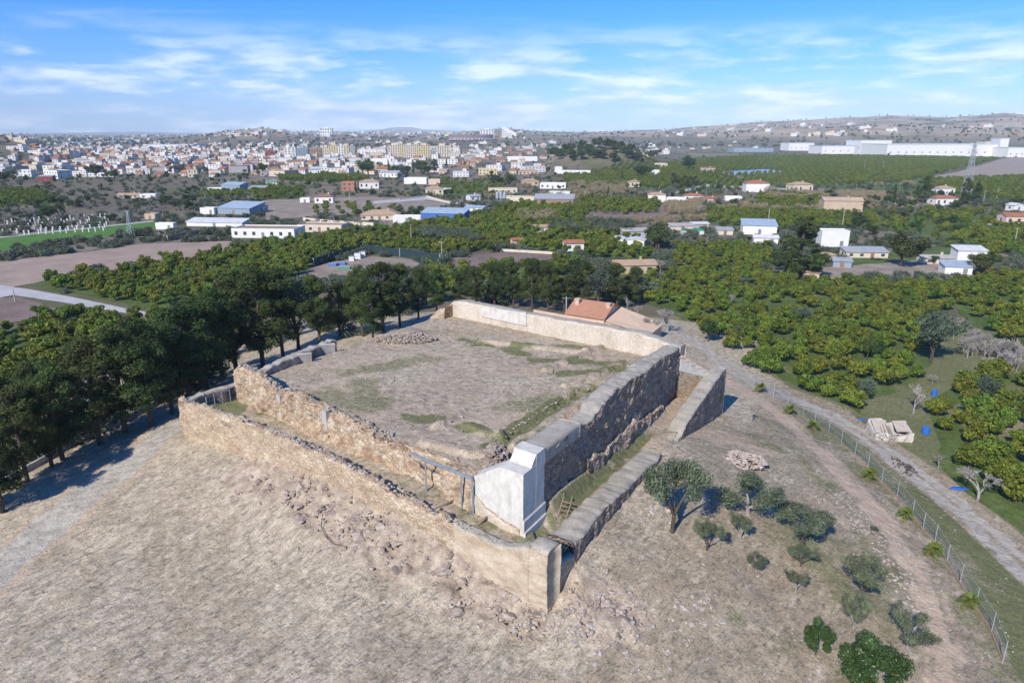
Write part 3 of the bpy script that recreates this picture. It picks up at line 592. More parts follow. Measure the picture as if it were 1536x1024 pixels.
# outer right wall
rt = thing('outer_side_wall', 'low outer wall with broad flat top running away from the near corner, shaded side', 'castle wall', (*(P0 + DA * 5), 6))
tr = prof(P0, P0 + DA * 30, [(863, 816), (900, 772), (940, 733), (980, 695)])
q = wall('side_wall', P0 + DA * 1.8, P0 + DA * 4.6, 1.2, -NA, [(0, 3), (3, 4)], [(0, 8.9), (.5, 7.9), (2.8, 7.7)], [M_TAN, M_CAP, M_TAN], ds=.2, jag=.2, rough=.14, seed=19); ch(q, rt)
s0 = tr[0][0]
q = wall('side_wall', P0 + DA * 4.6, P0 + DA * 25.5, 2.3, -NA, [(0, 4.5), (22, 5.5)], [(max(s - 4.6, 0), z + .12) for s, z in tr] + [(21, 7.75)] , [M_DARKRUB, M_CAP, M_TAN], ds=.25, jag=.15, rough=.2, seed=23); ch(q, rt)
# bastion
bt = thing('bastion', 'tan outer bastion wall with white plastered end at the far right of the ruin', 'castle wall', (BC[0], BC[1], 3))
tb = prof(P0, BC, [(1016, 664), (1030, 636), (1047, 609), (1066, 582), (1082, 560)])
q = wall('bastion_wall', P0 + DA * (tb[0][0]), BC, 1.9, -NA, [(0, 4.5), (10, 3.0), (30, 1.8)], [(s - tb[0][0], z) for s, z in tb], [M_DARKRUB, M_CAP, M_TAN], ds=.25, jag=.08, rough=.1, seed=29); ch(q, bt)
ED = RR + NA * .1 - BC; ED = ED / np.linalg.norm(ED); Le = np.linalg.norm(RR - BC)
IN = np.array([-ED[1], ED[0]]); IN = IN if IN @ DA > 0 else -IN
te = prof(BC, RR, [(1021, 533), (1040, 545), (1060, 557), (1078, 563)])
q = wall('end_wall', BC - DA * .3, RR - DA * .3, .7, IN, [(0, 3), (8, 3)], [(s, z) for s, z in te], [M_TAN, M_CAP, M_TAN], ds=.25, jag=.03, rough=.03, seed=31); ch(q, bt)
wq = MB(); a_ = BC - DA * .42 + ED * 1.4; b_ = RR - DA * .42 - ED * .3
za = np.interp(1.4, [p[0] for p in te], [p[1] for p in te]); zb = te[-1][1]
wq.add([(*a_, za - .55), (*b_, zb - 2.0), (*b_, zb - .15), (*a_, za - .12), (*(a_ + IN * .1), za - .55), (*(b_ + IN * .1), zb - 2.0), (*(b_ + IN * .1), zb - .15), (*(a_ + IN * .1), za - .12)], [(0, 1, 2, 3), (7, 6, 5, 4), (0, 4, 5, 1), (1, 5, 6, 2), (2, 6, 7, 3), (3, 7, 4, 0)])
q = wq.build('plaster_panel', M_WHITE); ch(q, bt)
cq = MB()
for i in range(8):
    u0, u1 = i / 8, (i + .93) / 8; p0 = BC - DA * .55 + (RR - BC) * u0; p1 = BC - DA * .55 + (RR - BC) * u1; z = np.interp((u0 + u1) / 2 * Le, [p[0] for p in te], [p[1] for p in te]) + .04
    w1 = IN * 1.0
    cq.add([(*p0, z), (*p1, z), (*(p1 + w1), z), (*(p0 + w1), z), (*p0, z + .14), (*p1, z + .14), (*(p1 + w1), z + .14), (*(p0 + w1), z + .14)], [(3, 2, 1, 0), (4, 5, 6, 7), (0, 1, 5, 4), (1, 2, 6, 5), (2, 3, 7, 6), (3, 0, 4, 7)])
q = cq.build('coping', plain('pink_coping', (.62, .45, .34))); ch(q, bt)
# inner castle
ic = thing('inner_right_wall', 'tall dark weathered rubble wall of the inner castle running away to the right', 'castle wall', (*K, 8.5))
tir = prof(K, RR, [(812, 682), (830, 667), (860, 640), (880, 634), (893, 622), (905, 606), (930, 582), (960, 560), (1000, 533), (1021, 521)])
Li = float(np.linalg.norm(RR - K))
tir = [(s, z - (.1 if 4 < s < 14 else 0)) for s, z in tir]
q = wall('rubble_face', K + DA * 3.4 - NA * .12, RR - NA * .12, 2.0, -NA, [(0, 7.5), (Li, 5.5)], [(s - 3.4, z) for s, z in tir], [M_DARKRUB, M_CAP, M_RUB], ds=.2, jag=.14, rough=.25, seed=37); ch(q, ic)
q = wall('eroded_ledge', K + DA * 12 + NA * .25, RR - DA * 6 + NA * .3, .9, -NA, [(0, 7), (22, 6)], [(0, 10.2), (4, 9.6), (10, 9.9), (16, 9.2), (22, 8.2)], [M_DARKRUB, M_RUB, M_RUB], ds=.26, jag=.5, rough=.28, seed=39, batter=.3); ch(q, ic)
# restored white block
wb = thing('restored_corner_block', 'smooth white restored masonry block at the near corner of the inner castle', 'castle tower', (*K, 8))
def P3(a, b, z): p = K + DB_i * a + DA * b; return (p[0], p[1], z)
DB_i = (LL - K) / np.linalg.norm(LL - K)
m1 = MB()
def prism(m, pts_top, zb_):                         # vertical prism with given top points
    n = len(pts_top); V = [(p[0], p[1], zb_) for p in pts_top] + list(pts_top)
    m.add(V, [tuple(range(n))[::-1], tuple(range(n, 2 * n))] + [(i, (i + 1) % n, n + (i + 1) % n, n + i) for i in range(n)])
prism(m1, [P3(2.4, 0, 14.1), P3(2.4, 2.2, 14.1), P3(0, 2.2, 14.1), P3(0, 0, 14.1)][::-1], 7.0)
prism(m1, [P3(5.1, 0, 12.35), P3(5.1, 1.2, 12.45), P3(2.4, 1.5, 14.1), P3(2.4, 0, 14.1)][::-1], 7.0)
q = m1.build('main_block', M_WHITE); ch(q, wb)
m2 = MB()
prism(m2, [P3(2.2, 1.3, 14.12), P3(2.2, 2.1, 15.0), P3(0.02, 2.1, 15.0), P3(0.02, 1.3, 14.12)][::-1], 13.9)
prism(m2, [P3(2.3, 2.1, 15.0), P3(2.3, 3.5, 15.02), P3(-.01, 3.5, 15.02), P3(-.01, 2.1, 15.0)][::-1], 7.2)
q = m2.build('raised_shoulder', M_WHITE); ch(q, wb)
m3 = MB()
for zo, oo in ((9.9, .14), (8.9, .26)):
    a = K + NA * .0; 
    V = []
    for b_s in (-.06, 3.6):
        for off, z in ((.02, zo + .14), (oo, zo), (oo, zo - 1.0), (.02, zo - 1.0)):
            p = K + DA * b_s + NA * off; V.append((p[0], p[1], z))
    m3.add(V, [(0, 1, 2, 3), (7, 6, 5, 4), (0, 4, 5, 1), (1, 5, 6, 2), (2, 6, 7, 3), (3, 7, 4, 0)])
q = m3.build('stepped_plinth', M_WHITE); ch(q, wb)
q = wall('old_masonry_base', K + NB * .12 + DB_i * .3, K + NB * .12 + DB_i * 5.4, .5, -NB, [(0, 6.5), (5, 7)], [(0, 9.0), (2, 9.4), (3.5, 10.2), (5.1, 11.0)], [M_REAR, M_RUB, M_RUB], ds=.2, jag=.25, rough=.12, seed=41); ch(q, wb)
# white-topped wall segment behind the block
q = wall('wall_walk_slab', K + DA * 3.5 + NA * .04, K + DA * 10.2 + NA * .04, 2.2, -NA, [(0, 13.6), (7, 13.4)], [(0, 15.0), (6.7, 14.75)], [M_CAP, M_CAP], ds=.3, jag=.02, rough=.025, seed=43); ch(q, ic)
# rear wall
rw = thing('rear_wall', 'long pale plastered wall along the far side of the courtyard', 'castle wall', (*RR, 9))
trw = prof(RR, FF, [(1015, 520), (960, 500), (860, 482), (790, 471), (740, 461), (720, 457), (700, 453), (680, 452), (668, 462)])
DR = (FF - RR) / np.linalg.norm(FF - RR); IR = np.array([-DR[1], DR[0]]); IR = IR if IR[1] > 0 else -IR
q = wall('plastered_wall', RR, FF, 1.7, IR, [(0, 4), (40, 4)], trw, [M_REAR, M_CAP, M_TAN], ds=.28, jag=.10, rough=.07, seed=47); ch(q, rw)
Lr = float(np.linalg.norm(FF - RR)); sA = prof(RR, FF, [(790, 480), (722, 468)])
rp = MB(); 
for (a, b, z0, z1, z2, z3) in ((sA[0][0], sA[1][0], 12.9, 14.9, 13.0, 14.5),):
    p, r_ = RR + DR * a - IR * .18, RR + DR * b - IR * .18
    rp.add([(*p, z0), (*r_, z2), (*r_, z3), (*p, z1), (*(p + IR * .3), z0), (*(r_ + IR * .3), z2), (*(r_ + IR * .3), z3), (*(p + IR * .3), z1)], [(3, 2, 1, 0), (4, 5, 6, 7), (0, 1, 5, 4), (1, 2, 6, 5), (2, 3, 7, 6), (3, 0, 4, 7)])
q = rp.build('white_patch', M_WHITE); ch(q, rw)
q = wall('crumbled_end', FF - DR * 1.0 - IR * 1.8, FF + DR * 2.6 - IR * 2.8, 2.4, IR, [(0, 5), (4, 5)], [(0, 14.1), (1.2, 13.6), (2.4, 12.4), (3.6, 11.2)], [M_RUB, M_RUB], ds=.25, jag=.3, rough=.25, seed=53, batter=.5); ch(q, rw)
# inner front rubble wall (left of the block)
fw = thing('inner_front_wall', 'ragged orange brown rubble wall between the terrace and the courtyard', 'castle wall', (*LL, 9.8))
KS = K + DA * .9; LS = LL + DA * 1.0
tif = prof(KS, LS, [(640, 700), (620, 690), (600, 672), (575, 655), (560, 648), (540, 638), (520, 628), (500, 620), (478, 612), (462, 607), (455, 602), (440, 592), (430, 584), (415, 588), (405, 578), (390, 566), (372, 556), (355, 549), (340, 550)])
Ll = float(np.linalg.norm(LL - K)); tif = [(min(max(s, 5.0), Ll), z) for s, z in tif]; s5 = 8.6
q = wall('rubble_wall', KS + DB_i * s5, LS, 1.3, -NB, [(0, 8.8), (Ll, 8.8)], [(s - s5, z) for s, z in tif], [M_RUB, M_RUB, M_RUB], ds=.22, jag=.42, rough=.34, seed=59, batter=.45); ch(q, fw)
q = wall('low_rubble_wall', K + DB_i * 5.2 - NB * .3, K + DB_i * (s5 + .3) - NB * .3, 2.6, -NB, [(0, 7.6), (4, 8.2)], [(0, 11.85), (3.6, 12.05)], [M_RUB, M_RUB], ds=.25, jag=.1, rough=.15, seed=60, batter=.7); ch(q, fw)
q = wall('earth_bank', K + DB_i * 4.9 + DA * 1.5, K + DB_i * 16 + DA * 1.5, .8, -NB, [(0, 8), (11, 8)], [(0, 11.85), (11, 11.95)], [M_TAN, M_RUB, M_TAN], ds=.25, jag=.12, rough=.16, seed=62, batter=.25); ch(q, fw)
q = wall('rubble_wall', LS - NB * .2, LS + DA * 2.2, 1.4, -DB, [(0, 7), (3, 7)], [(0, 14.2), (1.6, 13.8), (2.6, 13.0)], [M_RUB, M_RUB], ds=.25, jag=.25, rough=.2, seed=61, batter=.2); ch(q, fw)
for s_, hh in ((Ll - 8.5, 1.2), (Ll - 16.3, 1.5)):   # pale posts left standing on the wall
    b = MB(); p = K + DB_i * s_ - NB * .9
    b.box(-.22, .22, -.35, .35, 10, 12.1 + hh * .55); q = b.build('stone_post', M_CONC); q.location = (p[0], p[1], 0); q.rotation_euler = (0, 0, .9); ch(q, fw)
# left ruined wall of the courtyard
lw = thing('left_ruined_wall', 'low broken grey and purple stone wall at the left edge of the courtyard', 'castle wall', (*(LL + DA * 5), 10))
la = np.array(at(384, 564, 12.6)[:2]); lb = np.array(at(505, 515, 12.6)[:2]); dl = (lb - la) / np.linalg.norm(lb - la); il = np.array([-dl[1], dl[0]]) 
q = wall('broken_wall', la, lb, 1.2, il, [(0, 6), (20, 6)], [(0, 13.0), (2, 12.9), (5, 13.2), (8, 13.1), (11, 13.0), (13, 13.3), (16, 12.6)], [M_ROCK, M_CAP, M_ROCK], ds=.25, jag=.3, rough=.22, seed=67); ch(q, lw)
for u, a in ((.55, .35), (.86, .3)):
    b = MB(); p = la + (lb - la) * u; b.box(-.9, .9, -.14, .14, -1.2, .75); q = b.build('fallen_slab', M_CONC); q.location = (p[0] + .3, p[1] - .5, 12.6); q.rotation_euler = (.35, 0, a); ch(q, lw)

# courtyard and terrace surfaces --------------------------------------------
def patch(name, c00, c10, c11, c01, zf, m, nu, nv, attrs_f):
    u, v = np.meshgrid(np.linspace(0, 1, nu), np.linspace(0, 1, nv)); c00, c10, c11, c01 = map(np.array, (c00, c10, c11, c01))
    XY = (1 - u)[..., None] * (1 - v)[..., None] * c00 + u[..., None] * (1 - v)[..., None] * c10 + u[..., None] * v[..., None] * c11 + (1 - u)[..., None] * v[..., None] * c01
    x, y = XY[..., 0], XY[..., 1]; z = zf(x, y, u, v); id_ = np.arange(nu * nv).reshape(nv, nu)
    Qp = np.stack([id_[:-1, :-1], id_[:-1, 1:], id_[1:, 1:], id_[1:, :-1]], -1).reshape(-1, 4)
    o = mk(name, np.stack([x, y, z], -1).reshape(-1, 3), Qp, m, smooth=True, attrs={k: a.ravel() for k, a in attrs_f(x, y, u, v).items()})
    if o.data.polygons[0].normal.z < 0: o.data.flip_normals()
    return tag(o, kind='structure')
def cy(px, py): return np.array(at(px, py, 12.0)[:2])
FOUND = [[cy(640, 665), cy(750, 690)], [cy(700, 640), cy(755, 657)], [cy(745, 660), cy(860, 585)], [cy(775, 668), cy(880, 600)], [cy(655, 640), cy(690, 618)], [cy(820, 555), cy(905, 520)], [cy(850, 580), cy(935, 545)], [cy(720, 512), cy(880, 530)]]
GL = [[cy(740, 668), cy(850, 598), cy(905, 575)], [cy(755, 690), cy(830, 650)], [cy(620, 625), cy(690, 640)], [cy(700, 640), cy(735, 652)], [cy(800, 540), cy(930, 545)], [cy(780, 520), cy(900, 520)], [cy(850, 560), cy(930, 555)], [cy(880, 590), cy(915, 570)], [cy(700, 510), cy(780, 530)]]
DK = [[cy(480, 590), cy(560, 610)], [cy(520, 560), cy(640, 540)], [cy(560, 600), cy(540, 575)], [cy(780, 610), cy(830, 600)]]
PL = [[cy(650, 620), cy(700, 625)], [cy(640, 545), cy(730, 545)], [cy(560, 540), cy(640, 560)]]
RD = [[cy(570, 587), cy(640, 597)]]
def zc(x, y, u, v):
    z = 12.0 + .12 * fbm(x / 5, y / 5, 0, 4, 71) + .05 * fbm(x, y, 0, 3, 72)
    for a in FOUND: z = z + .42 * ss(.85, .35, dist_line(x, y, a) + .35 * fbm(x * .9, y * .9, 0, 3, 75)) 
    for a in (GL[0], GL[1]): z = z - .35 * ss(.8, .2, dist_line(x, y, a))
    d = np.hypot(x - cy(605, 505)[0], (y - cy(605, 505)[1]) * .9); z = z + .75 * ss(4.2, .5, d + .8 * fbm(x / 2, y / 2, 0, 3, 78))
    z = z - 1.3 * ss(3, 0, dist_line(x, y, [cy(690, 705), cy(640, 690)])) * 0
    lim = dist_line(x, y, [cy(505, 500), cy(560, 478), cy(640, 462)]); z = z - 3.0 * ss(1.8, -.5, lim - 0) * 0
    return z
def ac(x, y, u, v):
    n = fbm(x / 2, y / 2, 0, 4, 81); gr = .05 + .36 * ss(-.1, .5, fbm(x / 4, y / 4, 0, 4, 83)) + .16 * ss(14, 4, dist_line(x, y, [cy(860, 590), cy(900, 530)]))
    for a in GL: gr = np.maximum(gr, .92 * ss(2.1, .1, dist_line(x, y, a) + 1.6 * n))
    dk = 0 * x
    for a in DK: dk = np.maximum(dk, .62 * ss(5.0, .6, dist_line(x, y, a) + 2.0 * n))
    gr = np.maximum(gr, dk); pl = .48 + .5 * fbm(x / 6, y / 6, 0, 4, 85) + .25 * n
    for a in PL: pl = np.maximum(pl, 1.1 * ss(4.2, .5, dist_line(x, y, a) + 1.2 * n))
    rk = .34 + .45 * fbm(x / 4 + 3, y / 4, 0, 4, 87)
    for a in RD: rk = np.maximum(rk, 1.0 * ss(4.0, .6, dist_line(x, y, a) + 1.2 * n))
    for a in FOUND: rk = np.maximum(rk, .5 * ss(1, .3, dist_line(x, y, a)))
    return {'green': np.clip(gr, 0, 1), 'pale': pl, 'rock': rk, 'dirt': .45 + .4 * fbm(x / 5, y / 5, 0, 4, 88)}
LLc = np.array(at(352, 568, 12.0)[:2])
patch('courtyard_ground', K + DB_i * .6 + DA * 1.6, LL + DA * 1.7 + DB_i * -.4, FF + DB_i * .9, RR - NA * .6, zc, M_G, 190, 190, ac)
def sto(x, y): return x * DA[0] + y * DA[1] - P0 @ DA
def zt(x, y, u, v):
    s = u; z = np.interp(u, [0, .06, .14, .3, .6, 1], [8.5, 8.5, 8.9, 9.1, 9.35, 9.75]) + .1 * fbm(x / 3, y / 3, 0, 4, 91) + .25 * v * ss(.1, .3, u)
    return z
def at_(x, y, u, v):
    n = fbm(x / 2, y / 2, 0, 4, 93); return {'green': np.clip(.25 + .5 * ss(-.1, .5, fbm(x / 4, y / 4, 0, 4, 94)) + .35 * (u < .06) + .5 * (u > .86) * (n > -.1), 0, 1), 'pale': .4 + .3 * n, 'rock': .25 + 0 * x, 'dirt': .35 + .3 * n}
patch('terrace_ground', P0 - NB * .6 + DB * .4, PB - NB * .5, LL + DA * 1.6, K + DA * 1.4, zt, M_G, 190, 30, at_)
def zt2(x, y, u, v):
    z = np.interp(u * 50, [0, 4.0, 4.6, 8, 15, 26, 31, 40, 50], [8.2, 8.2, 8.2, 8.45, 8.15, 7.55, 7.5, 7.1, 6.6]) + .06 * fbm(x / 3, y / 3, 0, 4, 96) + np.interp(u * 50, [4, 6, 15, 30, 50], [0, 1.3, .9, .7, .7]) * ss(.6, .98, v)
    gap = ss(25, 26.5, u * 50) * ss(32, 30, u * 50) * ss(.5, 0, v); hh = H(x, y) + .03
    return z * (1 - gap) + np.minimum(z, hh) * gap
def at2(x, y, u, v):
    n = fbm(x / 2, y / 2, 0, 4, 98); g = .3 + 1.0 * ss(.45, .6, v) * ss(1.0, .8, v) * ss(-.7, .0, n) * ss(.08, .12, u) * ss(.72, .5, u)
    return {'green': np.clip(g + .4 * (u < .08), 0, 1), 'pale': .35 + .3 * n, 'rock': .3 + 0 * x, 'dirt': .45 + .3 * n + .4 * ss(.7, .85, u)}
patch('terrace_ground', P0 - NA * .5, BC - NA * .5 - DA * .2, RR - NA * .2, K - NA * .2, zt2, M_G, 230, 24, at2)

# railing along the terrace
rl = thing('metal_railing', 'grey metal handrail on posts at the courtyard edge beside the white block', 'railing', (*(K + DB_i * 5.1), 9))
b = MB(); pa = K + DB_i * 5.15 + NB * .25; pb_ = K + DB_i * 12.4 + NB * .1
b.bar((*pa, 12.25), (*pb_, 12.3), .14, .26); q = b.build('top_beam', M_METAL); ch(q, rl)
for s_ in (5.15, 6.4, 10.6):
    b = MB(); p = K + DB_i * s_ + NB * .22; b.bar((*p, 8.6), (*p, 12.3), .13, .13); q = b.build('post', M_METAL); ch(q, rl)
b = MB(); p = K + DB_i * 5.15 + NB * .2; b.bar((*p, 8.5), (*p, 12.2), .3, .16); q = b.build('post', M_METAL); ch(q, rl)
# metal fence on the left terrace
tf = thing('metal_gate', 'grey tubular metal barrier across the left end of the terrace', 'gate', (*(PB + DA * 3 - DB * 1), 9.6))
ga = np.array(at(311, 612, 9.9)[:2]); gb = np.array(at(346, 600, 9.9)[:2])
for u in (0, .33, .66, 1):
    b = MB(); p = ga + (gb - ga) * u; b.bar((*p, 9.5), (*p, 11.3), .1, .1); q = b.build('post', M_METAL); ch(q, tf)
for z in (11.2, 10.7, 10.2):
    b = MB(); b.bar((*ga, z), (*gb, z - .1), .06, .06); q = b.build('rail', M_METAL); ch(q, tf)
# wooden steps by the block
ws = thing('wooden_steps', 'small wooden ladder steps climbing from the trench behind the white block', 'steps', (*(P0 + DA * 5.5 - NA * 2.9), 8.5), None)
sp0 = K + DA * 4.2 + NA * 1.0; sp1 = sp0 + DA * 1.0
for o_ in (0, .8):
    b = MB(); a = sp0 + NA * o_; c = sp1 + NA * o_; b.bar((*a, 8.5), (*c, 9.75), .08, .12); q = b.build('stringer', M_WOOD); ch(q, ws)
    b = MB(); b.bar((*c, 9.2), (*c, 10.3), .07, .07); q = b.build('post', M_WOOD); ch(q, ws)
for k in range(4):
    b = MB(); u = (k + .5) / 4; p = sp0 + DA * u; z = 8.5 + 1.2 * u; c = p + NA * .8; b.bar((*p, z + .05), (*c, z + .05), .18, .05); q = b.build('tread', M_WOOD); ch(q, ws)
for (px_, py_, z_, a_) in ((672, 758, 9.0, .5), (727, 782, 8.8, .9), (616, 690, 9.2, 1.1)):
    b = MB(); b.bar((-1.1, 0, .1), (1.1, 0, .5), .2, .08); o = b.build('plank', M_WOOD); o.location = at(px_, py_, z_); o.rotation_euler = (0, 0, a_)
    tag(o, {672: 'weathered plank leaning in the terrace below the railing', 727: 'dark timber lying at the foot of the white block', 616: 'short board propped by the rubble wall near the railing end'}[px_], 'plank')
# rocks ---------------------------------------------------------------
def rock_mesh(n=1, seed=0, flat=.7):
    t_ = (1 + 5 ** .5) / 2
    V = np.array([(-1, t_, 0), (1, t_, 0), (-1, -t_, 0), (1, -t_, 0), (0, -1, t_), (0, 1, t_), (0, -1, -t_), (0, 1, -t_), (t_, 0, -1), (t_, 0, 1), (-t_, 0, -1), (-t_, 0, 1)], float)
    Fc = [(0, 11, 5), (0, 5, 1), (0, 1, 7), (0, 7, 10), (0, 10, 11), (1, 5, 9), (5, 11, 4), (11, 10, 2), (10, 7, 6), (7, 1, 8), (3, 9, 4), (3, 4, 2), (3, 2, 6), (3, 6, 8), (3, 8, 9), (4, 9, 5), (2, 4, 11), (6, 2, 10), (8, 6, 7), (9, 8, 1)]
    V /= np.linalg.norm(V[0]); V = list(map(tuple, V))
    for _ in range(n):
        cache = {}; nf = []
        def mid(a, b):
            k = (min(a, b), max(a, b))
            if k not in cache:
                m = np.array(V[a]) + np.array(V[b]); m /= np.linalg.norm(m); V.append(tuple(m)); cache[k] = len(V) - 1
            return cache[k]
        for a, b, c in Fc:
            ab, bc, ca = mid(a, b), mid(b, c), mid(c, a); nf += [(a, ab, ca), (b, bc, ab), (c, ca, bc), (ab, bc, ca)]
        Fc = nf
    V = np.array(V); rr = 1 + .6 * fbm(V[:, 0] * 1.6 + seed * 7, V[:, 1] * 1.6, V[:, 2] * 1.6, 3, seed); V = V * rr[:, None]; g5 = np.random.default_rng(seed)
    for _ in range(7):                                # flat fracture faces
        d5 = g5.normal(size=3); d5 /= np.linalg.norm(d5); k5 = V @ d5; lim5 = g5.uniform(.45, .75); V = V - np.maximum(k5 - lim5, 0)[:, None] * d5
    V[:, 2] *= flat; V[:, 0] *= 1.25
    return V, np.array(Fc)
def scatter_mesh(name, pts, sizes, m, label=None, cat=None, kindstuff=True, nprot=4, sub=0, attrs=False):
    Vs, Fs, off = [], [], 0; pr = [rock_mesh(sub, k + 3) for k in range(nprot)]
    for (p, s) in zip(pts, sizes):
        V, Fc = pr[random.randrange(nprot)]; a = random.uniform(0, 6.28); c_, s_ = cos(a), sin(a)
        V2 = np.stack([V[:, 0] * c_ - V[:, 1] * s_, V[:, 0] * s_ + V[:, 1] * c_, V[:, 2]], -1) * s * np.array([random.uniform(.7, 1.3), random.uniform(.7, 1.3), random.uniform(.6, 1.1)])
        Vs.append(V2 + np.array(p)); Fs.append(Fc + off); off += len(V)
    o = mk(name, np.concatenate(Vs), np.concatenate(Fs), m)
    return tag(o, label, cat, kind='stuff') if kindstuff else tag(o, label, cat)
pts = []; sz = []
def bundle(px, py, n, sx, sy, s0, s1, z=None, hump=0):
    for _ in range(n):
        a, b_ = random.gauss(0, .45), random.gauss(0, .45); c = at(px, py, z) if z is not None else gp(px, py)
        x, y = c[0] + a * sx, c[1] + b_ * sy; zz_ = (z if z is not None else float(H(x, y)[0])) + hump * math.exp(-(a * a + b_ * b_) * 3)
        pts.append((x, y, zz_)); sz.append(random.uniform(s0, s1))
for _ in range(3800):
    x, y = random.uniform(-45, 52), random.uniform(32, 100)
    if pts_in(castle, np.array([x]), np.array([y]))[0] or (x < -5 and random.random() < .7): continue
    pts.append((x, y, float(HILL(x, y)[0]) + .0)); sz.append(random.uniform(.03, .1) * (1.8 if random.random() < .06 else 1))
pa_ = np.array(pts); hz = H(pa_[:, 0], pa_[:, 1]); pts = [(p[0], p[1], float(h)) for p, h in zip(pts, hz)]
for a in ((985, 764, 14, 1.5, 1, .15, .35), (1040, 745, 18, 2, 1.5, .12, .3), (1355, 875, 80, 2.0, 3, .07, .2), (1285, 775, 90, 3, 6, .06, .17), (1300, 800, 60, 3, 5, .06, .17), (1375, 915, 20, 1, 1, .1, .22), (950, 935, 60, 6, 4, .06, .22), (730, 900, 90, 9, 1.5, .06, .2), (800, 930, 80, 6, 1.2, .06, .22), (880, 950, 50, 4, 3, .08, .3), (1050, 915, 24, 2.5, 2, .1, .3), (350, 690, 40, 6, 1, .05, .16), (530, 790, 60, 6, 2, .06, .2)): bundle(*a)
for _ in range(900):
    u, v = random.random(), random.random(); p = (K * (1 - u) + LL * u) * (1 - v) + (RR * (1 - u) + FF * u) * v
    pts.append((p[0], p[1], 12.02)); sz.append(random.uniform(.03, .1) * (1.8 if random.random() < .1 else 1))
for a in FOUND:
    for _ in range(110):
        u = random.random(); p = np.array(a[0]) * (1 - u) + np.array(a[-1]) * u + np.random.default_rng(_).normal(0, .35, 2); pts.append((p[0], p[1], 12.2)); sz.append(random.uniform(.06, .18))
def wallstones(A, B, prof_, off, n, s0, s1, sp):      # loose stones along a ragged wall top
    A, B = np.array(A), np.array(B)
    for _ in range(n):
        u = random.random(); p = A + (B - A) * u; s = u * np.linalg.norm(B - A); z = np.interp(s, [q[0] for q in prof_], [q[1] for q in prof_])
        o_ = random.uniform(off[0], off[1]); pts.append((p[0] + sp[0] * o_, p[1] + sp[1] * o_, z + .02)); sz.append(random.uniform(s0, s1))
wallstones(P0 + DB * 2, PB, [(s - 2, z) for s, z in topf], (.1, .8), 380, .06, .2, -NB)
wallstones(KS + DB_i * s5, LS, [(s - s5, z) for s, z in tif], (.2, 1.2), 260, .07, .2, -NB)
rp_, rs_ = [], []
for _ in range(330):
    u = random.random(); k = int(u * 5) % 5; q0, q1 = np.array(oc[k]), np.array(oc[k + 1]); p = q0 + (q1 - q0) * random.random() + np.random.default_rng(_).normal(0, 1.15, 2); s_ = random.uniform(.08, .34) * (2.2 if random.random() < .12 else 1)
    rp_.append((p[0], p[1], float(H(*p)[0]) - s_ * .22)); rs_.append(s_)
for q0, q1, n_ in ((oc2[0], oc2[-1], 60), (oc3[0], oc3[-1], 8), (gp(860, 900), gp(930, 960), 40)):
    for _ in range(n_): u = random.random(); p = np.array(q0[:2]) * (1 - u) + np.array(q1[:2]) * u + np.random.default_rng(_ + 900).normal(0, 1.0, 2); s_ = random.uniform(.08, .36); rp_.append((p[0], p[1], float(H(*p)[0]) - s_ * .22)); rs_.append(s_)
scatter_mesh('rock_outcrop', rp_, rs_, M_ROCK, 'broken bedrock and boulders at the foot of the outer wall', 'rocks', sub=1, nprot=7)
scatter_mesh('scattered_stones', pts, sz, M_STONE, 'loose pale stones scattered over the dry hill and the wall tops', 'stones')
def pile(name, c, n, rx, ry, h, s0, s1, label, m=M_STONE):
    P_, S_ = [], []
    for _ in range(n):
        a, r = random.uniform(0, 6.28), random.random() ** .5; x, y = c[0] + rx * r * cos(a), c[1] + ry * r * sin(a)
        P_.append((x, y, c[2] + h * (1 - r * r) * random.uniform(.3, 1))); S_.append(random.uniform(s0, s1))
    return scatter_mesh(name, P_, S_, m, label, 'stone pile', kindstuff=False, sub=1)
pile('stone_pile', at(607, 507, 12.3), 620, 4.4, 2.6, .7, .08, .2, 'low mound of loose stones on the far left of the courtyard', mat('brown_rubble_stone', [(.25, .20, .15), (.44, .38, .31)], 2, 4, coord='pos'))
pile('stone_pile', gp(1107, 690), 380, 3.1, 2.2, .6, .1, .24, 'pinkish heap of broken stones on the slope behind the olive trees', mat('pink_stone', [(.34, .27, .22), (.48, .42, .36)], 2, 4, coord='pos'))
pile('stone_pile', at(742, 688, 12.0), 160, 1.0, 3.0, .9, .18, .38, 'short ridge of large grey stones on the courtyard edge by the white block', M_ROCK)
TT('castle done')
# ------------------------------------------------------------------ foliage
def unit(n, rng): v = rng.normal(size=(n, 3)); return v / np.linalg.norm(v, axis=1)[:, None]
def leafcloud(lobes, n, size, rng, asp=.6, hang=0.0, shell=.45, up=0.0):
    lobes = np.array(lobes, float); wgt = lobes[:, 3] ** 2; k = rng.choice(len(lobes), n, p=wgt / wgt.sum())
    d = unit(n, rng); rad = lobes[k, 3] * (shell + (1 - shell) * rng.random(n) ** .6)
    c = lobes[k, :3] + d * rad[:, None] * np.array([1, 1, .8])
    nn = d * .9 + rng.normal(size=(n, 3)) * .55 + np.array([0, 0, up]); nn /= np.linalg.norm(nn, axis=1)[:, None]
    a = np.cross(nn, rng.normal(size=(n, 3))); a[:, 2] -= hang; a /= np.linalg.norm(a, axis=1)[:, None]
    b = np.cross(nn, a); s = size * (.6 + .8 * rng.random(n)); a = a * s[:, None]; b = b * (s * asp)[:, None]
    V = np.stack([c - a, c - b * .8 + a * .1, c + a, c + b * .8 - a * .1], 1).reshape(-1, 3)
    lv = rng.random(len(lobes)); v = np.clip(lv[k] * .55 + rng.random(n) * .45, 0, 1)
    return V, np.arange(4 * n).reshape(n, 4), np.repeat(v, 4)
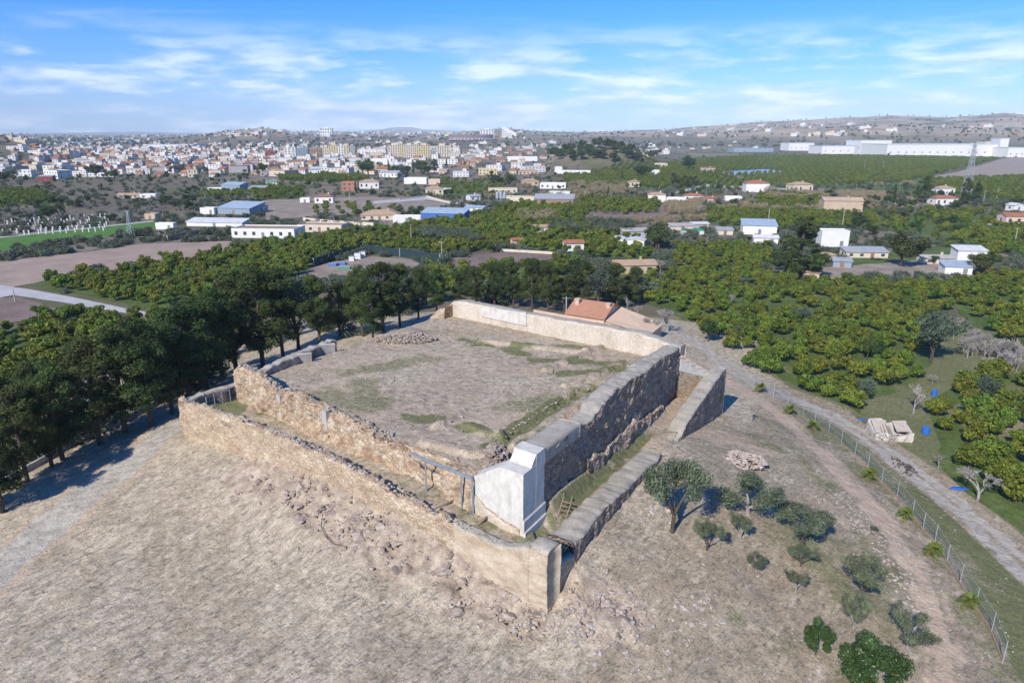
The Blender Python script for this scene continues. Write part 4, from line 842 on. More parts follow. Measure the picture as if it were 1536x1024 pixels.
def crown_lobes(n, rx, rz, cz_, r0, r1, rng, flatbot=-.6, asym=.25):
    out = []
    for _ in range(n):
        d = unit(1, rng)[0]; 
        if d[2] < flatbot: d[2] = flatbot
        q = (.35 + .65 * rng.random() ** .5); out.append((d[0] * rx * q * (1 + asym * rng.normal()), d[1] * rx * q * (1 + asym * rng.normal()), cz_ + d[2] * rz * q, rng.uniform(r0, r1)))
    return out
def tree_proto(kind, seed):
    rng = np.random.default_rng(seed); e = empty({'citrus': 'citrus_tree', 'pine': 'pine_tree', 'olive': 'olive_tree', 'broad': 'broadleaf_tree', 'cypress': 'cypress_tree', 'bush': 'shrub', 'grey': 'grey_green_tree', 'carob': 'carob_tree', 'gum': 'eucalyptus_tree', 'conifer': 'conifer_tree', 'reed': 'reed_clump'}[kind])
    t = MB(); J = lambda a: rng.normal() * a
    if kind == 'citrus':
        fz = .85 + .25 * rng.random(); lb = crown_lobes(int(rng.integers(11, 18)), 1.22 * fz, 1.0, 1.7, .34, .68, rng, asym=.3); lb.append((J(.2), J(.2), 1.6, 1.05)); A = leafcloud(lb, 2000, .145, rng, .75, shell=.5); m = M_LEAFC
        t.tube([(0, 0, -.2), (J(.05), J(.05), .6), (J(.1), J(.1), 1.5)], [.12, .1, .06], 6)
        for k in range(4): a = k * 1.6 + J(.2); t.tube([(0, 0, .6), (cos(a) * .5, sin(a) * .5, 1.2), (cos(a) * .9, sin(a) * .9, 1.9)], [.06, .045, .02], 5)
    elif kind == 'pine':                               # about 12 m tall
        h = 12; lb = []
        for k in range(44):
            z = rng.uniform(2.6, 11.3); q = 1 - abs(z - 6.4) / 5.6; r = (.9 + 2.5 * q) * rng.uniform(.25, 1); a = rng.uniform(0, 6.28); lb.append((cos(a) * r, sin(a) * r, z, rng.uniform(.6, 1.15)))
        lb.append((0, 0, 11, .9)); A = leafcloud(lb, 14000, .165, rng, .36, shell=.2, up=.3); m = M_LEAFP
        t.tube([(0, 0, -1), (J(.1), J(.1), 3), (J(.35), J(.35), 7), (J(.3), J(.3), 11)], [.26, .21, .15, .05], 7)
        for q in lb[:16]: t.tube([(0, 0, q[2] - 1.6), (q[0] * .5, q[1] * .5, q[2] - .9), (q[0], q[1], q[2] - .1)], [.09, .06, .02], 4)
    elif kind == 'conifer':                            # 14 m, broad layered
        lb = []
        for k in range(64):
            z = rng.uniform(1.2, 13.4); r = (5.3 * (1 - (z / 14.2)) ** .62) * rng.uniform(.35, 1); a = rng.uniform(0, 6.28); lb.append((cos(a) * r, sin(a) * r, z, rng.uniform(.8, 1.3) * (1.1 - z / 30)))
        A = leafcloud(lb, 10000, .30, rng, .4, shell=.2, up=.4); m = M_LEAFN
        t.tube([(0, 0, -.5), (0, 0, 7), (.2, 0, 13.5)], [.4, .25, .05], 8)
    elif kind == 'olive':                              # 4 m
        lb = []; 
        nb = rng.integers(3, 5); tips = []
        fk = Vector((J(.12), J(.12), rng.uniform(.5, .9))); t.tube([(0, 0, -.3), fk * .5, fk], [.17, .13, .12], 7)
        for k in range(nb):
            a = k * 6.28 / nb + J(.35); p1 = fk + Vector((cos(a) * .55, sin(a) * .55, .7 + J(.12))); p2 = p1 + Vector((cos(a + J(.3)) * .6, sin(a + J(.3)) * .6, .75 + J(.15)))
            t.tube([fk, p1, p2], [.09, .065, .03], 6)
            for _ in range(3):
                b_ = a + J(.8); p3 = p2 + Vector((cos(b_) * .5, sin(b_) * .5, .35 + J(.2))); t.tube([p1.lerp(p2, .6), p3], [.035, .012], 4); lb.append((*p3, rng.uniform(.4, .72)))
            lb.append((*p2, rng.uniform(.45, .8)))
        for _ in range(6): lb.append((J(.9), J(.9), 2.5 + J(.35), rng.uniform(.4, .75)))
        A = leafcloud(lb, 8500, .085, rng, .42, shell=.1); m = M_LEAFO
    elif kind == 'carob':
        lb = crown_lobes(26, 1.7, 1.25, 1.9, .4, .7, rng, -.75, .1); A = leafcloud(lb, 11000, .075, rng, .75, shell=.3); m = M_CAROB
        t.tube([(0, 0, -.3), (J(.05), J(.05), .8), (0, 0, 1.9)], [.13, .1, .06], 7)
    elif kind in ('broad', 'grey', 'gum'):             # 7 m
        hh = {'broad': 0, 'grey': 0, 'gum': 1.4}[kind]
        lb = crown_lobes(22, 2.3, 2.1, 4.1 + hh, .8, 1.35, rng); lb.append((0, 0, 4 + hh, 1.9)); A = leafcloud(lb, 3600 if kind != 'grey' else 2600, .22, rng, .6 if kind == 'broad' else .4, shell=.35); m = M_LEAFD if kind == 'broad' else M_LEAFG
        t.tube([(0, 0, -.4), (J(.1), J(.1), 2), (J(.2), J(.2), 4.5 + hh)], [.22, .17, .07], 7)
        for k in range(5): a = k * 1.3; t.tube([(0, 0, 1.8), (cos(a) * 1, sin(a) * 1, 3.2 + hh), (cos(a) * 1.7, sin(a) * 1.7, 4.6 + hh)], [.1, .06, .02], 5)
    elif kind == 'cypress':                            # 9 m
        lb = []
        for k in range(26): z = .7 + 8.2 * k / 26; r = .75 * (1 - (z / 9.4)) ** .5 * (.6 + .4 * min(1, z / 1.5)); a = rng.uniform(0, 6.28); lb.append((cos(a) * r * .4, sin(a) * r * .4, z, r + .1))
        A = leafcloud(lb, 2400, .19, rng, .4, shell=.5, hang=1.5); m = M_LEAFP; t.tube([(0, 0, -.3), (0, 0, 4)], [.16, .1], 6)
    elif kind == 'bush':
        lb = crown_lobes(9, .8, .5, .6, .35, .6, rng); A = leafcloud(lb, 520, .13, rng, .6, shell=.3); m = M_LEAFG; t.tube([(0, 0, -.1), (0, 0, .6)], [.06, .03], 5)
    elif kind == 'reed':
        lb = crown_lobes(12, 1.6, 1.0, 1.3, .6, 1.0, rng); A = leafcloud(lb, 1100, .35, rng, .12, hang=3.0); m = M_REED; t.tube([(0, 0, -.1), (0, 0, 1.2)], [.05, .03], 4)
    t.build('trunk', (M_BARE if seed % 2 else M_BARK) if (kind == 'olive') else M_BARK, e)
    mk('crown', A[0], A[1], m, e, attrs={'v': A[2]})
    return e
M_LEAFN = mat('conifer_needles', [(0.3, (.030, .052, .014)), (0.7, (.07, .10, .026))], .5, 3, rough=.7, attr='v', transl=.08)
def bare_proto(seed, h=6.0, spread=.75, depth=5, name='bare_tree', r0=.16):
    rng = np.random.default_rng(seed); e = empty(name); t = MB(); tw = MB()
    def grow(p, d, L_, r, k):
        q = p + d * L_; mid = p.lerp(q, .5) + Vector(rng.normal(size=3) * L_ * .06)
        (t if k >= 2 else tw).tube([p, mid, q], [r, r * .8, r * .62], 6 if k > 3 else (4 if k > 1 else 3))
        if k == 0: return
        for i in range(3 if k > 1 else 4):
            ax = Vector(rng.normal(size=3)).normalized(); nd = (d + ax * spread * (.7 + .5 * rng.random())); nd.z += .16; nd.normalize(); grow(q if i else p.lerp(q, .8), nd, L_ * rng.uniform(.62, .85), max(r * .60, .030), k - 1)
    grow(Vector((0, 0, -.1)), Vector((0, 0, 1)), h * .24, r0, depth)
    t.add(tw.v, tw.f); t.build('branches', M_BARE, e); return e
def palm_proto(seed, h, n, Lf_, m, name, tr=.25):
    rng = np.random.default_rng(seed); e = empty(name); t = MB(); t.tube([(0, 0, -.2), (.03 * h, 0, h * .5), (.02 * h, 0, h)], [tr * 1.15, tr, tr * .9], 8); t.build('trunk', M_BARK, e)
    V = []; Fq = []; va = []
    for k in range(n):
        a = k * 2.399; el = rng.uniform(-.1, 1.35); Lk = Lf_ * rng.uniform(.8, 1.05); d = Vector((cos(a), sin(a), 0)); s = Vector((-sin(a), cos(a), 0)); pts_ = []
        for j in range(7):
            u = j / 6; x = Lk * (u * cos(el) + .0); z = h + Lk * (u * sin(el) - .55 * u * u * (1.1 - .3 * el)); pts_.append(Vector((.02 * h, 0, 0)) + d * x + Vector((0, 0, z)))
        for j in range(6):
            for sd_ in (-1, 1):
                for q in range(3):
                    u = (j + q / 3) / 6; p = pts_[j].lerp(pts_[j + 1], q / 3); f = (pts_[j + 1] - pts_[j]).normalized()
                    ln = Lf_ * .30 * (1 - (2 * u - .9) ** 2 * .6); tip = p + (s * sd_ * .8 + f * .6 + Vector((0, 0, -.25))) * ln; wd = f * Lf_ * .022
                    i = len(V); V += [p - wd, p + wd, tip + wd * .3, tip - wd * .3]; Fq.append((i, i + 1, i + 2, i + 3)); va += [rng.random()] * 4
    mk('fronds', [tuple(v) for v in V], Fq, m, e, attrs={'v': va}); return e
PR = {k: [tree_proto(k, s + i) for i in range(c)] for k, c, s in (('citrus', 8, 10), ('pine', 4, 30), ('olive', 4, 50), ('broad', 3, 70), ('grey', 2, 80), ('cypress', 1, 90), ('bush', 2, 95), ('carob', 2, 100), ('gum', 2, 110), ('conifer', 1, 120), ('reed', 2, 130))}
PR['bare'] = [bare_proto(201), bare_proto(202, spread=.9), bare_proto(203, spread=.6)]
PR['smallpalm'] = [palm_proto(1, .55, 24, .8, M_PALM, 'young_palm', .14)]
PR['palm'] = [palm_proto(2, 5.2, 46, 3.4, M_PALMG, 'palm_tree', .38)]
NAT = {'citrus': 2.9, 'pine': 12.2, 'olive': 3.7, 'broad': 7, 'grey': 7, 'cypress': 9.2, 'bush': 1.3, 'carob': 3.5, 'gum': 8.4, 'conifer': 14.5, 'reed': 2.6, 'bare': 6.0, 'smallpalm': 1.5, 'palm': 7.2}
DIM = {}
for k_, l_ in PR.items():
    for i_, e_ in enumerate(l_):
        cc_ = [ch_ for ch_ in e_.children if ch_.name.split('.')[0] in ('crown', 'fronds', 'branches')][0]; DIM[(k_, i_)] = (cc_.dimensions.x + cc_.dimensions.y) / 2 if cc_.dimensions.x else 4
used = set(); ind_pos = []; cnt = {}
def place(kind, x, y, z, h, label, cat, group=None, wfac=1.0, rz=None, var=None):
    pl = PR[kind]; i = random.randrange(len(pl)) if var is None else var; src = pl[i]
    if (kind, i) in used: o = copy_tree(src)
    else: o = src; used.add((kind, i))
    s = h / NAT[kind]; o.location = (x, y, z); o.rotation_euler = (0, 0, random.uniform(0, 6.28) if rz is None else rz); o.scale = (s * wfac, s * wfac, s)
    tag(o, label, cat, group); cnt[kind] = cnt.get(kind, 0) + 1; ind_pos.append((x, y, 1.3 * s * wfac * {'pine': 2.5, 'broad': 2, 'conifer': 4}.get(kind, 1))); return o
def tree_px(kind, px, pyb, pyt, label, cat='tree', group=None, wfac=1.0, **k):
    p = gp(px, pyb); h = max(.5, topz(p[1], pyt) - p[2]); return place(kind, *p, h, label, cat, group, wfac, **k)
# ---- olive slope
SL = [('olive', 1008, 797, 668, 'largest leaning olive tree with dense crown at the end of the side wall', 92, 12), ('olive', 1122, 772, 698, 'round grey olive tree with forked pale trunk just below the pink stone heap', 92, 3),
      ('olive', 1060, 826, 770, 'thin sparse olive sapling with two dark stems', 44, 2), ('olive', 1110, 808, 768, 'small olive tree directly under the round grey olive', 42, 0), ('olive', 1204, 817, 747, 'wide low olive tree with bright pale forked trunk', 82, 3),
      ('olive', 1134, 858, 825, 'tiny olive tree standing alone on the stony slope', 30, 0), ('olive', 1201, 849, 810, 'straggly olive with bare white branch below the wide olive', 42, 0), ('olive', 1193, 887, 852, 'low greyish olive shrub at the middle of the slope', 34, 0),
      ('olive', 1290, 904, 822, 'tall full olive tree near the track with slanting trunk', 66, 0), ('olive', 1279, 946, 884, 'narrow olive tree just in front of the tall full olive', 40, -4), ('carob', 1223, 984, 924, 'small glossy green carob with white stem', 40, 0), ('olive', 1361, 974, 914, 'spreading olive tree behind the big carob', 70, -8), ('carob', 1303, 1036, 950, 'big dense bright green carob at the bottom edge', 92, 0)]
for k, px, pb, pt_, lab, wpx, ln_ in SL:
    p = gp(px, pb); vi = SL.index((k, px, pb, pt_, lab, wpx, ln_)) % len(PR[k]); wm = wpx * dep(p[1], p[2]) / F; h = max(.9, topz(p[1], pt_) - p[2] - .5 * wm * .3); wf = (wm * 1.08 / DIM[(k, vi)]) / (h / NAT[k])
    o = place(k, *p, h, lab, 'tree', 'trees on the stony slope below the castle', wf, var=vi)
tree_px('bare', 1127, 632, 600, 'tiny leafless tree beside the upper dirt track', 'tree', None, .7)
tree_px('bush', 1312, 797, 788, 'small yellowish bush on the slope beside the track', 'shrub')
for (px, pb, pt_), w_ in zip(((1140, 588, 566), (1184, 622, 598), (1219, 645, 622), (1303, 718, 692), (1357, 778, 752), (1399, 834, 804), (1453, 910, 880)), ('highest on the track, above the fence start', 'second down, where the wire fence begins', 'beside the fence opposite the ruined hut', 'beside the fence below the ruined hut', 'halfway down the wire fence', 'beside the fence with a dark shadow on the bare soil', 'lowest of all, near the bottom of the wire fence')):
    tree_px('smallpalm', px, pb, pt_, 'young yellow-green fan palm ' + w_, 'palm', 'young palms planted along the wire fence')
TT('protos')
# ---- pine grove left of and behind the castle
PN = [(-60, 790, 600), (5, 770, 600), (42, 722, 575), (95, 690, 530), (78, 700, 570), (150, 665, 505), (188, 650, 480), (228, 640, 470), (258, 620, 478), (285, 602, 450), (310, 585, 440), (335, 572, 425), (355, 560, 400), (60, 650, 540), (130, 620, 510), (20, 680, 560), (-30, 700, 560),
      (215, 605, 468), (262, 585, 462), (395, 552, 395), (425, 540, 393), (372, 528, 402), (448, 528, 412), (480, 520, 408), (510, 505, 418), (545, 505, 392), (575, 498, 388), (600, 490, 392), (628, 480, 398), (655, 468, 400), (535, 480, 405), (590, 470, 400),
      (690, 462, 405), (715, 462, 398), (742, 460, 392), (770, 462, 388), (798, 464, 385), (822, 468, 390), (846, 466, 394), (872, 464, 386), (898, 462, 388), (925, 462, 392), (950, 458, 398), (700, 445, 402), (755, 445, 394), (812, 445, 390), (862, 442, 386), (915, 440, 392), (480, 500, 420), (420, 500, 400), (345, 520, 420), (310, 545, 440), (560, 512, 440), (640, 455, 402)]
for i, (px, pb, pt_) in enumerate(PN):
    p = gp(px, pb); w_ = 1.0 if p[1] < 100 else .95
    left = px < 360
    tree_px('gum' if (i % 9 == 4 and not left) else 'pine', px, pb, pt_, ('dark pine in the dense row beside the pale road left of the castle' if left else ('grey-green gum tree among the pines behind the castle' if i % 9 == 4 else 'dark pine in the grove behind the castle courtyard')), 'tree',
            'pines beside the road left of the castle' if left else ('gum trees in the grove' if i % 9 == 4 else 'pines in the grove behind the castle'), w_ * random.uniform(.95, 1.25))
for i in range(46):
    px = random.uniform(-20, 960); pb = float(np.interp(px, [-20, 60, 150, 250, 340, 430, 520, 650, 960], [745, 690, 648, 612, 565, 528, 492, 462, 452])) + random.uniform(-22, -4)
    tree_px('bush' if i % 3 else 'broad', px, pb, pb - random.uniform(14, 30) * (1.6 if px < 350 else .8), 'low dark bush growing under the pines', 'shrub', 'undergrowth beneath the pines', 1.3)
for px, pb, pt_ in ((522, 505, 486), (590, 480, 462), (610, 478, 462)): tree_px('bush', px, pb, pt_, 'low rounded dark bush at the far left rim of the courtyard', 'shrub', 'bushes at the courtyard rim', 1.2)
# ---- bare trees
for px, pb, pt_, lab, wf in ((1000, 497, 446, 'large silvery leafless tree right of the pink farmhouse', 1.25), (978, 505, 462, 'brown leafless tree at the end of the pink farmhouse', 1.0), (955, 478, 452, 'grey leafless tree behind the pink farmhouse roof', 1.1), (940, 470, 440, 'thin leafless tree on bare soil behind the pink farmhouse', .8),
                             (1370, 620, 572, 'white leafless fig tree behind the ruined white hut', 1.2), (1466, 750, 692, 'wide white leafless fig tree beside the lower track', 1.5), (1407, 702, 675, 'small grey leafless tree by the track under the ruined hut', 1.1), (1514, 562, 520, 'leafless white-trunked tree at the right edge above the garden', 1.3), (1096, 456, 436, 'pale leafless tree beside the little wall in the orchard', 1.3),
                             (990, 408, 382, 'grey leafless tree beside the tan derelict house', 1.2), (1398, 575, 555, 'small grey leafless tree in the orchard clearing', 1.1), (1155, 515, 500, 'low grey leafless tree in the lower orchard', 1.3), (1022, 423, 412, 'small leafless tree in front of the dark shrubs', 1.2), (1054, 329, 296, 'big purple grey leafless tree by the brown field', 1.1),
                             (1455, 520, 478, 'leafless poplar at the left end of the grey thicket', .7), (1475, 530, 482, 'leafless poplar with several thin stems in the grey thicket', .7), (1495, 540, 488, 'leafless poplar in the middle of the grey thicket', .8), (1520, 548, 500, 'leafless poplar at the right end of the grey thicket', .8), (1430, 508, 470, 'leafless poplar nearest the dark evergreen tree', .8), (1110, 275, 258, 'leafless grey tree beside the hipped white house', 1.3), (1155, 292, 272, 'wide leafless tree below the hipped white house', 1.5),
                             (195, 408, 388, 'round grey leafless tree between the ploughed field and the left orchard', 1.5), (283, 420, 402, 'grey leafless tree inside the left orchard', 1.4)):
    tree_px('bare', px, pb, pt_, lab, 'tree', 'leafless trees among the orchards', wf)
# ---- named evergreens of the middle distance
for k, px, pb, pt_, lab, wf in (('conifer', 1197, 415, 318, 'huge broad conifer beside the white warehouse', 1.5), ('cypress', 1340, 306, 274, 'dark narrow cypress left of the twin pines', 1.1), ('pine', 1384, 308, 262, 'tall dark pine left of the white house with hipped roof', 1.0), ('pine', 1446, 306, 264, 'tall dark pine in front of the lattice pylon', .9), ('pine', 1462, 308, 270, 'dark pine right of the lattice pylon', .9),
                                ('broad', 1350, 400, 345, 'wide dark evergreen with twin crowns in front of the long shed', 1.3), ('broad', 1472, 415, 376, 'round dark green tree right of the white sheds', 1.2), ('broad', 1400, 396, 382, 'small round dark tree in the farm yard', 1.1), ('broad', 1034, 256, 232, 'dark round tree on the edge of the big orchard', 1.4), ('broad', 962, 268, 246, 'dark wide tree beside the small white house in the orchard', 1.6),
                                ('broad', 984, 374, 334, 'dark rounded tree behind the tall palm', 1.2), ('gum', 1395, 545, 462, 'tall grey-green tree in the middle of the right orchard', 1.15), ('broad', 1300, 540, 502, 'narrow dark green tree inside the right orchard', .6), ('broad', 1316, 538, 505, 'second narrow dark tree inside the right orchard', .6), ('broad', 553, 264, 236, 'big dark round tree left of the long apartment block', 1.4), ('broad', 1062, 512, 476, 'dark bush at the bend of the road', .9),
                                ('grey', 1204, 484, 458, 'blue-grey round tree in the upper left of the right orchard', 1.5), ('grey', 1112, 506, 484, 'blue-grey round bush in the orchard near the road', 1.4), ('grey', 1112, 430, 412, 'small blue-grey tree deep in the orchard', 1.4), ('grey', 1300, 600, 565, 'blue-grey tree beside the lower end of the orchard', 1.1), ('grey', 1480, 600, 560, 'blue-grey tree in the garden right of the ruined hut', 1.1), ('grey', 1440, 425, 408, 'blue-grey tree below the white sheds', 1.3), ('cypress', 583, 258, 238, 'cypress at the left of the row before the apartments', 1.1),
                                ('cypress', 620, 260, 238, 'cypress in the middle of the row before the apartments', 1.1), ('cypress', 670, 252, 236, 'cypress right of the long apartment block', 1.2), ('cypress', 534, 290, 268, 'cypress in front of the terracotta house', 1.0), ('cypress', 933, 272, 254, 'cypress left of the small white house in the orchard', 1.2), ('cypress', 912, 296, 278, 'cypress by the reed bed', 1.1), ('broad', 735, 380, 364, 'dark tree on the purple soil plot', 1.0), ('cypress', 724, 300, 284, 'dark cypress before the white house with grey roof', 1.2)):
    tree_px(k, px, pb, pt_, lab, 'tree', 'lone evergreens between the farms', wf)
tree_px('palm', 988, 374, 342, 'tall date palm with full head beside two white houses', 'palm')
tree_px('palm', 1122, 372, 354, 'short date palm left of the white warehouse', 'palm', None, 1.1)
tree_px('palm', 1215, 312, 296, 'date palm left of the long tan farmhouse', 'palm', None, 1.2)
for i, (px, pb, pt_) in enumerate([(x, b, b - random.uniform(15, 24)) for x, b in ((1010, 282), (1018, 282), (1026, 283), (1034, 283), (1042, 283), (592, 262), (602, 262), (612, 262), (632, 262), (642, 262), (652, 260), (738, 278), (748, 278), (765, 279), (1296, 318), (1316, 330), (1350, 330), (1380, 335), (1408, 345), (1425, 340), (1436, 352), (1370, 350), (1288, 345), (1304, 352), (145, 268), (160, 268), (172, 270), (20, 270), (8, 276), (60, 320), (72, 330), (88, 325), (300, 262), (255, 262), (270, 262), (395, 262))]):
    tree_px('pine' if i < 5 else random.choice(['broad', 'broad', 'grey', 'pine']), px, pb, pt_, 'dark evergreen in a clump between the fields and the distant houses', 'tree', 'evergreens in clumps between the farms', 1.2)
for (px, pb) in [(825 + 4.2 * i + random.uniform(-4, 4), 230 + random.uniform(-9, 14)) for i in range(40)] + [(830, 236), (822, 230), (990, 232), (975, 238)]:
    p = at(px, pb, 0); r = math.hypot(p[0], p[1]); best = None
    for rr in np.linspace(500, 2500, 200):
        x, y = p[0] / r * rr, p[1] / r * rr; z = float(far_h(np.array([x]), np.array([y]))[0])
        pp = 512 - F * (y * sin(PT) + (z - CZ) * cos(PT)) / (y * cos(PT) - (z - CZ) * sin(PT))
        if pp <= pb: best = (x, y, z); break
    if best: place('broad', *best, random.uniform(9, 15), 'dark tree on the wooded knoll in front of the far hills', 'tree', 'trees on the wooded knoll', 1.3)
TT('indiv trees')
# ------------------------------------------------------------------ buildings
FOOT = []                                           # footprints that trees keep clear of
def building(x, y, z, W, D, Hh, kind, wc, rc, yaw, label, cat='house', group=None, nfl=None, win=True, parts=True, name=None, doors=1, wcols=None, rise=None):
    e = empty(name or 'house', (x, y, z), yaw); tag(e, label, cat, group)
    hw, hd = W / 2, D / 2; FOOT.append((x, y, max(hw, hd) * 1.05)); m = MB(); r = MB(); rs = rise or min(W, D) * .16
    ov = .35
    if kind == 'flat':
        m.box(-hw, hw, -hd, hd, -1, Hh); r.box(-hw + .25, hw - .25, -hd + .25, hd - .25, Hh - .02, Hh + .06)
        for a in ((-hw, hw, -hd, -hd + .25), (-hw, hw, hd - .25, hd), (-hw, -hw + .25, -hd + .25, hd - .25), (hw - .25, hw, -hd + .25, hd - .25)): m.box(*a, Hh, Hh + .45)
    elif kind in ('gable', 'gableY'):
        if kind == 'gable':
            m.add([(-hw, -hd, -1), (hw, -hd, -1), (hw, hd, -1), (-hw, hd, -1), (-hw, -hd, Hh), (hw, -hd, Hh), (hw, hd, Hh), (-hw, hd, Hh), (-hw, 0, Hh + rs), (hw, 0, Hh + rs)], [(0, 1, 5, 4), (1, 2, 6, 9, 5), (2, 3, 7, 6), (3, 0, 4, 8, 7)])
            for s_ in (-1, 1):
                z0 = Hh - rs * ov / hd; r.add([(-hw - ov, s_ * (hd + ov), z0 + .03), (hw + ov, s_ * (hd + ov), z0 + .03), (hw + ov, 0, Hh + rs + .03), (-hw - ov, 0, Hh + rs + .03), (-hw - ov, s_ * (hd + ov), z0 + .2), (hw + ov, s_ * (hd + ov), z0 + .2), (hw + ov, 0, Hh + rs + .2), (-hw - ov, 0, Hh + rs + .2)], [(0, 1, 2, 3), (4, 5, 6, 7), (0, 1, 5, 4), (1, 2, 6, 5), (3, 0, 4, 7)])
        else:
            m.add([(-hw, -hd, -1), (hw, -hd, -1), (hw, hd, -1), (-hw, hd, -1), (-hw, -hd, Hh), (hw, -hd, Hh), (hw, hd, Hh), (-hw, hd, Hh), (0, -hd, Hh + rs), (0, hd, Hh + rs)], [(0, 1, 5, 8, 4), (1, 2, 6, 5), (2, 3, 7, 9, 6), (3, 0, 4, 7)])
            for s_ in (-1, 1):
                z0 = Hh - rs * ov / hw; r.add([(s_ * (hw + ov), -hd - ov, z0 + .03), (s_ * (hw + ov), hd + ov, z0 + .03), (0, hd + ov, Hh + rs + .03), (0, -hd - ov, Hh + rs + .03), (s_ * (hw + ov), -hd - ov, z0 + .2), (s_ * (hw + ov), hd + ov, z0 + .2), (0, hd + ov, Hh + rs + .2), (0, -hd - ov, Hh + rs + .2)], [(0, 1, 2, 3), (4, 5, 6, 7), (0, 1, 5, 4), (1, 2, 6, 5), (3, 0, 4, 7)])
    elif kind == 'hip':
        m.box(-hw, hw, -hd, hd, -1, Hh); k = min(hw, hd) * .95; a, b = hw + ov, hd + ov; tx, ty = max(hw - k, .05), max(hd - k, .05); zz0 = Hh + .02
        r.add([(-a, -b, zz0), (a, -b, zz0), (a, b, zz0), (-a, b, zz0), (-a, -b, zz0 + .15), (a, -b, zz0 + .15), (a, b, zz0 + .15), (-a, b, zz0 + .15), (-tx, -ty, Hh + rs * 1.2), (tx, -ty, Hh + rs * 1.2), (tx, ty, Hh + rs * 1.2), (-tx, ty, Hh + rs * 1.2)],
              [(3, 2, 1, 0), (0, 1, 5, 4), (1, 2, 6, 5), (2, 3, 7, 6), (3, 0, 4, 7), (4, 5, 9, 8), (5, 6, 10, 9), (6, 7, 11, 10), (7, 4, 8, 11), (8, 9, 10, 11)])
    elif kind == 'shed':                            # single slope, high at the back
        m.add([(-hw, -hd, -1), (hw, -hd, -1), (hw, hd, -1), (-hw, hd, -1), (-hw, -hd, Hh), (hw, -hd, Hh), (hw, hd, Hh + rs), (-hw, hd, Hh + rs)], [(0, 1, 5, 4), (1, 2, 6, 5), (2, 3, 7, 6), (3, 0, 4, 7)])
        r.add([(-hw - ov, -hd - ov, Hh - .05), (hw + ov, -hd - ov, Hh - .05), (hw + ov, hd + ov, Hh + rs + .05), (-hw - ov, hd + ov, Hh + rs + .05), (-hw - ov, -hd - ov, Hh + .12), (hw + ov, -hd - ov, Hh + .12), (hw + ov, hd + ov, Hh + rs + .22), (-hw - ov, hd + ov, Hh + rs + .22)], [(3, 2, 1, 0), (4, 5, 6, 7), (0, 1, 5, 4), (1, 2, 6, 5), (2, 3, 7, 6), (3, 0, 4, 7)])
    m.build('wall', W_(wc), e); ro = r.build('roof', R_(rc), e)
    if parts:
        nf = nfl or max(1, int(Hh / 2.9)); cols = wcols or max(1, min(8, int(W / 3.4))); fh = Hh / nf; k = 0
        for f in range(nf):
            for c in range(cols):
                xx = -hw + (c + .5) * W / cols; b = MB()
                if f == 0 and c == cols // 2 and doors: b.box(xx - .6, xx + .6, -hd - .05, -hd + .05, 0.02, min(2.2, fh * .8)); b.build('door', R_('browntile') if wc != 'white' else plain('grey_door', (.2, .22, .24)), e); continue
                if not win or k > 95: continue
                b.box(xx - W / cols * .17, xx + W / cols * .17, -hd - .04, -hd + .05, f * fh + fh * .33, f * fh + fh * .75); fr = b.build('window', M_PANE, e); k += 1
            if win and D > 5 and k < 90:
                for s_ in (-1, 1):
                    for c in range(max(1, min(3, int(D / 5)))):
                        yy = -hd + (c + .5) * D / max(1, min(3, int(D / 5))); b = MB(); b.box(s_ * hw - .05, s_ * hw + .05, yy - .5, yy + .5, f * fh + fh * .33, f * fh + fh * .75); b.build('window', M_PANE, e); k += 1
        if kind in ('gable', 'gableY', 'hip') and W > 7:
            b = MB(); zt_ = Hh + rs * .75; b.box(hw * .35, hw * .35 + .6, hd * .25, hd * .25 + .6, Hh - .2, Hh + rs + .7); b.box(hw * .35 - .08, hw * .35 + .68, hd * .25 - .08, hd * .25 + .68, Hh + rs + .7, Hh + rs + .85); b.build('chimney', W_(wc), ro)
    return e
def bpx(x0, x1, yb, hpx, kind, wc, rc, yaw, label, dr=.7, cat='house', z=None, rise_px=None, **k):
    px = (x0 + x1) / 2; p = gp(px, yb) if z is None else at(px, yb, z); s = dep(p[1], p[2]) / F; ya = R(yaw)
    W = (x1 - x0) * s / (abs(cos(ya)) + dr * abs(sin(ya))); D = W * dr; Hh = hpx * s / .97
    fx, fy = -sin(ya) * D / 2, cos(ya) * D / 2; back = (abs(sin(ya)) * W + abs(cos(ya)) * D) / 2; n = math.hypot(p[0], p[1])
    return building(p[0] * (1 + back / n), p[1] * (1 + back / n), p[2] - .1, W, D, Hh, kind, wc, rc, ya, label, cat, rise=rise_px * s if rise_px else None, **k)
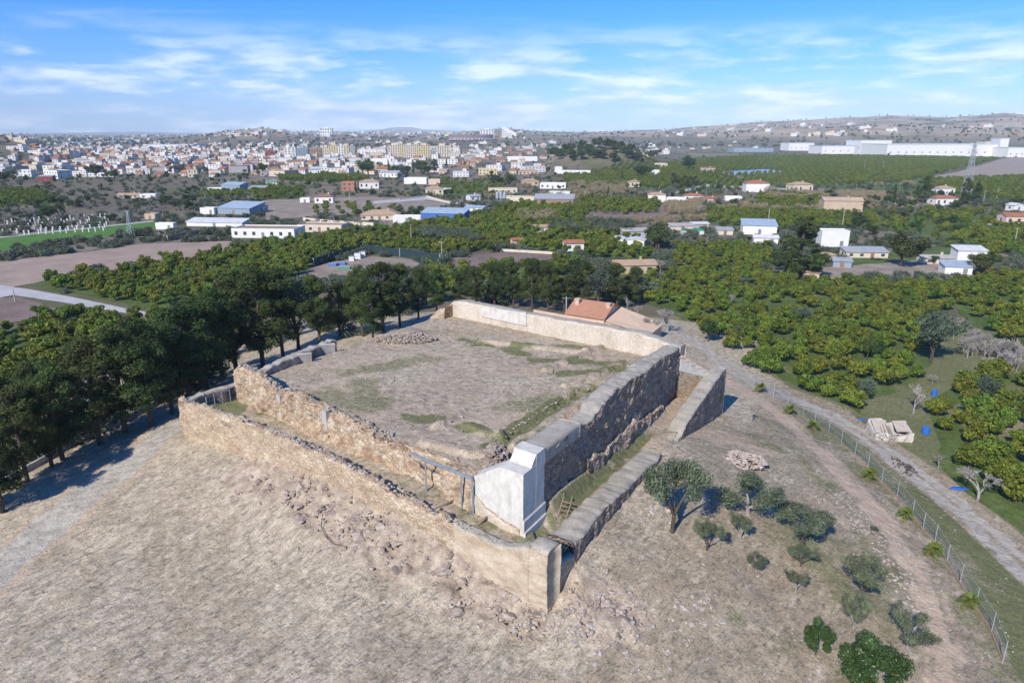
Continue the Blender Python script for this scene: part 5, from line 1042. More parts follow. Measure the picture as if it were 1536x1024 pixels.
HS = [
 (22, 52, 265, 9, 'flat', 'white', 'concrete', 8, 'white boxy building at the far left edge below the hill', .6), (69, 108, 268, 11, 'flat', 'white', 'greyroof', -25, 'white and grey industrial block in front of the left town', .7), (61, 82, 272, 7, 'shed', 'darkred', 'greyroof', 5, 'dark red shed beside the white and grey block', .5),
 (137, 174, 265, 4.5, 'flat', 'white', 'concrete', 3, 'low white house left of the far town trees', .4), (179, 212, 297, 4, 'gable', 'cream', 'tantile', 6, 'long low cream farmhouse in brown scrub on the left', .5), (212, 236, 297, 5, 'flat', 'white', 'concrete', 6, 'small white annex at the end of the cream farmhouse', .5),
 (335, 369, 287, 9, 'shed', 'bluegrey', 'blueroof', -12, 'blue-grey warehouse with pale blue roof in the upper left', .6), (310, 335, 288, 5, 'flat', 'white', 'concrete', 5, 'small white building left of the blue-grey warehouse', .6), (370, 400, 286, 4, 'shed', 'bluegrey', 'greyroof', 0, 'low grey shed right of the blue-grey warehouse', .5),
 (331, 396, 322, 9, 'shed', 'bluegrey', 'blueroof', -16, 'large shed with pale blue-green metal roof on the left', .7), (303, 326, 321, 8, 'flat', 'white', 'concrete', -5, 'small white flat house joined to the large blue-roofed shed', .6), (220, 239, 329, 7, 'flat', 'tan', 'dirtroof', -10, 'tan square hut beside the green crop', .7), (235, 265, 344, 8, 'flat', 'white', 'whiteroof', -8, 'white trailer-like shed at the end of the green crop', .3),
 (282, 374, 340, 6, 'shed', 'white', 'whiteroof', -8, 'long white shed with white roof left of the brown flat roof', .25), (354, 455, 357, 12, 'flat', 'white', 'dirtroof', -5, 'long white farm building with earth brown flat roof', .45), (450, 521, 348, 9, 'flat', 'cream', 'dirtroof', -5, 'cream wing with brown roof behind the long white farm building', .5),
 (542, 601, 330, 7, 'hip', 'cream', 'tantile', 4, 'villa with wide tan hipped roof near the middle of the picture', .6), (590, 632, 334, 9, 'flat', 'white', 'whiteroof', 3, 'low white store next to the tan hipped villa', .3), (632, 705, 330, 9, 'shed', 'blue', 'blueroof', -14, 'blue sided market shed with grey-blue canopy roof', .45), (697, 728, 318, 6, 'shed', 'white', 'blueroof', -14, 'pale blue lean-to at the right end of the blue market shed', .4),
 (513, 538, 286, 12, 'flat', 'terracotta', 'tile', 8, 'terracotta red flat-roofed house', .7), (538, 570, 283, 9, 'hip', 'white', 'tantile', 10, 'white house with hipped tan roof beside the terracotta house', .7), (473, 502, 305, 9, 'hip', 'white', 'browntile', 6, 'white bungalow with brown roof among dark trees', .7), (451, 466, 304, 6, 'flat', 'white', 'concrete', 4, 'tiny white store left of the brown-roofed bungalow', .7), (398, 417, 279, 6, 'gable', 'cream', 'greenroof', 20, 'small house with green metal roof', .8), (380, 401, 319, 7, 'shed', 'bluegrey', 'blueroof', -10, 'blue-grey shed left of the fallow field', .7),
 (637, 666, 292, 8, 'hip', 'cream', 'tantile', 8, 'cream house with hipped roof in the middle distance', .8), (660, 678, 288, 4, 'flat', 'white', 'concrete', 8, 'white terrace wall house at the end of the cream hipped house', .7), (699, 721, 302, 7, 'gable', 'white', 'greyroof', 30, 'white house with grey gable roof left of the silos', .8), (717, 746, 263, 9, 'flat', 'yellow', 'concrete', 5, 'yellow block house before the stadium plain', .6), (570, 603, 266, 6, 'gable', 'white', 'greyroof', -12, 'long white house with grey roof in front of the cypress row', .6), (607, 643, 276, 8, 'flat', 'white', 'whiteroof', -6, 'white industrial shed with flat roof in the middle distance', .5), (643, 662, 277, 7, 'flat', 'pink', 'concrete', -6, 'pink block beside the white industrial shed', .6),
 (557, 588, 247, 8, 'flat', 'white', 'whiteroof', 2, 'white warehouse in front of the apartment blocks', .4), (538, 580, 231, 5, 'flat', 'white', 'whiteroof', 2, 'distant long white factory left of the long apartments', .4), (463, 482, 263, 8, 'gable', 'white', 'greyroof', 12, 'white gabled house behind the green-roofed house', .7), (403, 422, 258, 5, 'hip', 'tan', 'tile', 8, 'tan hip-roofed house on the left of the green strip', .7), (432, 460, 248, 5, 'gable', 'cream', 'browntile', 3, 'house with dark brown roof below the white tower blocks', .6),
 (764, 806, 305, 8, 'flat', 'cream', 'concrete', -8, 'left wing of the wide farm building with open barn', .5), (800, 863, 307, 8, 'shed', 'brown', 'greyroof', -8, 'dark open-sided barn with flat grey roof', .5), (822, 856, 295, 6, 'flat', 'white', 'concrete', -8, 'white block behind the dark open-sided barn', .5), (809, 850, 283, 7, 'flat', 'white', 'whiteroof', -6, 'white flat-roofed house left of the reed bed', .5), (781, 808, 279, 7, 'hip', 'tan', 'tantile', 8, 'tan hip-roofed house next to the white flat one', .7), (751, 782, 303, 7, 'flat', 'cream', 'tantile', -8, 'cream block just right of the silos', .5), (732, 776, 290, 6, 'flat', 'cream', 'tantile', 3, 'long cream house with tan roof behind the silos', .4),
 (942, 958, 281, 8, 'hip', 'cream', 'tantile', 10, 'tiny cream house with hipped roof inside the big orchard', .8), (976, 988, 264, 8, 'flat', 'white', 'concrete', 5, 'small white tower house beside the dark wide tree', .8), (970, 999, 303, 10, 'hip', 'white', 'tantile', -10, 'white two-storey house with tan roof by the farm lane', .7), (998, 1026, 304, 6, 'flat', 'white', 'whiteroof', -10, 'white walled yard house left of the red-roofed house', .6), (1024, 1054, 301, 7, 'hip', 'white', 'tile', -6, 'low house with bright red hipped roof', .6), (1052, 1076, 303, 5, 'gable', 'pink', 'tile', -6, 'pink annex with red roof beside the bright red hipped roof', .5), (1115, 1151, 288, 12, 'hip', 'white', 'tile', -5, 'white two-storey villa with hipped red roof beside bare trees', .7), (1086, 1112, 301, 5, 'flat', 'white', 'concrete', -8, 'white low house under the two-storey villa', .6), (1051, 1072, 258, 5, 'gable', 'white', 'tile', 4, 'white cottage with red roof at the edge of the reservoir', .5),
 (798, 825, 349, 8, 'gable', 'white', 'tantile', 14, 'white hut with tan roof in the olive rows', .7), (765, 785, 368, 8, 'gable', 'pink', 'tile', 20, 'small pink hut with red roof behind the little wall', .7), (843, 875, 377, 12, 'gable', 'white', 'tile', 8, 'white cottage with dark red gable roof above the grove', .7), (912, 940, 368, 9, 'gableY', 'white', 'whiteroof', -25, 'left one of two all white houses beside the palm', .8), (938, 969, 372, 11, 'gableY', 'white', 'whiteroof', -18, 'right one of two all white houses beside the palm', .7), (931, 971, 356, 9, 'shed', 'grey', 'concrete', 4, 'grey farm shed behind the two white houses', .4), (889, 930, 345, 4, 'shed', 'grey', 'concrete', 5, 'low open shed among the olive rows', .3), (1003, 1040, 345, 6, 'shed', 'cream', 'concrete', 6, 'long low farm shed right of the palm', .4), (1036, 1062, 342, 6, 'shed', 'grey', 'whiteroof', 6, 'pale-roofed shed behind the green tank', .4),
 (1074, 1098, 352, 7, 'shed', 'cream', 'greyroof', -4, 'cream shed with grey roof left of the white warehouse', .6), (916, 982, 411, 13, 'gable', 'tan', 'tantile', 6, 'derelict tan stone farmhouse with faded roof in the orchard', .5), (1109, 1164, 352, 13, 'shed', 'white', 'blueroof', -12, 'big white warehouse with pale blue roof', .7), (1128, 1166, 366, 9, 'gable', 'white', 'whiteroof', -12, 'front white shed of the warehouse group', .5), (1226, 1268, 370, 22, 'flat', 'white', 'whiteroof', -6, 'tall white warehouse right of the huge conifer', .6), (1263, 1326, 387, 9, 'shed', 'cream', 'greyroof', -4, 'long cream farm building with grey roof and doors', .4), (1247, 1276, 402, 10, 'shed', 'bluegrey', 'greyroof', -18, 'open grey lean-to beside the long cream farm building', .6), (1224, 1252, 390, 7, 'hip', 'cream', 'tantile', -15, 'tan-roofed hut under the huge conifer', .7), (1202, 1228, 421, 12, 'shed', 'pink', 'tantile', -20, 'pinkish walled outhouse right below the huge conifer', .6),
 (1378, 1426, 396, 9, 'gable', 'cream', 'concrete', -4, 'low cream stable with pale roof right of the twin-crown tree', .4), (1429, 1472, 391, 15, 'shed', 'white', 'whiteroof', -8, 'white shed with steep white sheet roof', .6), (1410, 1452, 412, 12, 'shed', 'white', 'blueroof', -12, 'white shed with blue-grey sheet roof at the right farm', .7),
 (1181, 1215, 290, 12, 'hip', 'cream', 'tantile', 8, 'cream villa with hipped roof at the edge of the big orchard', .7), (1230, 1289, 318, 16, 'gable', 'tan', 'pinktile', -7, 'long two-storey tan farmhouse with pinkish gable roof', .45), (1400, 1427, 292, 9, 'hip', 'white', 'tantile', 6, 'white house with tan hipped roof behind the white red-roofed house', .7), (1394, 1432, 308, 10, 'hip', 'white', 'tile', 4, 'white house with red hipped roof between the tall pines', .6), (1500, 1552, 338, 13, 'gable', 'pink', 'tile', -6, 'pink house with long red roof at the right edge', .5), (1511, 1532, 316, 8, 'gableY', 'white', 'whiteroof', 10, 'small white gabled house behind the pink house', .8),
 (846, 864, 231, 5, 'gable', 'tan', 'tile', 4, 'tan villa on the wooded knoll', .6), (906, 930, 242, 8, 'hip', 'cream', 'tantile', 6, 'large cream villa at the foot of the wooded knoll', .6), (886, 908, 244, 5, 'hip', 'cream', 'tantile', -4, 'cream villa left of the large villa below the knoll', .6), (944, 968, 248, 6, 'gable', 'terracotta', 'tile', 3, 'terracotta house right of the knoll', .5), (965, 1000, 252, 6, 'flat', 'cream', 'concrete', 5, 'cream houses at the lane end by the big orchard', .4), (831, 886, 261, 4, 'flat', 'white', 'whiteroof', -4, 'long white store left of the road to the knoll', .3), (760, 806, 242, 6, 'flat', 'white', 'whiteroof', 3, 'white industrial sheds left of the knoll', .4), (777, 807, 262, 5, 'hip', 'tan', 'tantile', 2, 'tan-roofed house on the fallow plain', .5), (832, 843, 258, 7, 'flat', 'white', 'concrete', 3, 'little white tower at the end of the long store', .7),
]
for h_ in HS:
    x0, x1, yb, hp, kd, wc, rc, yw, lab, dr = h_; big = 'warehouse' in lab or 'shed' in lab or 'barn' in lab or 'lean-to' in lab or 'store' in lab
    bpx(x0, x1, yb, hp, kd, wc, rc, yw, lab, dr, 'shed' if big else 'house', win=not big, name='farm_shed' if big else 'house', nfl=1 if big else None)
# pink farmhouse behind the castle
pf = empty('farmhouse', (*at(915, 500, 2.2)[:2], 2.0), 0); tag(pf, 'pink plastered farmhouse with terracotta roof just behind the castle rear wall', 'house')
c0 = np.array(at(850, 496, 2.5)[:2]); c1 = np.array(at(972, 516, 2.5)[:2]); dd = (c1 - c0); LH = np.linalg.norm(dd); dd = dd / LH; pf.rotation_euler = (0, 0, math.atan2(dd[1], dd[0])); pf.location = (*c0, 2.0); FOOT.append((*((c0 + c1) / 2), 10)); FOOT.append((*c0, 5)); FOOT.append((*c1, 5))
zr = topz(c0[1] + 3, 462); ze = topz(c0[1], 473)
e1, g1_ = 4.2, 6.1                                     # eave and ridge heights above the local base
w1 = MB(); a = LH * .47
w1.add([(0, 0, -1), (a, 0, -1), (a, 8, -1), (0, 8, -1), (0, 0, e1), (a, 0, e1 * .95), (a, 8, e1), (0, 8, e1), (0, 4, g1_), (a, 4, g1_)], [(0, 1, 5, 4), (1, 2, 6, 9, 5), (2, 3, 7, 6), (3, 0, 4, 8, 7)]); w1.build('wall', plain('farmhouse_pink', (.58, .42, .32)), pf)
w2 = MB(); w2.add([(a + .01, .5, -1), (LH, .5, -1), (LH, 7, -1), (a + .01, 7, -1), (a + .01, .5, 3.6), (LH, .5, 2.2), (LH, 7, 2.5), (a + .01, 7, 4.6)], [(0, 1, 5, 4), (1, 2, 6, 5), (2, 3, 7, 6), (3, 0, 4, 7)]); w2.build('wing_wall', plain('farmhouse_pink', (.58, .42, .32)), pf)
r1 = MB(); r1.bar((-.3, 2, (e1 + g1_) / 2 + .12), (a + .3, 2, (e1 + g1_) / 2 + .12), 1, .01) if 0 else None
for s_, yy in ((-1, -.4), (1, 8.4)):
    z0 = e1 - .2; r1.add([(-.3, yy, z0), (a + .3, yy, z0), (a + .3, 4, g1_ + .04), (-.3, 4, g1_ + .04), (-.3, yy, z0 + .18), (a + .3, yy, z0 + .18), (a + .3, 4, g1_ + .22), (-.3, 4, g1_ + .22)], [(0, 1, 2, 3), (4, 5, 6, 7), (0, 1, 5, 4), (1, 2, 6, 5), (3, 0, 4, 7)])
ro = r1.build('roof', plain('farmhouse_clay_tiles', (.42, .215, .14), .85, 1.5, .75), pf)
r2 = MB(); r2.add([(a + .32, .1, 3.62), (LH + .3, .1, 2.25), (LH + .3, 7.4, 2.6), (a + .32, 7.4, 4.7), (a + .32, .1, 3.8), (LH + .3, .1, 2.4), (LH + .3, 7.4, 2.75), (a + .32, 7.4, 4.9)], [(3, 2, 1, 0), (4, 5, 6, 7), (0, 1, 5, 4), (1, 2, 6, 5), (2, 3, 7, 6), (3, 0, 4, 7)]); r2.build('wing_roof', plain('farmhouse_pale_roof', (.58, .43, .31), .85, 1.0, .85), pf)
for xx, yy, zz1 in ((.6, 2.2, 6.5), (a - .9, 2.6, 6.3)):
    b = MB(); b.box(xx, xx + .8, yy, yy + .8, 3.5, zz1); b.box(xx - .12, xx + .92, yy - .12, yy + .92, zz1, zz1 + .2); b.build('chimney', plain('farmhouse_pink', (.58, .42, .32)), ro)
for xx in (1.8, 4.2, 6.4):
    b = MB(); b.box(xx, xx + .9, -.05, .05, 1.9, 3.0); b.build('window', M_PANE, pf)
for xx in (LH - 1.6, LH - 4.5): b = MB(); b.box(xx, xx + .8, .44, .55, .6, 1.5); b.build('window', M_PANE, pf)
b = MB(); b.bar((-9, 2.5, 2.2), (-.05, 1.2, 2.4), .25, 1.8); b.build('garden_wall', plain('farmhouse_pink', (.58, .42, .32)), pf)
# ruined white hut
hc = gp(1340, 662); hu = empty('ruined_hut', hc, -.12); tag(hu, 'roofless white plastered hut in ruins beside the lower track', 'house'); FOOT.append((hc[0], hc[1] + 2, 5)); HW, HD = 2.5, 2.8
mw = mat('cracked_white_plaster', [(0.35, (.34, .28, .22)), (0.5, (.50, .46, .40)), (0.7, (.60, .57, .52))], .9, 7, coord='pos', bump=.05, bscale=3)
def hutwall(n, a, b_, t0, sd, par=hu):
    A = Matrix.Rotation(-.12, 2) @ Vector(a) + Vector(hc[:2]); B = Matrix.Rotation(-.12, 2) @ Vector(b_) + Vector(hc[:2]); d = (B - A).normalized(); q = wall(n, A, B, .3, (-d.y, d.x), [(0, hc[2] - .5), (9, hc[2] - .5)], [(s, hc[2] + z) for s, z in t0], [mw, M_CONC], ds=.22, jag=.1, rough=.04, seed=sd)
    q.parent = par; q.matrix_parent_inverse = (Matrix.Translation(hc) @ Matrix.Rotation(-.12, 4, 'Z')).inverted()
hutwall('front_wall', (-HW, 0), (HW, 0), [(0, .9), (1.6, 1.2), (2.2, .6), (3.5, .8), (5, 1.3)], 3); hutwall('back_wall', (-HW, HD), (HW, HD), [(0, 2.0), (1.8, 2.2), (2.4, 1.5), (5, 1.9)], 4)
hutwall('side_wall', (HW, .3), (HW, HD), [(0, 1.2), (3, 1.9)], 5); hutwall('side_wall', (-HW + .3, .3), (-HW + .3, HD), [(0, .9), (3, 2.0)], 6); hutwall('inner_wall', (.4, .3), (.4, HD), [(0, .7), (3, 1.6)], 7)
b = MB()
for k in range(5): b.bar((-HW + .3 + .4 * k, .2, .7 + .1 * k), (-HW + .5 + .4 * k, HD, 1.8), .1, .1)
b.build('fallen_beam', M_WOOD, hu)
pile('rubble_heap', (hc[0] + .6, hc[1] + 1.6, hc[2] + .1), 150, 2.0, 1.0, .5, .08, .22, 'broken plaster and stones lying inside the ruined white hut', mw)
br_ = gp(1352, 700); pile('branch_heap', br_, 90, 1.4, 2.6, .35, .06, .16, 'low heap of brown cut branches on the track below the ruined hut', M_BARK)
b = MB(); b.add([(-HW + .3, .6, .9), (-.5, .4, .85), (-.2, HD, 1.8), (-HW + .3, HD, 2.0), (-HW + .3, .6, 1.0), (-.5, .4, .95), (-.2, HD, 1.92), (-HW + .3, HD, 2.12)], [(3, 2, 1, 0), (4, 5, 6, 7), (0, 1, 5, 4), (1, 2, 6, 5), (2, 3, 7, 6), (3, 0, 4, 7)]); b.build('roof_remnant', plain('old_plaster_roof', (.46, .40, .33), .9, 1.5, .7), hu)
b = MB(); b.add([(.7, 1.0, 1.0), (HW - .3, .9, 1.15), (HW - .25, HD, 1.9), (.6, HD, 1.75), (.7, 1.0, 1.1), (HW - .3, .9, 1.25), (HW - .25, HD, 2.02), (.6, HD, 1.87)], [(3, 2, 1, 0), (4, 5, 6, 7), (0, 1, 5, 4), (1, 2, 6, 5), (2, 3, 7, 6), (3, 0, 4, 7)]); b.build('roof_remnant', plain('old_plaster_roof', (.46, .40, .33), .9, 1.5, .7), hu)
b = MB(); rv = random.Random(4)
for k in range(16):
    x_v = rv.uniform(-HW, HW); b.tube([(x_v, -.35, 0), (x_v + rv.uniform(-.8, .8), -.3, rv.uniform(.5, 1.0)), (x_v + rv.uniform(-1.2, 1.2), -.2, rv.uniform(.4, 1.5))], [.04, .035, .02], 4)
b.build('dead_vine', M_BARE, hu)
for px, py, lab, wd in ((1388, 650, 'bright blue plastic drum right of the ruined hut', .5), (1293, 630, 'blue tarpaulin bundle left of the ruined hut', .55), (1437, 733, 'long blue tarpaulin beside the lower track', .9), (1401, 593, 'small blue-green drum in the garden behind the ruined hut', .4)):
    p = gp(px, py); e = empty('plastic_drum' if 'drum' in lab else 'tarpaulin', p); tag(e, lab, 'drum' if 'drum' in lab else 'tarpaulin'); b = MB()
    if 'drum' in lab: b.tube([(0, 0, 0), (0, 0, .3), (0, 0, .9)], [wd, wd * 1.06, wd], 14); b.build('body', plain('blue_plastic', (.03, .14, .48), .4), e); b = MB(); b.tube([(0, 0, .9), (0, 0, .97)], [wd * .9, wd * .9], 14); b.build('lid', plain('blue_plastic_lid', (.04, .18, .5), .4), e)
    else:
        V, Fc = rock_mesh(2, 5, .5); mk('sheet', V * np.array([wd * 1.3, wd * .7, .5]), Fc, plain('blue_plastic', (.03, .14, .48), .4), e, True)
# ---- apartments and other landmarks
def tower(x0, x1, yb, yt, wc, label, nf, nc, dr=.5, yaw=4, rc='concrete', cat='apartment block', name='apartment_block'):
    px = (x0 + x1) / 2; p = at(px, yb, 0) if yb > 212 else ridge_at(px, yb); s = dep(p[1], 0) / F; W = (x1 - x0) * s; Hh = topz(p[1], yt) - p[2]; D = W * dr
    e = empty(name, (p[0], p[1] + D / 2, p[2] - .5), R(yaw)); tag(e, label, cat); m = MB(); m.box(-W / 2, W / 2, -D / 2, D / 2, -1, Hh); m.box(-W * .2, W * .2, -D * .2, D * .2, Hh, Hh + 3); m.build('wall', W_(wc), e); b = MB(); b.box(-W / 2 - .3, W / 2 + .3, -D / 2 - .3, D / 2 + .3, Hh - .5, Hh - .02); b.build('cornice', W_('cream'), e)
    fh = Hh / nf
    for f in range(nf):
        for c in range(nc):
            xx = -W / 2 + (c + .5) * W / nc; b = MB(); b.box(xx - W / nc * .27, xx + W / nc * .27, -D / 2 - .12, -D / 2 + .05, f * fh + fh * .25, f * fh + fh * .8); b.build('window', M_PANE if (f + c) % 3 else plain('shaded_balcony', (.16, .15, .15)), e)
    FOOT.append((p[0], p[1], W / 2)); return e
for a in ((582, 600, 236, 217, 'cream', 'cream section at the left end of the long apartment block', 8, 5), (600, 606, 236, 216, 'yellow', 'narrow yellow section next to the left cream section of the apartments', 8, 2), (606, 622, 237, 217, 'cream', 'second cream section of the long apartment block', 8, 5), (622, 628, 237, 216, 'yellow', 'narrow yellow section in the middle of the apartments', 8, 2), (628, 645, 237, 217, 'yellow', 'wide yellow section of the long apartment block', 8, 5), (646, 655, 238, 226, 'bluegrey', 'dark blue glass block in front of the apartments', 5, 3), (652, 673, 236, 218, 'cream', 'pale section at the right end of the long apartment block', 8, 6),
          (427, 437, 239, 221, 'white', 'left white slab of the twin tower blocks', 7, 2), (438, 444, 239, 220, 'white', 'right white slab of the twin tower blocks', 7, 1), (444, 462, 238, 221, 'bluegrey', 'dark blue-grey office block beside the white slabs', 6, 5), (463, 482, 236, 222, 'brown', 'brown apartment block between the towers and the yellow blocks', 6, 5), (484, 494, 236, 220, 'cream', 'cream block left of the yellow apartment towers', 7, 3), (494, 508, 237, 217, 'yellow', 'left yellow apartment tower', 8, 4), (508, 516, 237, 218, 'white', 'white slab between the two yellow apartment towers', 8, 2), (516, 524, 238, 218, 'yellow', 'right yellow apartment tower', 8, 2), (524, 533, 237, 219, 'grey', 'grey tower at the right end of the yellow apartments', 7, 3), (398, 414, 236, 225, 'darkred', 'dark red low apartment block left of the white slabs', 4, 4)): tower(*a[:5], a[5], a[6], a[7])
tower(720, 741, 208, 194, 'white', 'far white office building behind the stadium', 5, 5, rc='concrete'); tower(482, 500, 205, 192, 'white', 'pale flat block alone on the far ridge', 3, 5)
# stepped white building on the ridge
p = ridge_at(767, 206); s = dep(p[1]) / F; e = empty('stepped_building', p); tag(e, 'large white stepped building on the skyline', 'building')
for k in range(6): b = MB(); b.box((-14 + 3.6 * k) * s, (-14 + 3.6 * (k + 1) - .2) * s, -30 - 2 * k, 60, -12, (14.5 - 2.0 * max(0, k - 1)) * s); b.build('wing', W_('white'), e)
for k in range(6):
    for f in range(5):
        if f * 3 + 2 < 12 - 2 * k: b = MB(); b.box((-13.4 + 3.6 * k) * s, (-14 + 3.6 * (k + 1) - .9) * s, -30.6 - 2 * k, -29 - 2 * k, (f * 3 + 1) * s, (f * 3 + 2.0) * s); b.build('window', M_PANE, e)
# stadium
p = ridge_at(707, 211); s = dep(p[1]) / F; e = empty('stadium', p); tag(e, 'long purple-grey stadium with rows of arches on the horizon', 'stadium'); b = MB(); n = 40
Vs = []; 
for k in range(n):
    a = 2 * pi * k / n; Vs.append((cos(a) * 33 * s, sin(a) * 22 * s))
b.add([(x, y, 0) for x, y in Vs] + [(x * 1.03, y * 1.03, 8.5 * s) for x, y in Vs] + [(x * .8, y * .8, 8.0 * s) for x, y in Vs] + [(x * .6, y * .6, 1) for x, y in Vs], [(k + r_ * n, (k + 1) % n + r_ * n, (k + 1) % n + (r_ + 1) * n, k + (r_ + 1) * n) for r_ in range(3) for k in range(n)]); b.build('stand', plain('stadium_wall', (.20, .15, .17)), e)
for k in range(22, 39):
    x0, y0 = Vs[k]; x1, y1 = Vs[(k + 1) % n]; b = MB(); q0 = Vector((x0 * 1.035, y0 * 1.035, 2.5 * s)); q1 = Vector((x1 * 1.035, y1 * 1.035, 2.5 * s)); b.bar(q0.lerp(q1, .2), q0.lerp(q1, .8), 2, 3 * s); b.build('opening', plain('stadium_arch', (.42, .36, .36)), e)
# column monument
p = ridge_at(571, 206); s = dep(p[1]) / F; e = empty('monument_tower', p); tag(e, 'slender pale tower standing alone above the far town', 'tower'); b = MB(); b.box(-.7 * s, .7 * s, -8, 8, 0, 9 * s); b.build('shaft', W_('cream'), e); b = MB(); b.box(-1.8 * s, 1.8 * s, -12, 12, 7.4 * s, 8.2 * s); b.build('platform', W_('cream'), e)
# big factory on the right
def box_thing(name, x0, x1, yb, yt, d, wc, rc, label, cat, nd=0, yaw=0, dark=None):
    px = (x0 + x1) / 2; p = at(px, yb, 0); s = dep(p[1]) / F; W = (x1 - x0) * s; Hh = topz(p[1], yt); e = empty(name, (p[0], p[1] + d / 2, 0), R(yaw)); tag(e, label, cat)
    m = MB(); m.box(-W / 2, W / 2, -d / 2, d / 2, -1, Hh); m.build('wall', W_(wc), e); b = MB(); b.box(-W / 2 - .4, W / 2 + .4, -d / 2 - .4, d / 2 + .4, Hh + .01, Hh + .7); b.build('roof', R_(rc), e)
    for k in range(nd): xx = -W / 2 + (k + .5) * W / nd; b = MB(); b.box(xx - .9, xx + .9, -d / 2 - .2, -d / 2 + .1, Hh * .3, Hh * .42); b.build('window', M_PANE, e)
    for (u0, u1, z1) in (dark or []): b = MB(); b.box(-W / 2 + W * u0, -W / 2 + W * u1, -d / 2 - .25, -d / 2 + .1, 0, Hh * z1); b.build('loading_door', M_PANE, e)
    FOOT.append((p[0], p[1] + d / 2, W / 2)); return e
box_thing('factory', 1326, 1494, 235, 217, 90, 'white', 'whiteroof', 'very long white factory hall behind the big orchard', 'factory', 14, 2, [(.01, .03, .3)])
box_thing('factory', 1288, 1335, 231, 211, 60, 'white', 'whiteroof', 'white factory block rising at the left end of the long hall', 'factory', 4, 2)
box_thing('factory', 1231, 1288, 231, 219, 60, 'white', 'blueroof', 'white depot with bright blue roof trim left of the factory', 'factory', 5, 2)
box_thing('factory', 1288, 1322, 232, 221, 20, 'white', 'whiteroof', 'loading hall with two black arched doorways', 'factory', 0, 2, [(.05, .45, .75), (.55, .95, .75)])
box_thing('factory_tower', 1496, 1509, 234, 208, 25, 'white', 'whiteroof', 'tall white tower at the right end of the long factory', 'factory', 1, 2)
box_thing('factory', 1509, 1545, 236, 222, 60, 'white', 'whiteroof', 'white factory wing right of the tall white tower', 'factory', 4, 2)
box_thing('factory', 1475, 1495, 228, 213, 30, 'cream', 'whiteroof', 'small raised block on the factory roof line near the tower', 'factory', 2, 2)
box_thing('factory', 1182, 1220, 226, 215, 50, 'white', 'whiteroof', 'white warehouse standing alone left of the depot', 'factory', 5, 2)
box_thing('factory', 1352, 1394, 219, 212, 50, 'yellow', 'whiteroof', 'pale yellow warehouse behind the long factory', 'factory', 5, 2); box_thing('factory', 1100, 1160, 228, 223, 40, 'bluegrey', 'blueroof', 'low blue-grey sheds left of the white warehouse', 'factory', 5, 2); box_thing('factory', 1388, 1416, 209, 205, 50, 'white', 'whiteroof', 'far white shed above the factory roof', 'factory', 3, 2)
box_thing('factory', 150, 205, 218, 213, 90, 'blue', 'blueroof', 'long dark blue warehouse in the far left town', 'factory', 5, 0); box_thing('factory', 95, 140, 220, 214, 90, 'bluegrey', 'blueroof', 'blue warehouse under the left hill in the far town', 'factory', 4, 0); box_thing('factory', 215, 290, 222, 217, 90, 'white', 'blueroof', 'very long pale warehouse in the far left town', 'factory', 6, 0)
# silos
for px in (746, 751.5, 757): 
    p = at(px, 304, 0); s = dep(p[1]) / F; e = empty('silo', p); tag(e, {746: 'left one of three grey feed silos', 751.5: 'middle one of three grey feed silos', 757: 'right one of three grey feed silos'}[px], 'silo', 'grey silos beside the farm'); b = MB(); b.tube([(0, 0, 2), (0, 0, 2.6), (0, 0, 5.6), (0, 0, 6.6)], [.3, 1.0, 1.0, .2], 16); b.build('tank', M_GALV, e)
    for a in range(4): b = MB(); b.bar((cos(a * 1.57) * .9, sin(a * 1.57) * .9, 0), (cos(a * 1.57) * .9, sin(a * 1.57) * .9, 3), .12, .12); b.build('leg', M_GALV, e)
# green tank and yard things
p = at(1040, 352, 0); e = empty('green_tank', p); tag(e, 'long bright green covered tank beside the farm sheds', 'tank'); s = dep(p[1]) / F; b = MB(); b.box(-16 * s, 16 * s, 0, 4, 0, 1.5); b.build('tank_side', plain('tank_white', (.6, .6, .58)), e); b = MB(); b.box(-15.5 * s, 15.5 * s, -.05, 4.05, 1.51, 1.9); b.build('cover', plain('bright_green_cover', (.02, .34, .18), .5), e)
for nm, lab, pts_, hh, mm in (('netting_fence', 'dark green netting fence round the plot with white tanks', [(471, 400), (500, 390), (545, 378), (600, 385), (660, 394)], 2.6, 'netting'), ('garden_wall', 'low pale wall on the purple soil plot', [(752, 377), (790, 379), (835, 382)], .9, 'cream'), ('boundary_wall', 'white boundary wall of the lane left of the silos', [(600, 300), (640, 296), (675, 306)], 1.2, 'cream'), ('yard_wall', 'dark block wall of the yard beside the green crop', [(240, 358), (252, 362), (312, 350)], 2.2, 'brown'), ('boundary_wall', 'long pale wall behind the netted plot farmhouse', [(455, 331), (500, 336), (560, 339)], 1.6, 'cream')):
    P_ = PX(pts_); e = empty(nm, (*P_[0], 0)); tag(e, lab, 'fence' if 'fence' in nm else 'wall')
    for a, c in zip(P_[:-1], P_[1:]):
        b = MB(); b.bar((a[0] - P_[0][0], a[1] - P_[0][1], hh / 2), (c[0] - P_[0][0], c[1] - P_[0][1], hh / 2), .2, hh); b.build('panel', W_(mm), e)
    for a in P_: b = MB(); b.box(a[0] - P_[0][0] - .15, a[0] - P_[0][0] + .15, a[1] - P_[0][1] - .15, a[1] - P_[0][1] + .15, 0, hh + .15); b.build('post', W_('grey'), e)
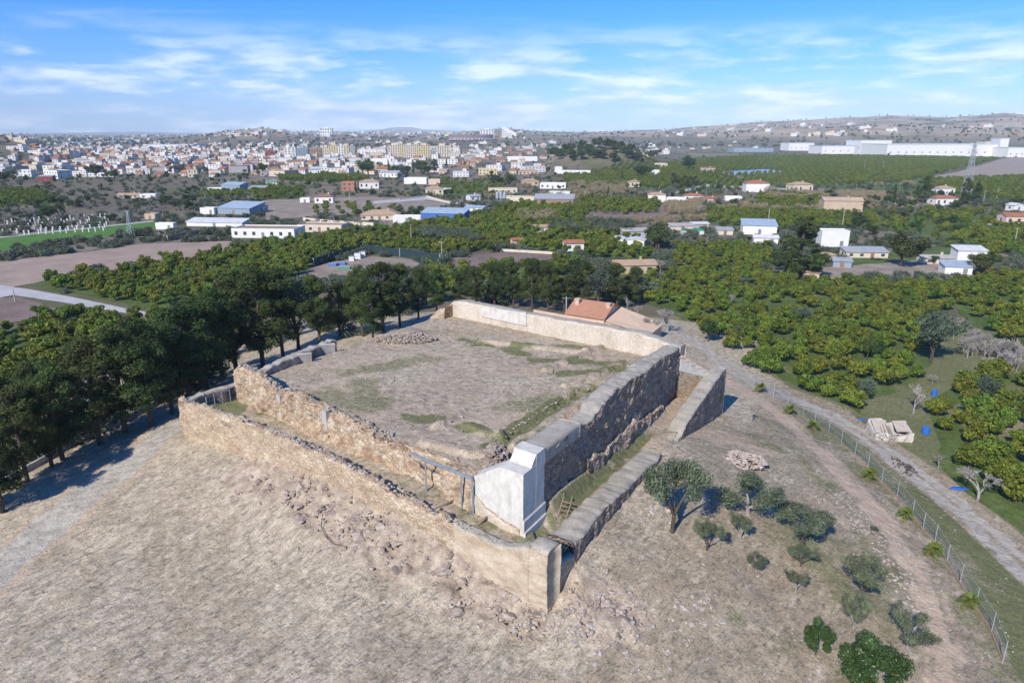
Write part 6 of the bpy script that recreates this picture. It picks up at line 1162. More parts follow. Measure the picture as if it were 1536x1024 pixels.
for i, (px, py, lab) in enumerate(((537, 388, 'white cube water tank left in the netted plot'), (544, 386, 'white cube water tank right in the netted plot'), (528, 391, 'small white box in front of the cube tanks'), (499, 399, 'blue crate stack in the netted plot'), (513, 397, 'blue and white crate pile in the netted plot'), (517, 403, 'green crate pile in the netted plot'))):
    p = at(px, py, 0); e = empty('water_tank' if i < 2 else 'crate', p); tag(e, lab, 'tank' if i < 2 else 'crate'); c = ['white', 'white', 'white', 'blue', 'blue', 'green'][i]
    b = MB(); wd = (1.0, 1.0, .8, 1.3, 1.2, 1.8)[i]; hh = (1.9, 1.9, 1.4, .9, .9, .7)[i]; b.box(-wd, wd, -.8, .8, 0, hh); b.build('body', W_(c), e); b = MB(); b.box(-wd - .05, wd + .05, -.85, .85, hh * .45, hh * .52); b.box(-wd - .05, wd + .05, -.85, .85, hh + .01, hh + .08); b.build('band', M_GALV, e)
# white posts in the nursery plot
q0 = None
for r_ in range(6):
    for k in range(15):
        px = 2 + k * 11 + r_ * 3 + random.uniform(-2, 2); py = 354 - r_ * 4.2 - k * .55 + random.uniform(-.6, .6)
        if px > 160 + (r_ * 5): continue
        p = at(px, py, 0)
        if q0 is None:
            q0 = empty('white_post', p); b = MB(); b.box(-.18, .18, -.18, .18, 0, 1.5); b.build('post', W_('white'), q0); b = MB(); b.box(-.32, .32, -.32, .32, 1.51, 1.75); b.build('cap', W_('white'), q0); o = q0
        else: o = copy_tree(q0); o.location = p
        tag(o, 'white concrete post in the rows beside the green crop', 'post', 'white posts in rows on the left plot')
# pylon and poles
p = at(1447, 300, 0); h = topz(p[1], 216); e = empty('lattice_pylon', p); tag(e, 'tall steel lattice pylon between the two tall dark pines', 'pylon'); b = MB(); w0, w1_ = 2.2, .5
for sx, sy in ((-1, -1), (1, -1), (1, 1), (-1, 1)): b.bar((sx * w0, sy * w0, 0), (sx * w1_, sy * w1_, h), .22, .22)
for k in range(11):
    z0, z1 = h * k / 11, h * (k + 1) / 11; a, c = w0 + (w1_ - w0) * k / 11, w0 + (w1_ - w0) * (k + 1) / 11
    for (u, v) in (((-1, -1), (1, -1)), ((1, -1), (1, 1)), ((1, 1), (-1, 1)), ((-1, 1), (-1, -1))): b.bar((u[0] * a, u[1] * a, z0), (v[0] * c, v[1] * c, z1), .12, .12); b.bar((v[0] * a, v[1] * a, z0), (u[0] * c, u[1] * c, z1), .12, .12)
b.build('tower', M_GALV, e)
for k, hz_ in enumerate((.82, .90, .97)): b = MB(); b.bar((-4.2 + k * .6, 0, h * hz_), (4.2 - k * .6, 0, h * hz_), .25, .25); b.build('cross_arm', M_GALV, e)
p = at(197, 356, 0); hl = topz(p[1], 316); e = empty('lattice_mast', p); tag(e, 'thin lattice mast in the walled yard on the left', 'mast'); b = MB()
for sx, sy in ((-1, -1), (1, -1), (1, 1), (-1, 1)): b.bar((sx * 1.0, sy * 1.0, 0), (sx * .25, sy * .25, hl), .12, .12)
for k in range(8): z0, z1 = hl * k / 8, hl * (k + 1) / 8; a, c = 1 - .75 * k / 8, 1 - .75 * (k + 1) / 8; b.bar((-a, -a, z0), (c, -c, z1), .08, .08); b.bar((a, -a, z0), (-c, -c, z1), .08, .08)
b.build('mast', M_GALV, e); b = MB(); b.bar((-1.2, 0, hl), (1.2, 0, hl), .1, .1); b.build('cross_arm', M_GALV, e)
PO = [(617, 362, 336, 'by the citrus rows in the centre'), (663, 391, 362, 'at the corner of the netted plot'), (1263, 343, 316, 'left of the tall white warehouse'), (1152, 336, 312, 'above the big white warehouse'), (1521, 369, 341, 'at the right edge below the pink house'), (1475, 303, 285, 'right of the lattice pylon'), (1495, 297, 282, 'near the vineyard rows'), (1296, 257, 240, 'left one standing inside the big orchard'), (1324, 256, 241, 'right one standing inside the big orchard'), (1284, 288, 276, 'behind the long tan farmhouse'), (525, 307, 289, 'beside the field left of the lane'), (1074, 282, 270, 'near the villa with the red roof'), (877, 300, 286, 'next to the reed bed'), (694, 308, 294, 'beside the blue market shed'), (849, 480, 445, 'left of the pink farmhouse'), (23, 452, 432, 'at the corner of the grey road'), (413, 330, 312, 'on the left fallow field'), (605, 258, 236, 'before the long apartments')]
pp = None
for px, yb, yt, lab in PO:
    p = gp(px, yb); h = topz(p[1], yt) - p[2]
    if pp is None: pp = empty('utility_pole'); b = MB(); b.tube([(0, 0, 0), (0, 0, 10)], [.16, .1], 7); b.build('pole', M_CONC, pp); b = MB(); b.bar((-.9, 0, 9.3), (.9, 0, 9.3), .12, .12); b.build('cross_arm', M_GALV, pp); o = pp
    else: o = copy_tree(pp)
    o.location = p; o.scale = (1, 1, h / 10); tag(o, 'slim utility pole ' + lab, 'utility pole', 'utility poles in the valley')
# wire fence on the right
wf = empty('wire_fence', (*FENCE[0], 0)); tag(wf, 'grey wire mesh fence on steel posts curving down the slope on the right', 'fence'); FP = []
for a, c in zip(FENCE[:-1], FENCE[1:]):
    k = max(1, int(math.hypot(c[0] - a[0], c[1] - a[1]) / 2.9))
    for i in range(k): FP.append((a[0] + (c[0] - a[0]) * i / k, a[1] + (c[1] - a[1]) * i / k))
FP = [(x, y, float(H(x, y)[0])) for x, y in FP]; ox, oy = FENCE[0]
for x, y, z in FP: b = MB(); b.tube([(x - ox, y - oy, z - .2), (x - ox, y - oy, z + 2.0)], .035, 6); b.build('post', M_GALV, wf)
mN = bpy.data.materials.new('wire_mesh'); mN.use_nodes = True; t = mN.node_tree; tr_ = N(t, 'ShaderNodeBsdfTransparent'); ms = N(t, 'ShaderNodeMixShader', i={0: .16}); t.links.new(tr_.outputs[0], ms.inputs[1]); t.links.new(t.nodes['Principled BSDF'].outputs[0], ms.inputs[2]); t.nodes['Principled BSDF'].inputs['Base Color'].default_value = (.22, .27, .27, 1); t.links.new(ms.outputs[0], t.nodes['Material Output'].inputs[0])
V = []; Fc = []
for x, y, z in FP: V += [(x - ox, y - oy, z + .02), (x - ox, y - oy, z + 1.9)]
for i in range(len(FP) - 1): Fc.append((2 * i, 2 * i + 2, 2 * i + 3, 2 * i + 1))
mk('wire_mesh', V, Fc, mN, wf); b = MB()
for hz_ in (1.9, 1.0):
    for p, q in zip(FP[:-1], FP[1:]): b.bar((p[0] - ox, p[1] - oy, p[2] + hz_), (q[0] - ox, q[1] - oy, q[2] + hz_), .02, .02)
b.build('tension_wire', M_GALV, wf); b = MB()
for p, q in zip(FP[6:-1], FP[7:]): b.bar((p[0] - ox, p[1] - oy, p[2] + .06), (q[0] - ox, q[1] - oy, q[2] + .06), .12, .18)
b.build('concrete_footing', R_('dirtroof'), wf)
# low wall with fence beside the left road
LW = GP([(-60, 790), (0, 730), (60, 697), (110, 668), (150, 650), (185, 634), (225, 614), (262, 596), (300, 582), (336, 570)])
lwt = empty('roadside_wall', (*LW[0], 0)); tag(lwt, 'low pale roadside wall under the pines left of the castle', 'wall'); b = MB(); ox, oy = LW[0]
for a, c in zip(LW[:-1], LW[1:]): za, zb = float(HILL(*a)[0]), float(HILL(*c)[0]); b.bar((a[0] - ox, a[1] - oy, za + .3), (c[0] - ox, c[1] - oy, zb + .3), .3, .9)
b.build('masonry', M_CONC, lwt)
for a, c in zip(LW[:-1], LW[1:]):
    for i in range(3):
        u = i / 3; x, y = a[0] + (c[0] - a[0]) * u, a[1] + (c[1] - a[1]) * u; z = float(HILL(x, y)[0]); b = MB(); b.tube([(x - ox, y - oy, z), (x - ox, y - oy, z + 2.0)], .04, 5); b.build('post', M_GALV, lwt)
hp_ = [gp(*q_) for q_ in ((484, 772), (482, 790), (489, 806), (500, 817), (516, 820))]; hp_ = [(x_h, y_h, float(H(x_h, y_h)[0]) + .08) for x_h, y_h, _z in hp_]; b = MB(); b.tube(hp_, .03, 6); o = b.build('hose', plain('black_rubber', (.02, .02, .022), .5)); tag(o, 'black hose curling over the bedrock in front of the outer wall', 'hose')
TT('buildings')
# ------------------------------------------------------------------ far town
mw_ = ['white', 'cream', 'tan', 'white', 'pink', 'white', 'terracotta', 'white', 'cream', 'grey']; mr_ = ['tile', 'tantile', 'tile', 'greyroof', 'tantile', 'tantile', 'browntile', 'concrete', 'tile', 'browntile']
def town_proto(i):
    m = MB(); rng = random.Random(i * 3 + 1); k = i % 4; W, D, Hh = rng.uniform(7, 12), rng.uniform(8, 11), rng.choice([3.4, 3.6, 6.0, 6.4])
    if k == 3: W, D, Hh = rng.uniform(16, 28), rng.uniform(12, 20), rng.uniform(5, 7)
    m.box(-W / 2, W / 2, -D / 2, D / 2, -2, Hh, 0)
    if k in (0, 2): m.add([(-W / 2 - .4, -D / 2 - .4, Hh + .02), (W / 2 + .4, -D / 2 - .4, Hh + .02), (W / 2 + .4, D / 2 + .4, Hh + .02), (-W / 2 - .4, D / 2 + .4, Hh + .02), (-W / 2 - .4, 0, Hh + 2), (W / 2 + .4, 0, Hh + 2)], [(3, 2, 1, 0), (0, 1, 5, 4), (2, 3, 4, 5), (1, 2, 5), (3, 0, 4)], 1)
    else: m.box(-W / 2 - .1, W / 2 + .1, -D / 2 - .1, D / 2 + .1, Hh + .01, Hh + .35, 1); m.box(W * .1, W * .35, -D * .2, D * .2, Hh + .36, Hh + 2.6, 0)
    nf = max(1, int(Hh / 3)); nc = max(2, int(W / 3.5))
    for f in range(nf):
        for c in range(nc):
            xx = -W / 2 + (c + .5) * W / nc; z0 = Hh * f / nf + 1; 
            for s_ in (-1, 1): m.box(xx - .55, xx + .55, s_ * D / 2 - .06, s_ * D / 2 + .06, z0, z0 + 1.3, 2)
    return m.build('town_house' if k != 3 else 'town_warehouse', [plain('town_' + mw_[i % 10], tuple(q * (.92 if mw_[i % 10] == 'white' else .95) for q in WC[mw_[i % 10]]), .85, .35, .8), R_(mr_[i % 10]), M_PANE])
TP = [town_proto(i) for i in range(20)]
cand = []
def free(x, y, r):
    return all((x - a) ** 2 + (y - b_) ** 2 > (r + c) ** 2 for a, b_, c in FOOT)
trn = random.Random(5)
NC = 16000; cpx = np.array([trn.uniform(-120, 1560) for _ in range(NC)]); cpy = 206.5 + 60 * np.array([trn.random() for _ in range(NC)]) ** 1.6
cxy_ = np.array([at(a, b_, 0)[:2] for a, b_ in zip(cpx, cpy)]); czz = far_h(cxy_[:, 0], cxy_[:, 1])
dens = np.interp(cpx, [-120, 0, 350, 560, 690, 800, 1000, 1200, 1560], [.9, 1, 1, .85, .6, .3, .13, .1, .12]) * np.interp(cpy, [206, 210, 240, 252, 268], [.9, 1, .7, .3, .08])
block = vn(cxy_[:, 0] / 120, cxy_[:, 1] / 160, 0, 44) * .5 + .75
FA_ = np.array([(f[0], f[1], f[2]) for f in FOOT]); grid = {}
def spot_free(x, y, r):
    if (((FA_[:, 0] - x) ** 2 + (FA_[:, 1] - y) ** 2) < (FA_[:, 2] + r) ** 2).any(): return False
    g = (int(x // 16), int(y // 16))
    for i in (-1, 0, 1):
        for j in (-1, 0, 1):
            for a, b_ in grid.get((g[0] + i, g[1] + j), ()):
                if (a - x) ** 2 + (b_ - y) ** 2 < 14.5 ** 2: return False
    grid.setdefault(g, []).append((x, y)); return True
for i in range(NC):
    px, py = cpx[i], cpy[i]
    if (px > 1000 and py > 226) or (px > 820 and py > 240) or trn.random() > dens[i] * block[i] * .62: continue
    if czz[i] > 8 and trn.random() < .85: continue
    x, y = cxy_[i]
    if not spot_free(x, y, 7): continue
    FOOT.append((x, y, 8)); cand.append((x, y, czz[i] - .3, trn.uniform(-.35, .35) + trn.choice([0, 0, pi / 2]), trn.uniform(.8, 1.25) * (1.4 if py < 213 else 1)))
for (px, py) in [(trn.uniform(15, 130), trn.uniform(205, 240)) for _ in range(60)]:
    x, y = at(px, 230, 0)[:2]; r0 = math.hypot(x, y); rr = np.linspace(600, 2400, 120); xx, yy = x / r0 * rr, y / r0 * rr; zz_ = far_h(xx, yy); q = 512 - F * (yy * sin(PT) + (zz_ - CZ) * cos(PT)) / (yy * cos(PT) - (zz_ - CZ) * sin(PT)); k = int(np.argmax(q <= py))
    if q[k] <= py and zz_[k] > 1.5 and spot_free(xx[k], yy[k], 8): cand.append((xx[k], yy[k], zz_[k] - .4, trn.uniform(-.4, .4), .9))
for (px, py) in [(trn.uniform(980, 1540), trn.uniform(186, 206)) for _ in range(60)] + [(trn.uniform(100, 700), trn.uniform(199, 206)) for _ in range(120)]:
    x, y = at(px, 230, 0)[:2]; r0 = math.hypot(x, y); rr = np.linspace(1900, 6500, 120); xx, yy = x / r0 * rr, y / r0 * rr; zz_ = far_h(xx, yy); q = 512 - F * (yy * sin(PT) + (zz_ - CZ) * cos(PT)) / (yy * cos(PT) - (zz_ - CZ) * sin(PT))
    k = np.argmax(q <= py)
    if q[k] <= py: cand.append((xx[k], yy[k], zz_[k] - .5, trn.uniform(-1, 1), 1.5))
cand.sort(key=lambda c: c[1]); TT('town cand %d' % len(cand))
def set_o(o, c): o.location = c[:3]; o.rotation_euler = (0, 0, c[3]); o.scale = (c[4],) * 3
NI = 280
for i, c in enumerate(cand[:NI]):
    j = i % 20 if i < 20 else trn.choice([k for k in range(20) if k % 4 != 3] + [3, 7, 11, 15, 19]); o = TP[j] if i < 20 else TP[j].copy()
    if i >= 20: col.objects.link(o)
    set_o(o, c); wc = mw_[j % 10]; k = j % 4
    tag(o, {3: 'large plain ' + wc + ' warehouse among the houses of the far town', 0: 'small ' + wc + ' house with pitched roof in the far town', 2: 'small ' + wc + ' house with pitched roof in the far town', 1: 'small ' + wc + ' flat-roofed house in the far town'}[k], 'warehouse' if k == 3 else 'house', 'warehouses of the far town' if k == 3 else 'houses of the far town')
def stuff(name, P_, rot, scl, protos, label):
    me = bpy.data.meshes.new(name); me.vertices.add(len(P_)); me.vertices.foreach_set('co', np.asarray(P_, np.float32).ravel())
    for an, av in (('rot', rot), ('scl', scl)): a = me.attributes.new(an, 'FLOAT', 'POINT'); a.data.foreach_set('value', np.asarray(av, np.float32))
    o = bpy.data.objects.new(name, me); col.objects.link(o); tag(o, label, name.replace('_', ' '), kind='stuff')
    g = bpy.data.node_groups.new(name, 'GeometryNodeTree'); g.interface.new_socket('Geometry', in_out='INPUT', socket_type='NodeSocketGeometry'); g.interface.new_socket('Geometry', in_out='OUTPUT', socket_type='NodeSocketGeometry')
    gi = g.nodes.new('NodeGroupInput'); go = g.nodes.new('NodeGroupOutput'); ip = g.nodes.new('GeometryNodeInstanceOnPoints'); jn = g.nodes.new('GeometryNodeGeometryToInstance')
    for p in protos:
        oi = g.nodes.new('GeometryNodeObjectInfo'); oi.inputs['Object'].default_value = p; g.links.new(oi.outputs['Geometry'], jn.inputs[0])
    rn = g.nodes.new('FunctionNodeRandomValue'); rn.data_type = 'INT'; rn.inputs[4].default_value = 0; rn.inputs[5].default_value = len(protos) - 1
    ar = g.nodes.new('GeometryNodeInputNamedAttribute'); ar.data_type = 'FLOAT'; ar.inputs[0].default_value = 'rot'; as_ = g.nodes.new('GeometryNodeInputNamedAttribute'); as_.data_type = 'FLOAT'; as_.inputs[0].default_value = 'scl'
    cx = g.nodes.new('ShaderNodeCombineXYZ'); g.links.new(ar.outputs[0], cx.inputs[2]); ip.inputs['Pick Instance'].default_value = True
    g.links.new(gi.outputs[0], ip.inputs['Points']); g.links.new(jn.outputs[0], ip.inputs['Instance']); g.links.new(rn.outputs[2], ip.inputs['Instance Index']); g.links.new(cx.outputs[0], ip.inputs['Rotation']); g.links.new(as_.outputs[0], ip.inputs['Scale']); g.links.new(ip.outputs[0], go.inputs[0])
    md = o.modifiers.new('scatter', 'NODES'); md.node_group = g; return o
rest = cand[NI:]
stuff('distant_houses', [c[:3] for c in rest], [c[3] for c in rest], [c[4] for c in rest], TP, 'mass of tiny pale houses and sheds of the far town and hills')
TT('town')
# ------------------------------------------------------------------ orchards
ORCH = [  # polygon in the valley, row spacing, tree height range, keep
 ([(1052, 508), (1085, 528), (1130, 558), (1200, 580), (1250, 606), (1300, 640), (1296, 600), (1340, 590), (1385, 560), (1400, 520), (1430, 460), (1400, 428), (1220, 424), (1160, 405), (1100, 395), (1010, 392), (1000, 418), (975, 432), (960, 452), (1010, 470), (1040, 490)], 4.3, 2.3, 3.4, .93),
 ([(1390, 600), (1400, 640), (1400, 690), (1450, 740), (1540, 800), (1700, 900), (1750, 560), (1536, 560), (1440, 575)], 4.3, 2.4, 3.6, .92),
 ([(1405, 430), (1440, 470), (1480, 500), (1560, 540), (1700, 560), (1700, 400), (1480, 415)], 4.6, 2.4, 3.5, .9),
 ([(40, 425), (150, 413), (250, 395), (350, 376), (430, 366), (530, 353), (600, 344), (700, 322), (765, 320), (900, 335), (985, 380), (960, 395), (900, 388), (750, 372), (700, 380), (660, 384), (600, 380), (545, 374), (480, 388), (470, 402), (420, 430), (340, 448), (240, 468), (180, 452), (100, 438)], 4.6, 2.4, 4.0, .95),
 ([(0, 498), (60, 482), (120, 472), (200, 478), (300, 486), (330, 520), (200, 570), (0, 600), (-200, 620), (-200, 520)], 4.6, 2.6, 4.2, .95),
 ([(880, 440), (900, 405), (985, 415), (960, 450), (930, 462)], 4.5, 2.6, 3.6, .95),
 ([(640, 392), (700, 400), (860, 392), (900, 410), (860, 440), (640, 440)], 4.6, 2.5, 3.8, .6),
 ([(1010, 370), (1160, 372), (1170, 400), (1010, 394)], 4.6, 2.5, 3.6, .8),
 ([(420, 258), (528, 262), (560, 270), (500, 274), (418, 270)], 5.2, 2.6, 3.6, .95), ([(370, 280), (460, 284), (458, 297), (380, 300)], 5, 2.6, 3.6, .9), ([(-100, 282), (60, 287), (92, 306), (0, 309), (-100, 310)], 5, 2.6, 3.6, .95), ([(300, 288), (400, 286), (398, 296), (300, 296)], 5, 2.6, 3.6, .9),
 ([(845, 263), (1040, 241), (1120, 234), (1300, 234), (1500, 238), (1440, 252), (1382, 267), (1345, 275), (1200, 280), (1100, 284), (1000, 283), (930, 283), (850, 276)], 6.0, 2.8, 3.6, .97),
 ([(1385, 270), (1536, 265), (1650, 300), (1536, 302), (1480, 297), (1390, 288)], 6.0, 2.6, 3.4, .97),
 ([(868, 298), (990, 304), (985, 320), (930, 322), (870, 318)], 5, 2.6, 3.8, .9), ([(760, 306), (878, 310), (880, 334), (800, 332), (745, 318)], 5, 2.6, 3.8, .85), ([(1055, 316), (1284, 322), (1284, 342), (1200, 345), (1060, 336)], 5, 2.6, 3.6, .85), ([(1136, 292), (1228, 296), (1228, 316), (1136, 314)], 5, 2.6, 3.6, .85), ([(1290, 318), (1500, 320), (1500, 400), (1440, 372), (1330, 345), (1290, 345)], 6, 2.8, 4.2, .55), ([(1458, 342), (1700, 340), (1700, 400), (1480, 378)], 5, 2.6, 3.6, .9), ([(1270, 396), (1270, 385), (1440, 366), (1430, 392), (1300, 396)], 5, 2.4, 3.2, .15),
 ([(480, 300), (640, 318), (560, 322), (470, 325)], 5, 2.6, 3.4, .25), ([(640, 268), (760, 272), (750, 292), (680, 296)], 6, 2.6, 3.4, .45)]
for i_, (poly, *_r) in enumerate(ORCH):
    sheet('orchard_ground', poly, M_GRASS, z=.012 + .0012 * i_, ragged=1.0)
orng = np.random.default_rng(3); OX = []
NOGO = [PX(p) for p in ([(480, 398), (545, 384), (620, 390), (645, 400), (560, 412), (470, 425), (430, 420)], [(-200, 425), (0, 426), (45, 432), (110, 444), (185, 460), (245, 470), (232, 480), (170, 469), (90, 455), (20, 445), (-20, 450), (-200, 470)], [(1200, 400), (1440, 383), (1470, 398), (1460, 414), (1330, 414), (1240, 418)], [(670, 392), (740, 378), (800, 380), (850, 382), (800, 395), (720, 402), (672, 400)], [(1075, 258), (1150, 254), (1180, 258), (1100, 263)], [(1180, 284), (1060, 276), (1010, 288), (960, 300), (962, 303), (1015, 292), (1062, 280), (1180, 286)], [(1200, 466), (1500, 300), (1500, 301), (1201, 467)])]
FO = np.array([(f[0] * (1 - 1.2 / max(f[1], 50) * 2), f[1] - 2.5, f[2] + 1.5) for f in FOOT if f[1] < 900] + [(*at(1197, 405, 0)[:2], 7)])
IP = np.array(ind_pos)
def clear_mask(x, y, pad=1.0):
    ok = np.ones(len(x), bool)
    for f in FO: ok &= (x - f[0]) ** 2 + (y - f[1]) ** 2 > (f[2] + pad) ** 2
    for f in IP: ok &= (x - f[0]) ** 2 + (y - f[1]) ** 2 > (f[2] + .6) ** 2
    for g in NOGO: ok &= ~pts_in(g, x, y)
    near = (y < 150) & (np.abs(x) < 110); hl = HILL(x, y); ok &= ~(near & (hl > .9))
    ok &= dist_line(x, y, ROADR) > 3.9; ok &= dist_line(x, y, ROADL) > 4
    return ok
for poly, sp_, h0, h1, keep in ORCH:
    P_ = PX(poly); xs = [p[0] for p in P_]; ys = [p[1] for p in P_]; th = .5 if poly[0][0] > 1000 else -.35
    cx_, cy_ = (min(xs) + max(xs)) / 2, (min(ys) + max(ys)) / 2; rad = max(max(xs) - min(xs), max(ys) - min(ys)) * .75; n = int(rad / sp_)
    i, j = np.meshgrid(np.arange(-n, n), np.arange(-n, n)); u = (i * sp_ + orng.normal(0, .35, i.shape)).ravel(); v = (j * sp_ * .95 + orng.normal(0, .35, i.shape)).ravel()
    x = cx_ + u * cos(th) - v * sin(th); y = cy_ + u * sin(th) + v * cos(th); ok = pts_in(P_, x, y) & (orng.random(len(x)) < keep); x, y = x[ok], y[ok]; ok = clear_mask(x, y, .6); x, y = x[ok], y[ok]
    for a, b_ in zip(x, y): OX.append((a, b_, orng.uniform(h0, h1) * 1.08 * (1 if orng.random() > .14 else .6)))
OX = np.array(OX); d_ = np.hypot(OX[:, 0], OX[:, 1]); pxx = 768 + F * OX[:, 0] / (OX[:, 1] * cos(PT) + CZ * sin(PT)); pyy = 512 - F * (OX[:, 1] * sin(PT) - CZ * cos(PT)) / (OX[:, 1] * cos(PT) + CZ * sin(PT))
inview = (pxx > -30) & (pxx < 1566) & (pyy < 1040); order = np.argsort(np.where(inview, d_ / OX[:, 2], 1e9)); top = order[:295]; oth = order[295:]
for k in top:
    x, y, h = OX[k]; rgt = x > 0
    place('citrus', x, y, float(H(x, y)[0]) - .1, h, 'round citrus tree in the orchard right of the road' if rgt else 'round citrus tree in the orchard left beyond the pines', 'tree', 'citrus trees in the right orchard' if rgt else 'citrus trees in the left orchard', random.uniform(.98, 1.2))
crn = lambda k: [c for e_ in PR[k] for c in e_.children if c.name.startswith('crown')]
Zo = H(OX[oth, 0], OX[oth, 1]) + far_h(OX[oth, 0], OX[oth, 1])
stuff('orchard_trees', np.stack([OX[oth, 0], OX[oth, 1], Zo - .1], -1), orng.uniform(0, 6.28, len(oth)), OX[oth, 2] / 2.9 * 1.06, crn('citrus'), 'rows of green and yellow-green citrus trees filling the far orchards')
TT('orchard %d' % len(OX))
# loose vegetation between fields: scrub, reeds, grey and dark trees, one mass per kind
def veg(name, kind, n, region, smin, smax, label, dens=None, zfun=True, protos=None, keepout=True):
    px = orng.uniform(region[0], region[1], n); u = orng.random(n); py = region[2] + (region[3] - region[2]) * u
    d = [at(a, b_, 0) for a, b_ in zip(px, py)]; x = np.array([q[0] for q in d]); y = np.array([q[1] for q in d])
    ok = clear_mask(x, y, 1.5)
    ok &= (vn(x / 45, y / 45, 0, sum(map(ord, name)) % 97) > (dens if dens is not None else -.1))
    if keepout:
        for s_ in bpy.data.objects:
            if s_.name.split('.')[0] in ('field', 'road', 'path') and s_.data.materials[0].name not in ('grey_brown_fallow', 'orchard_grass'):
                pl = [(v.co.x, v.co.y) for v in s_.data.vertices]; ok &= ~pts_in(pl, x, y)
        for poly, *_r in ORCH: ok &= ~pts_in(PX(poly), x, y)
    x, y = x[ok], y[ok]; z = far_h(x, y) + H(x, y); sz_ = orng.uniform(smin, smax, len(x)) / NAT[kind]
    return stuff(name, np.stack([x, y, z - .15], -1), orng.uniform(0, 6.28, len(x)), sz_, protos or crn(kind), label)
twg = [c for e_ in PR['bare'] for c in e_.children]
veg('scrub', 'bush', 9000, (-150, 1650, 222, 440), 1.2, 3.2, 'low grey-green scrub and weeds between the fields', -.6)
veg('dark_thicket', 'broad', 4600, (-150, 1650, 212, 345), 3.0, 6.5, 'dark evergreen trees and hedges between the farms and houses', -.1, protos=crn('broad') + crn('citrus') + crn('grey'))
veg('grey_thicket', 'bare', 1900, (-150, 1560, 226, 345), 3, 6.5, 'grey leafless scrub and saplings between the farms', .0, protos=twg)
veg('reed_beds', 'reed', 900, (700, 1400, 262, 340), 2.5, 4.5, 'pale dry reeds along ditches in the middle distance', .15)
veg('far_trees', 'broad', 4200, (-100, 1560, 204.5, 222), 6, 13, 'dark specks of trees spread through the far town and hills', -.2, keepout=False)
TT('veg')
# dense reed bed left of the bare trees
rx = []
for a, b_, c, d_1 in ((850, 940, 276, 292), (1150, 1290, 290, 300), (1262, 1340, 292, 304), (782, 830, 322, 334), (1000, 1050, 308, 322)):
    for _ in range(120): p = at(random.uniform(a, b_), random.uniform(c, d_1), 0); rx.append((p[0], p[1], -.1))
stuff('reed_bed', rx, np.random.default_rng(1).uniform(0, 6, len(rx)), np.random.default_rng(2).uniform(1.0, 1.7, len(rx)), crn('reed'), 'solid band of tall pale dry reeds beside the lanes')
# grey leafless poplar thicket on the right and olive rows
rx = []
for _ in range(60): u = random.random(); p = at(1440 + 90 * u + random.gauss(0, 6), 520 + 30 * u + random.gauss(0, 8), 0); rx.append((p[0], p[1], -.1))
stuff('poplar_thicket', rx, np.random.default_rng(1).uniform(0, 6, len(rx)), np.random.default_rng(2).uniform(.35, .75, len(rx)), twg, 'grey leafless sapling thicket in the right orchard')
rx = []
for r_ in range(3):
    for k in range(15): p = at(628 + 6 * k + r_ * 3, 352 + .5 * k + r_ * 5, 0); rx.append((p[0], p[1], -.1))
for r_ in range(3):
    for k in range(14): p = at(828 + 9 * k, 338 + r_ * 6 + .3 * k, 0); rx.append((p[0], p[1], -.1))
stuff('olive_rows', rx, np.random.default_rng(1).uniform(0, 6, len(rx)), np.random.default_rng(2).uniform(.6, .8, len(rx)), crn('grey'), 'rows of blue-grey olive trees among the citrus')
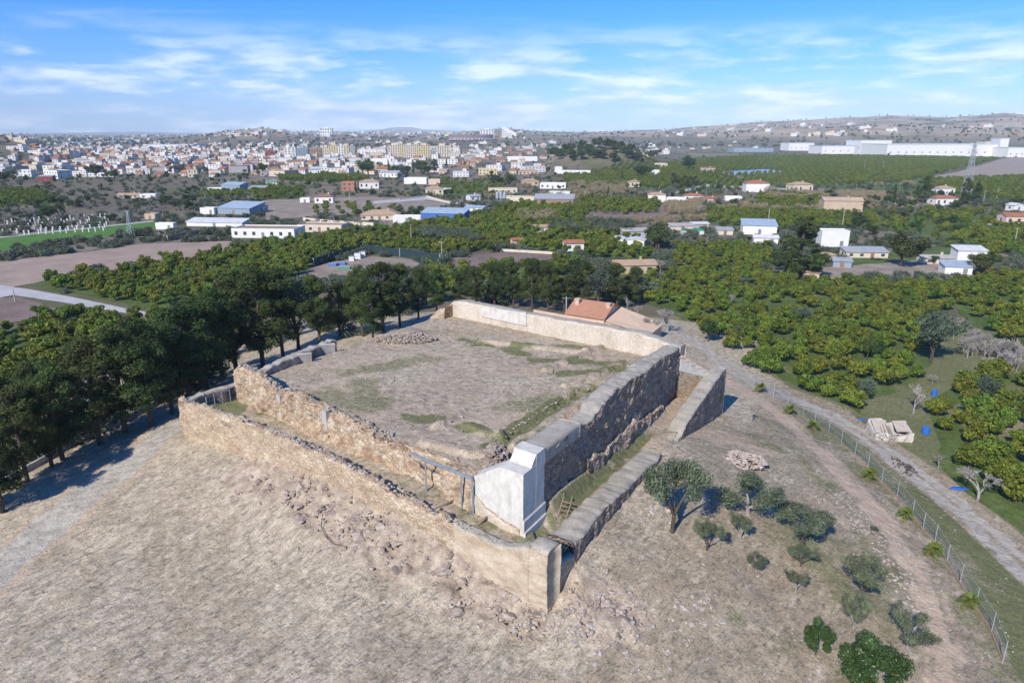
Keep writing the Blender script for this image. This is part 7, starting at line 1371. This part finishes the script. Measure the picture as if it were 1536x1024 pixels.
# dry grass tufts on the hill
n = 30000; g_ = np.random.default_rng(8); x = g_.uniform(-50, 60, n); y = g_.uniform(31, 100, n); dn = fbm(x / 3, y / 3, 0, 3, 4); ok = (g_.random(n) < .25 + .8 * ss(-.2, .5, dn)) & ~pts_in(castle, x, y) & (dist_line(x, y, TRACK) > 1.4) & (dist_line(x, y, ROADR) > 1.8) & (dist_line(x, y, ROADL) > 1.8)
rgt = (x * NA[0] + y * NA[1] - P0 @ NA) > 0; ok &= rgt | (g_.random(n) < .55)
x, y = x[ok], y[ok]; u = g_.random((2500, 2)); cc = (K[None] * (1 - u[:, :1]) + LL[None] * u[:, :1]) * (1 - u[:, 1:]) + (RR[None] * (1 - u[:, :1]) + FF[None] * u[:, :1]) * u[:, 1:]
z = H(x, y); x = np.concatenate([x, cc[:, 0]]); y = np.concatenate([y, cc[:, 1]]); z = np.concatenate([z, np.full(2500, 12.03)])
n = len(x); B_ = 4; cx_ = np.repeat(np.stack([x, y, z - .02], -1), B_, 0); a = g_.uniform(0, 6.28, n * B_); ln = g_.uniform(.04, .15, n * B_); wd = g_.uniform(.02, .045, n * B_); lean = g_.uniform(.3, 1.3, n * B_)
dirv = np.stack([np.cos(a), np.sin(a), 0 * a], -1); sv = np.stack([-np.sin(a), np.cos(a), 0 * a], -1); p0 = cx_ + dirv * .05; tip = p0 + dirv * (ln * lean)[:, None] + np.array([0, 0, 1]) * ln[:, None]
V = np.stack([p0 - sv * wd[:, None], p0 + sv * wd[:, None], tip], 1).reshape(-1, 3)
M_TUFT = mat('dry_grass_blades', [(0.38, (.10, .11, .05)), (0.5, (.20, .175, .11)), (0.65, (.33, .29, .215))], .6, 5, coord='pos', attr='v', transl=.2)
o = mk('dry_grass', V, np.arange(len(V)).reshape(-1, 3), M_TUFT, attrs={'v': np.repeat(g_.random(n * B_), 3)}); tag(o, 'short dry grass and weeds on the hill around the castle', 'grass', kind='stuff')
# haze ------------------------------------------------------------------
if HAZE:
    b = MB(); b.box(-17000, 17000, -1500, 15800, -7, 520); mh = bpy.data.materials.new('haze_air'); mh.use_nodes = True; t = mh.node_tree; t.nodes.clear(); pv = N(t, 'ShaderNodeVolumePrincipled', i={'Density': HAZE, 'Anisotropy': -.25}); pv.inputs['Color'].default_value = (.70, .86, 1.0, 1); ho = N(t, 'ShaderNodeOutputMaterial'); t.links.new(pv.outputs[0], ho.inputs['Volume'])
    o = b.build('haze', mh); tag(o, 'thin blue haze over the valley', 'haze', kind='stuff')
for k, l_ in PR.items():                               # a source that was never placed is not part of the scene
    for i, e_ in enumerate(l_):
        if (k, i) not in used: p = at(700 + 40 * i, 300, 0); place(k, *p, NAT[k] * .7, 'plant growing by the lane in the middle distance', 'tree', 'plants by the lane', var=i)
TT('end')
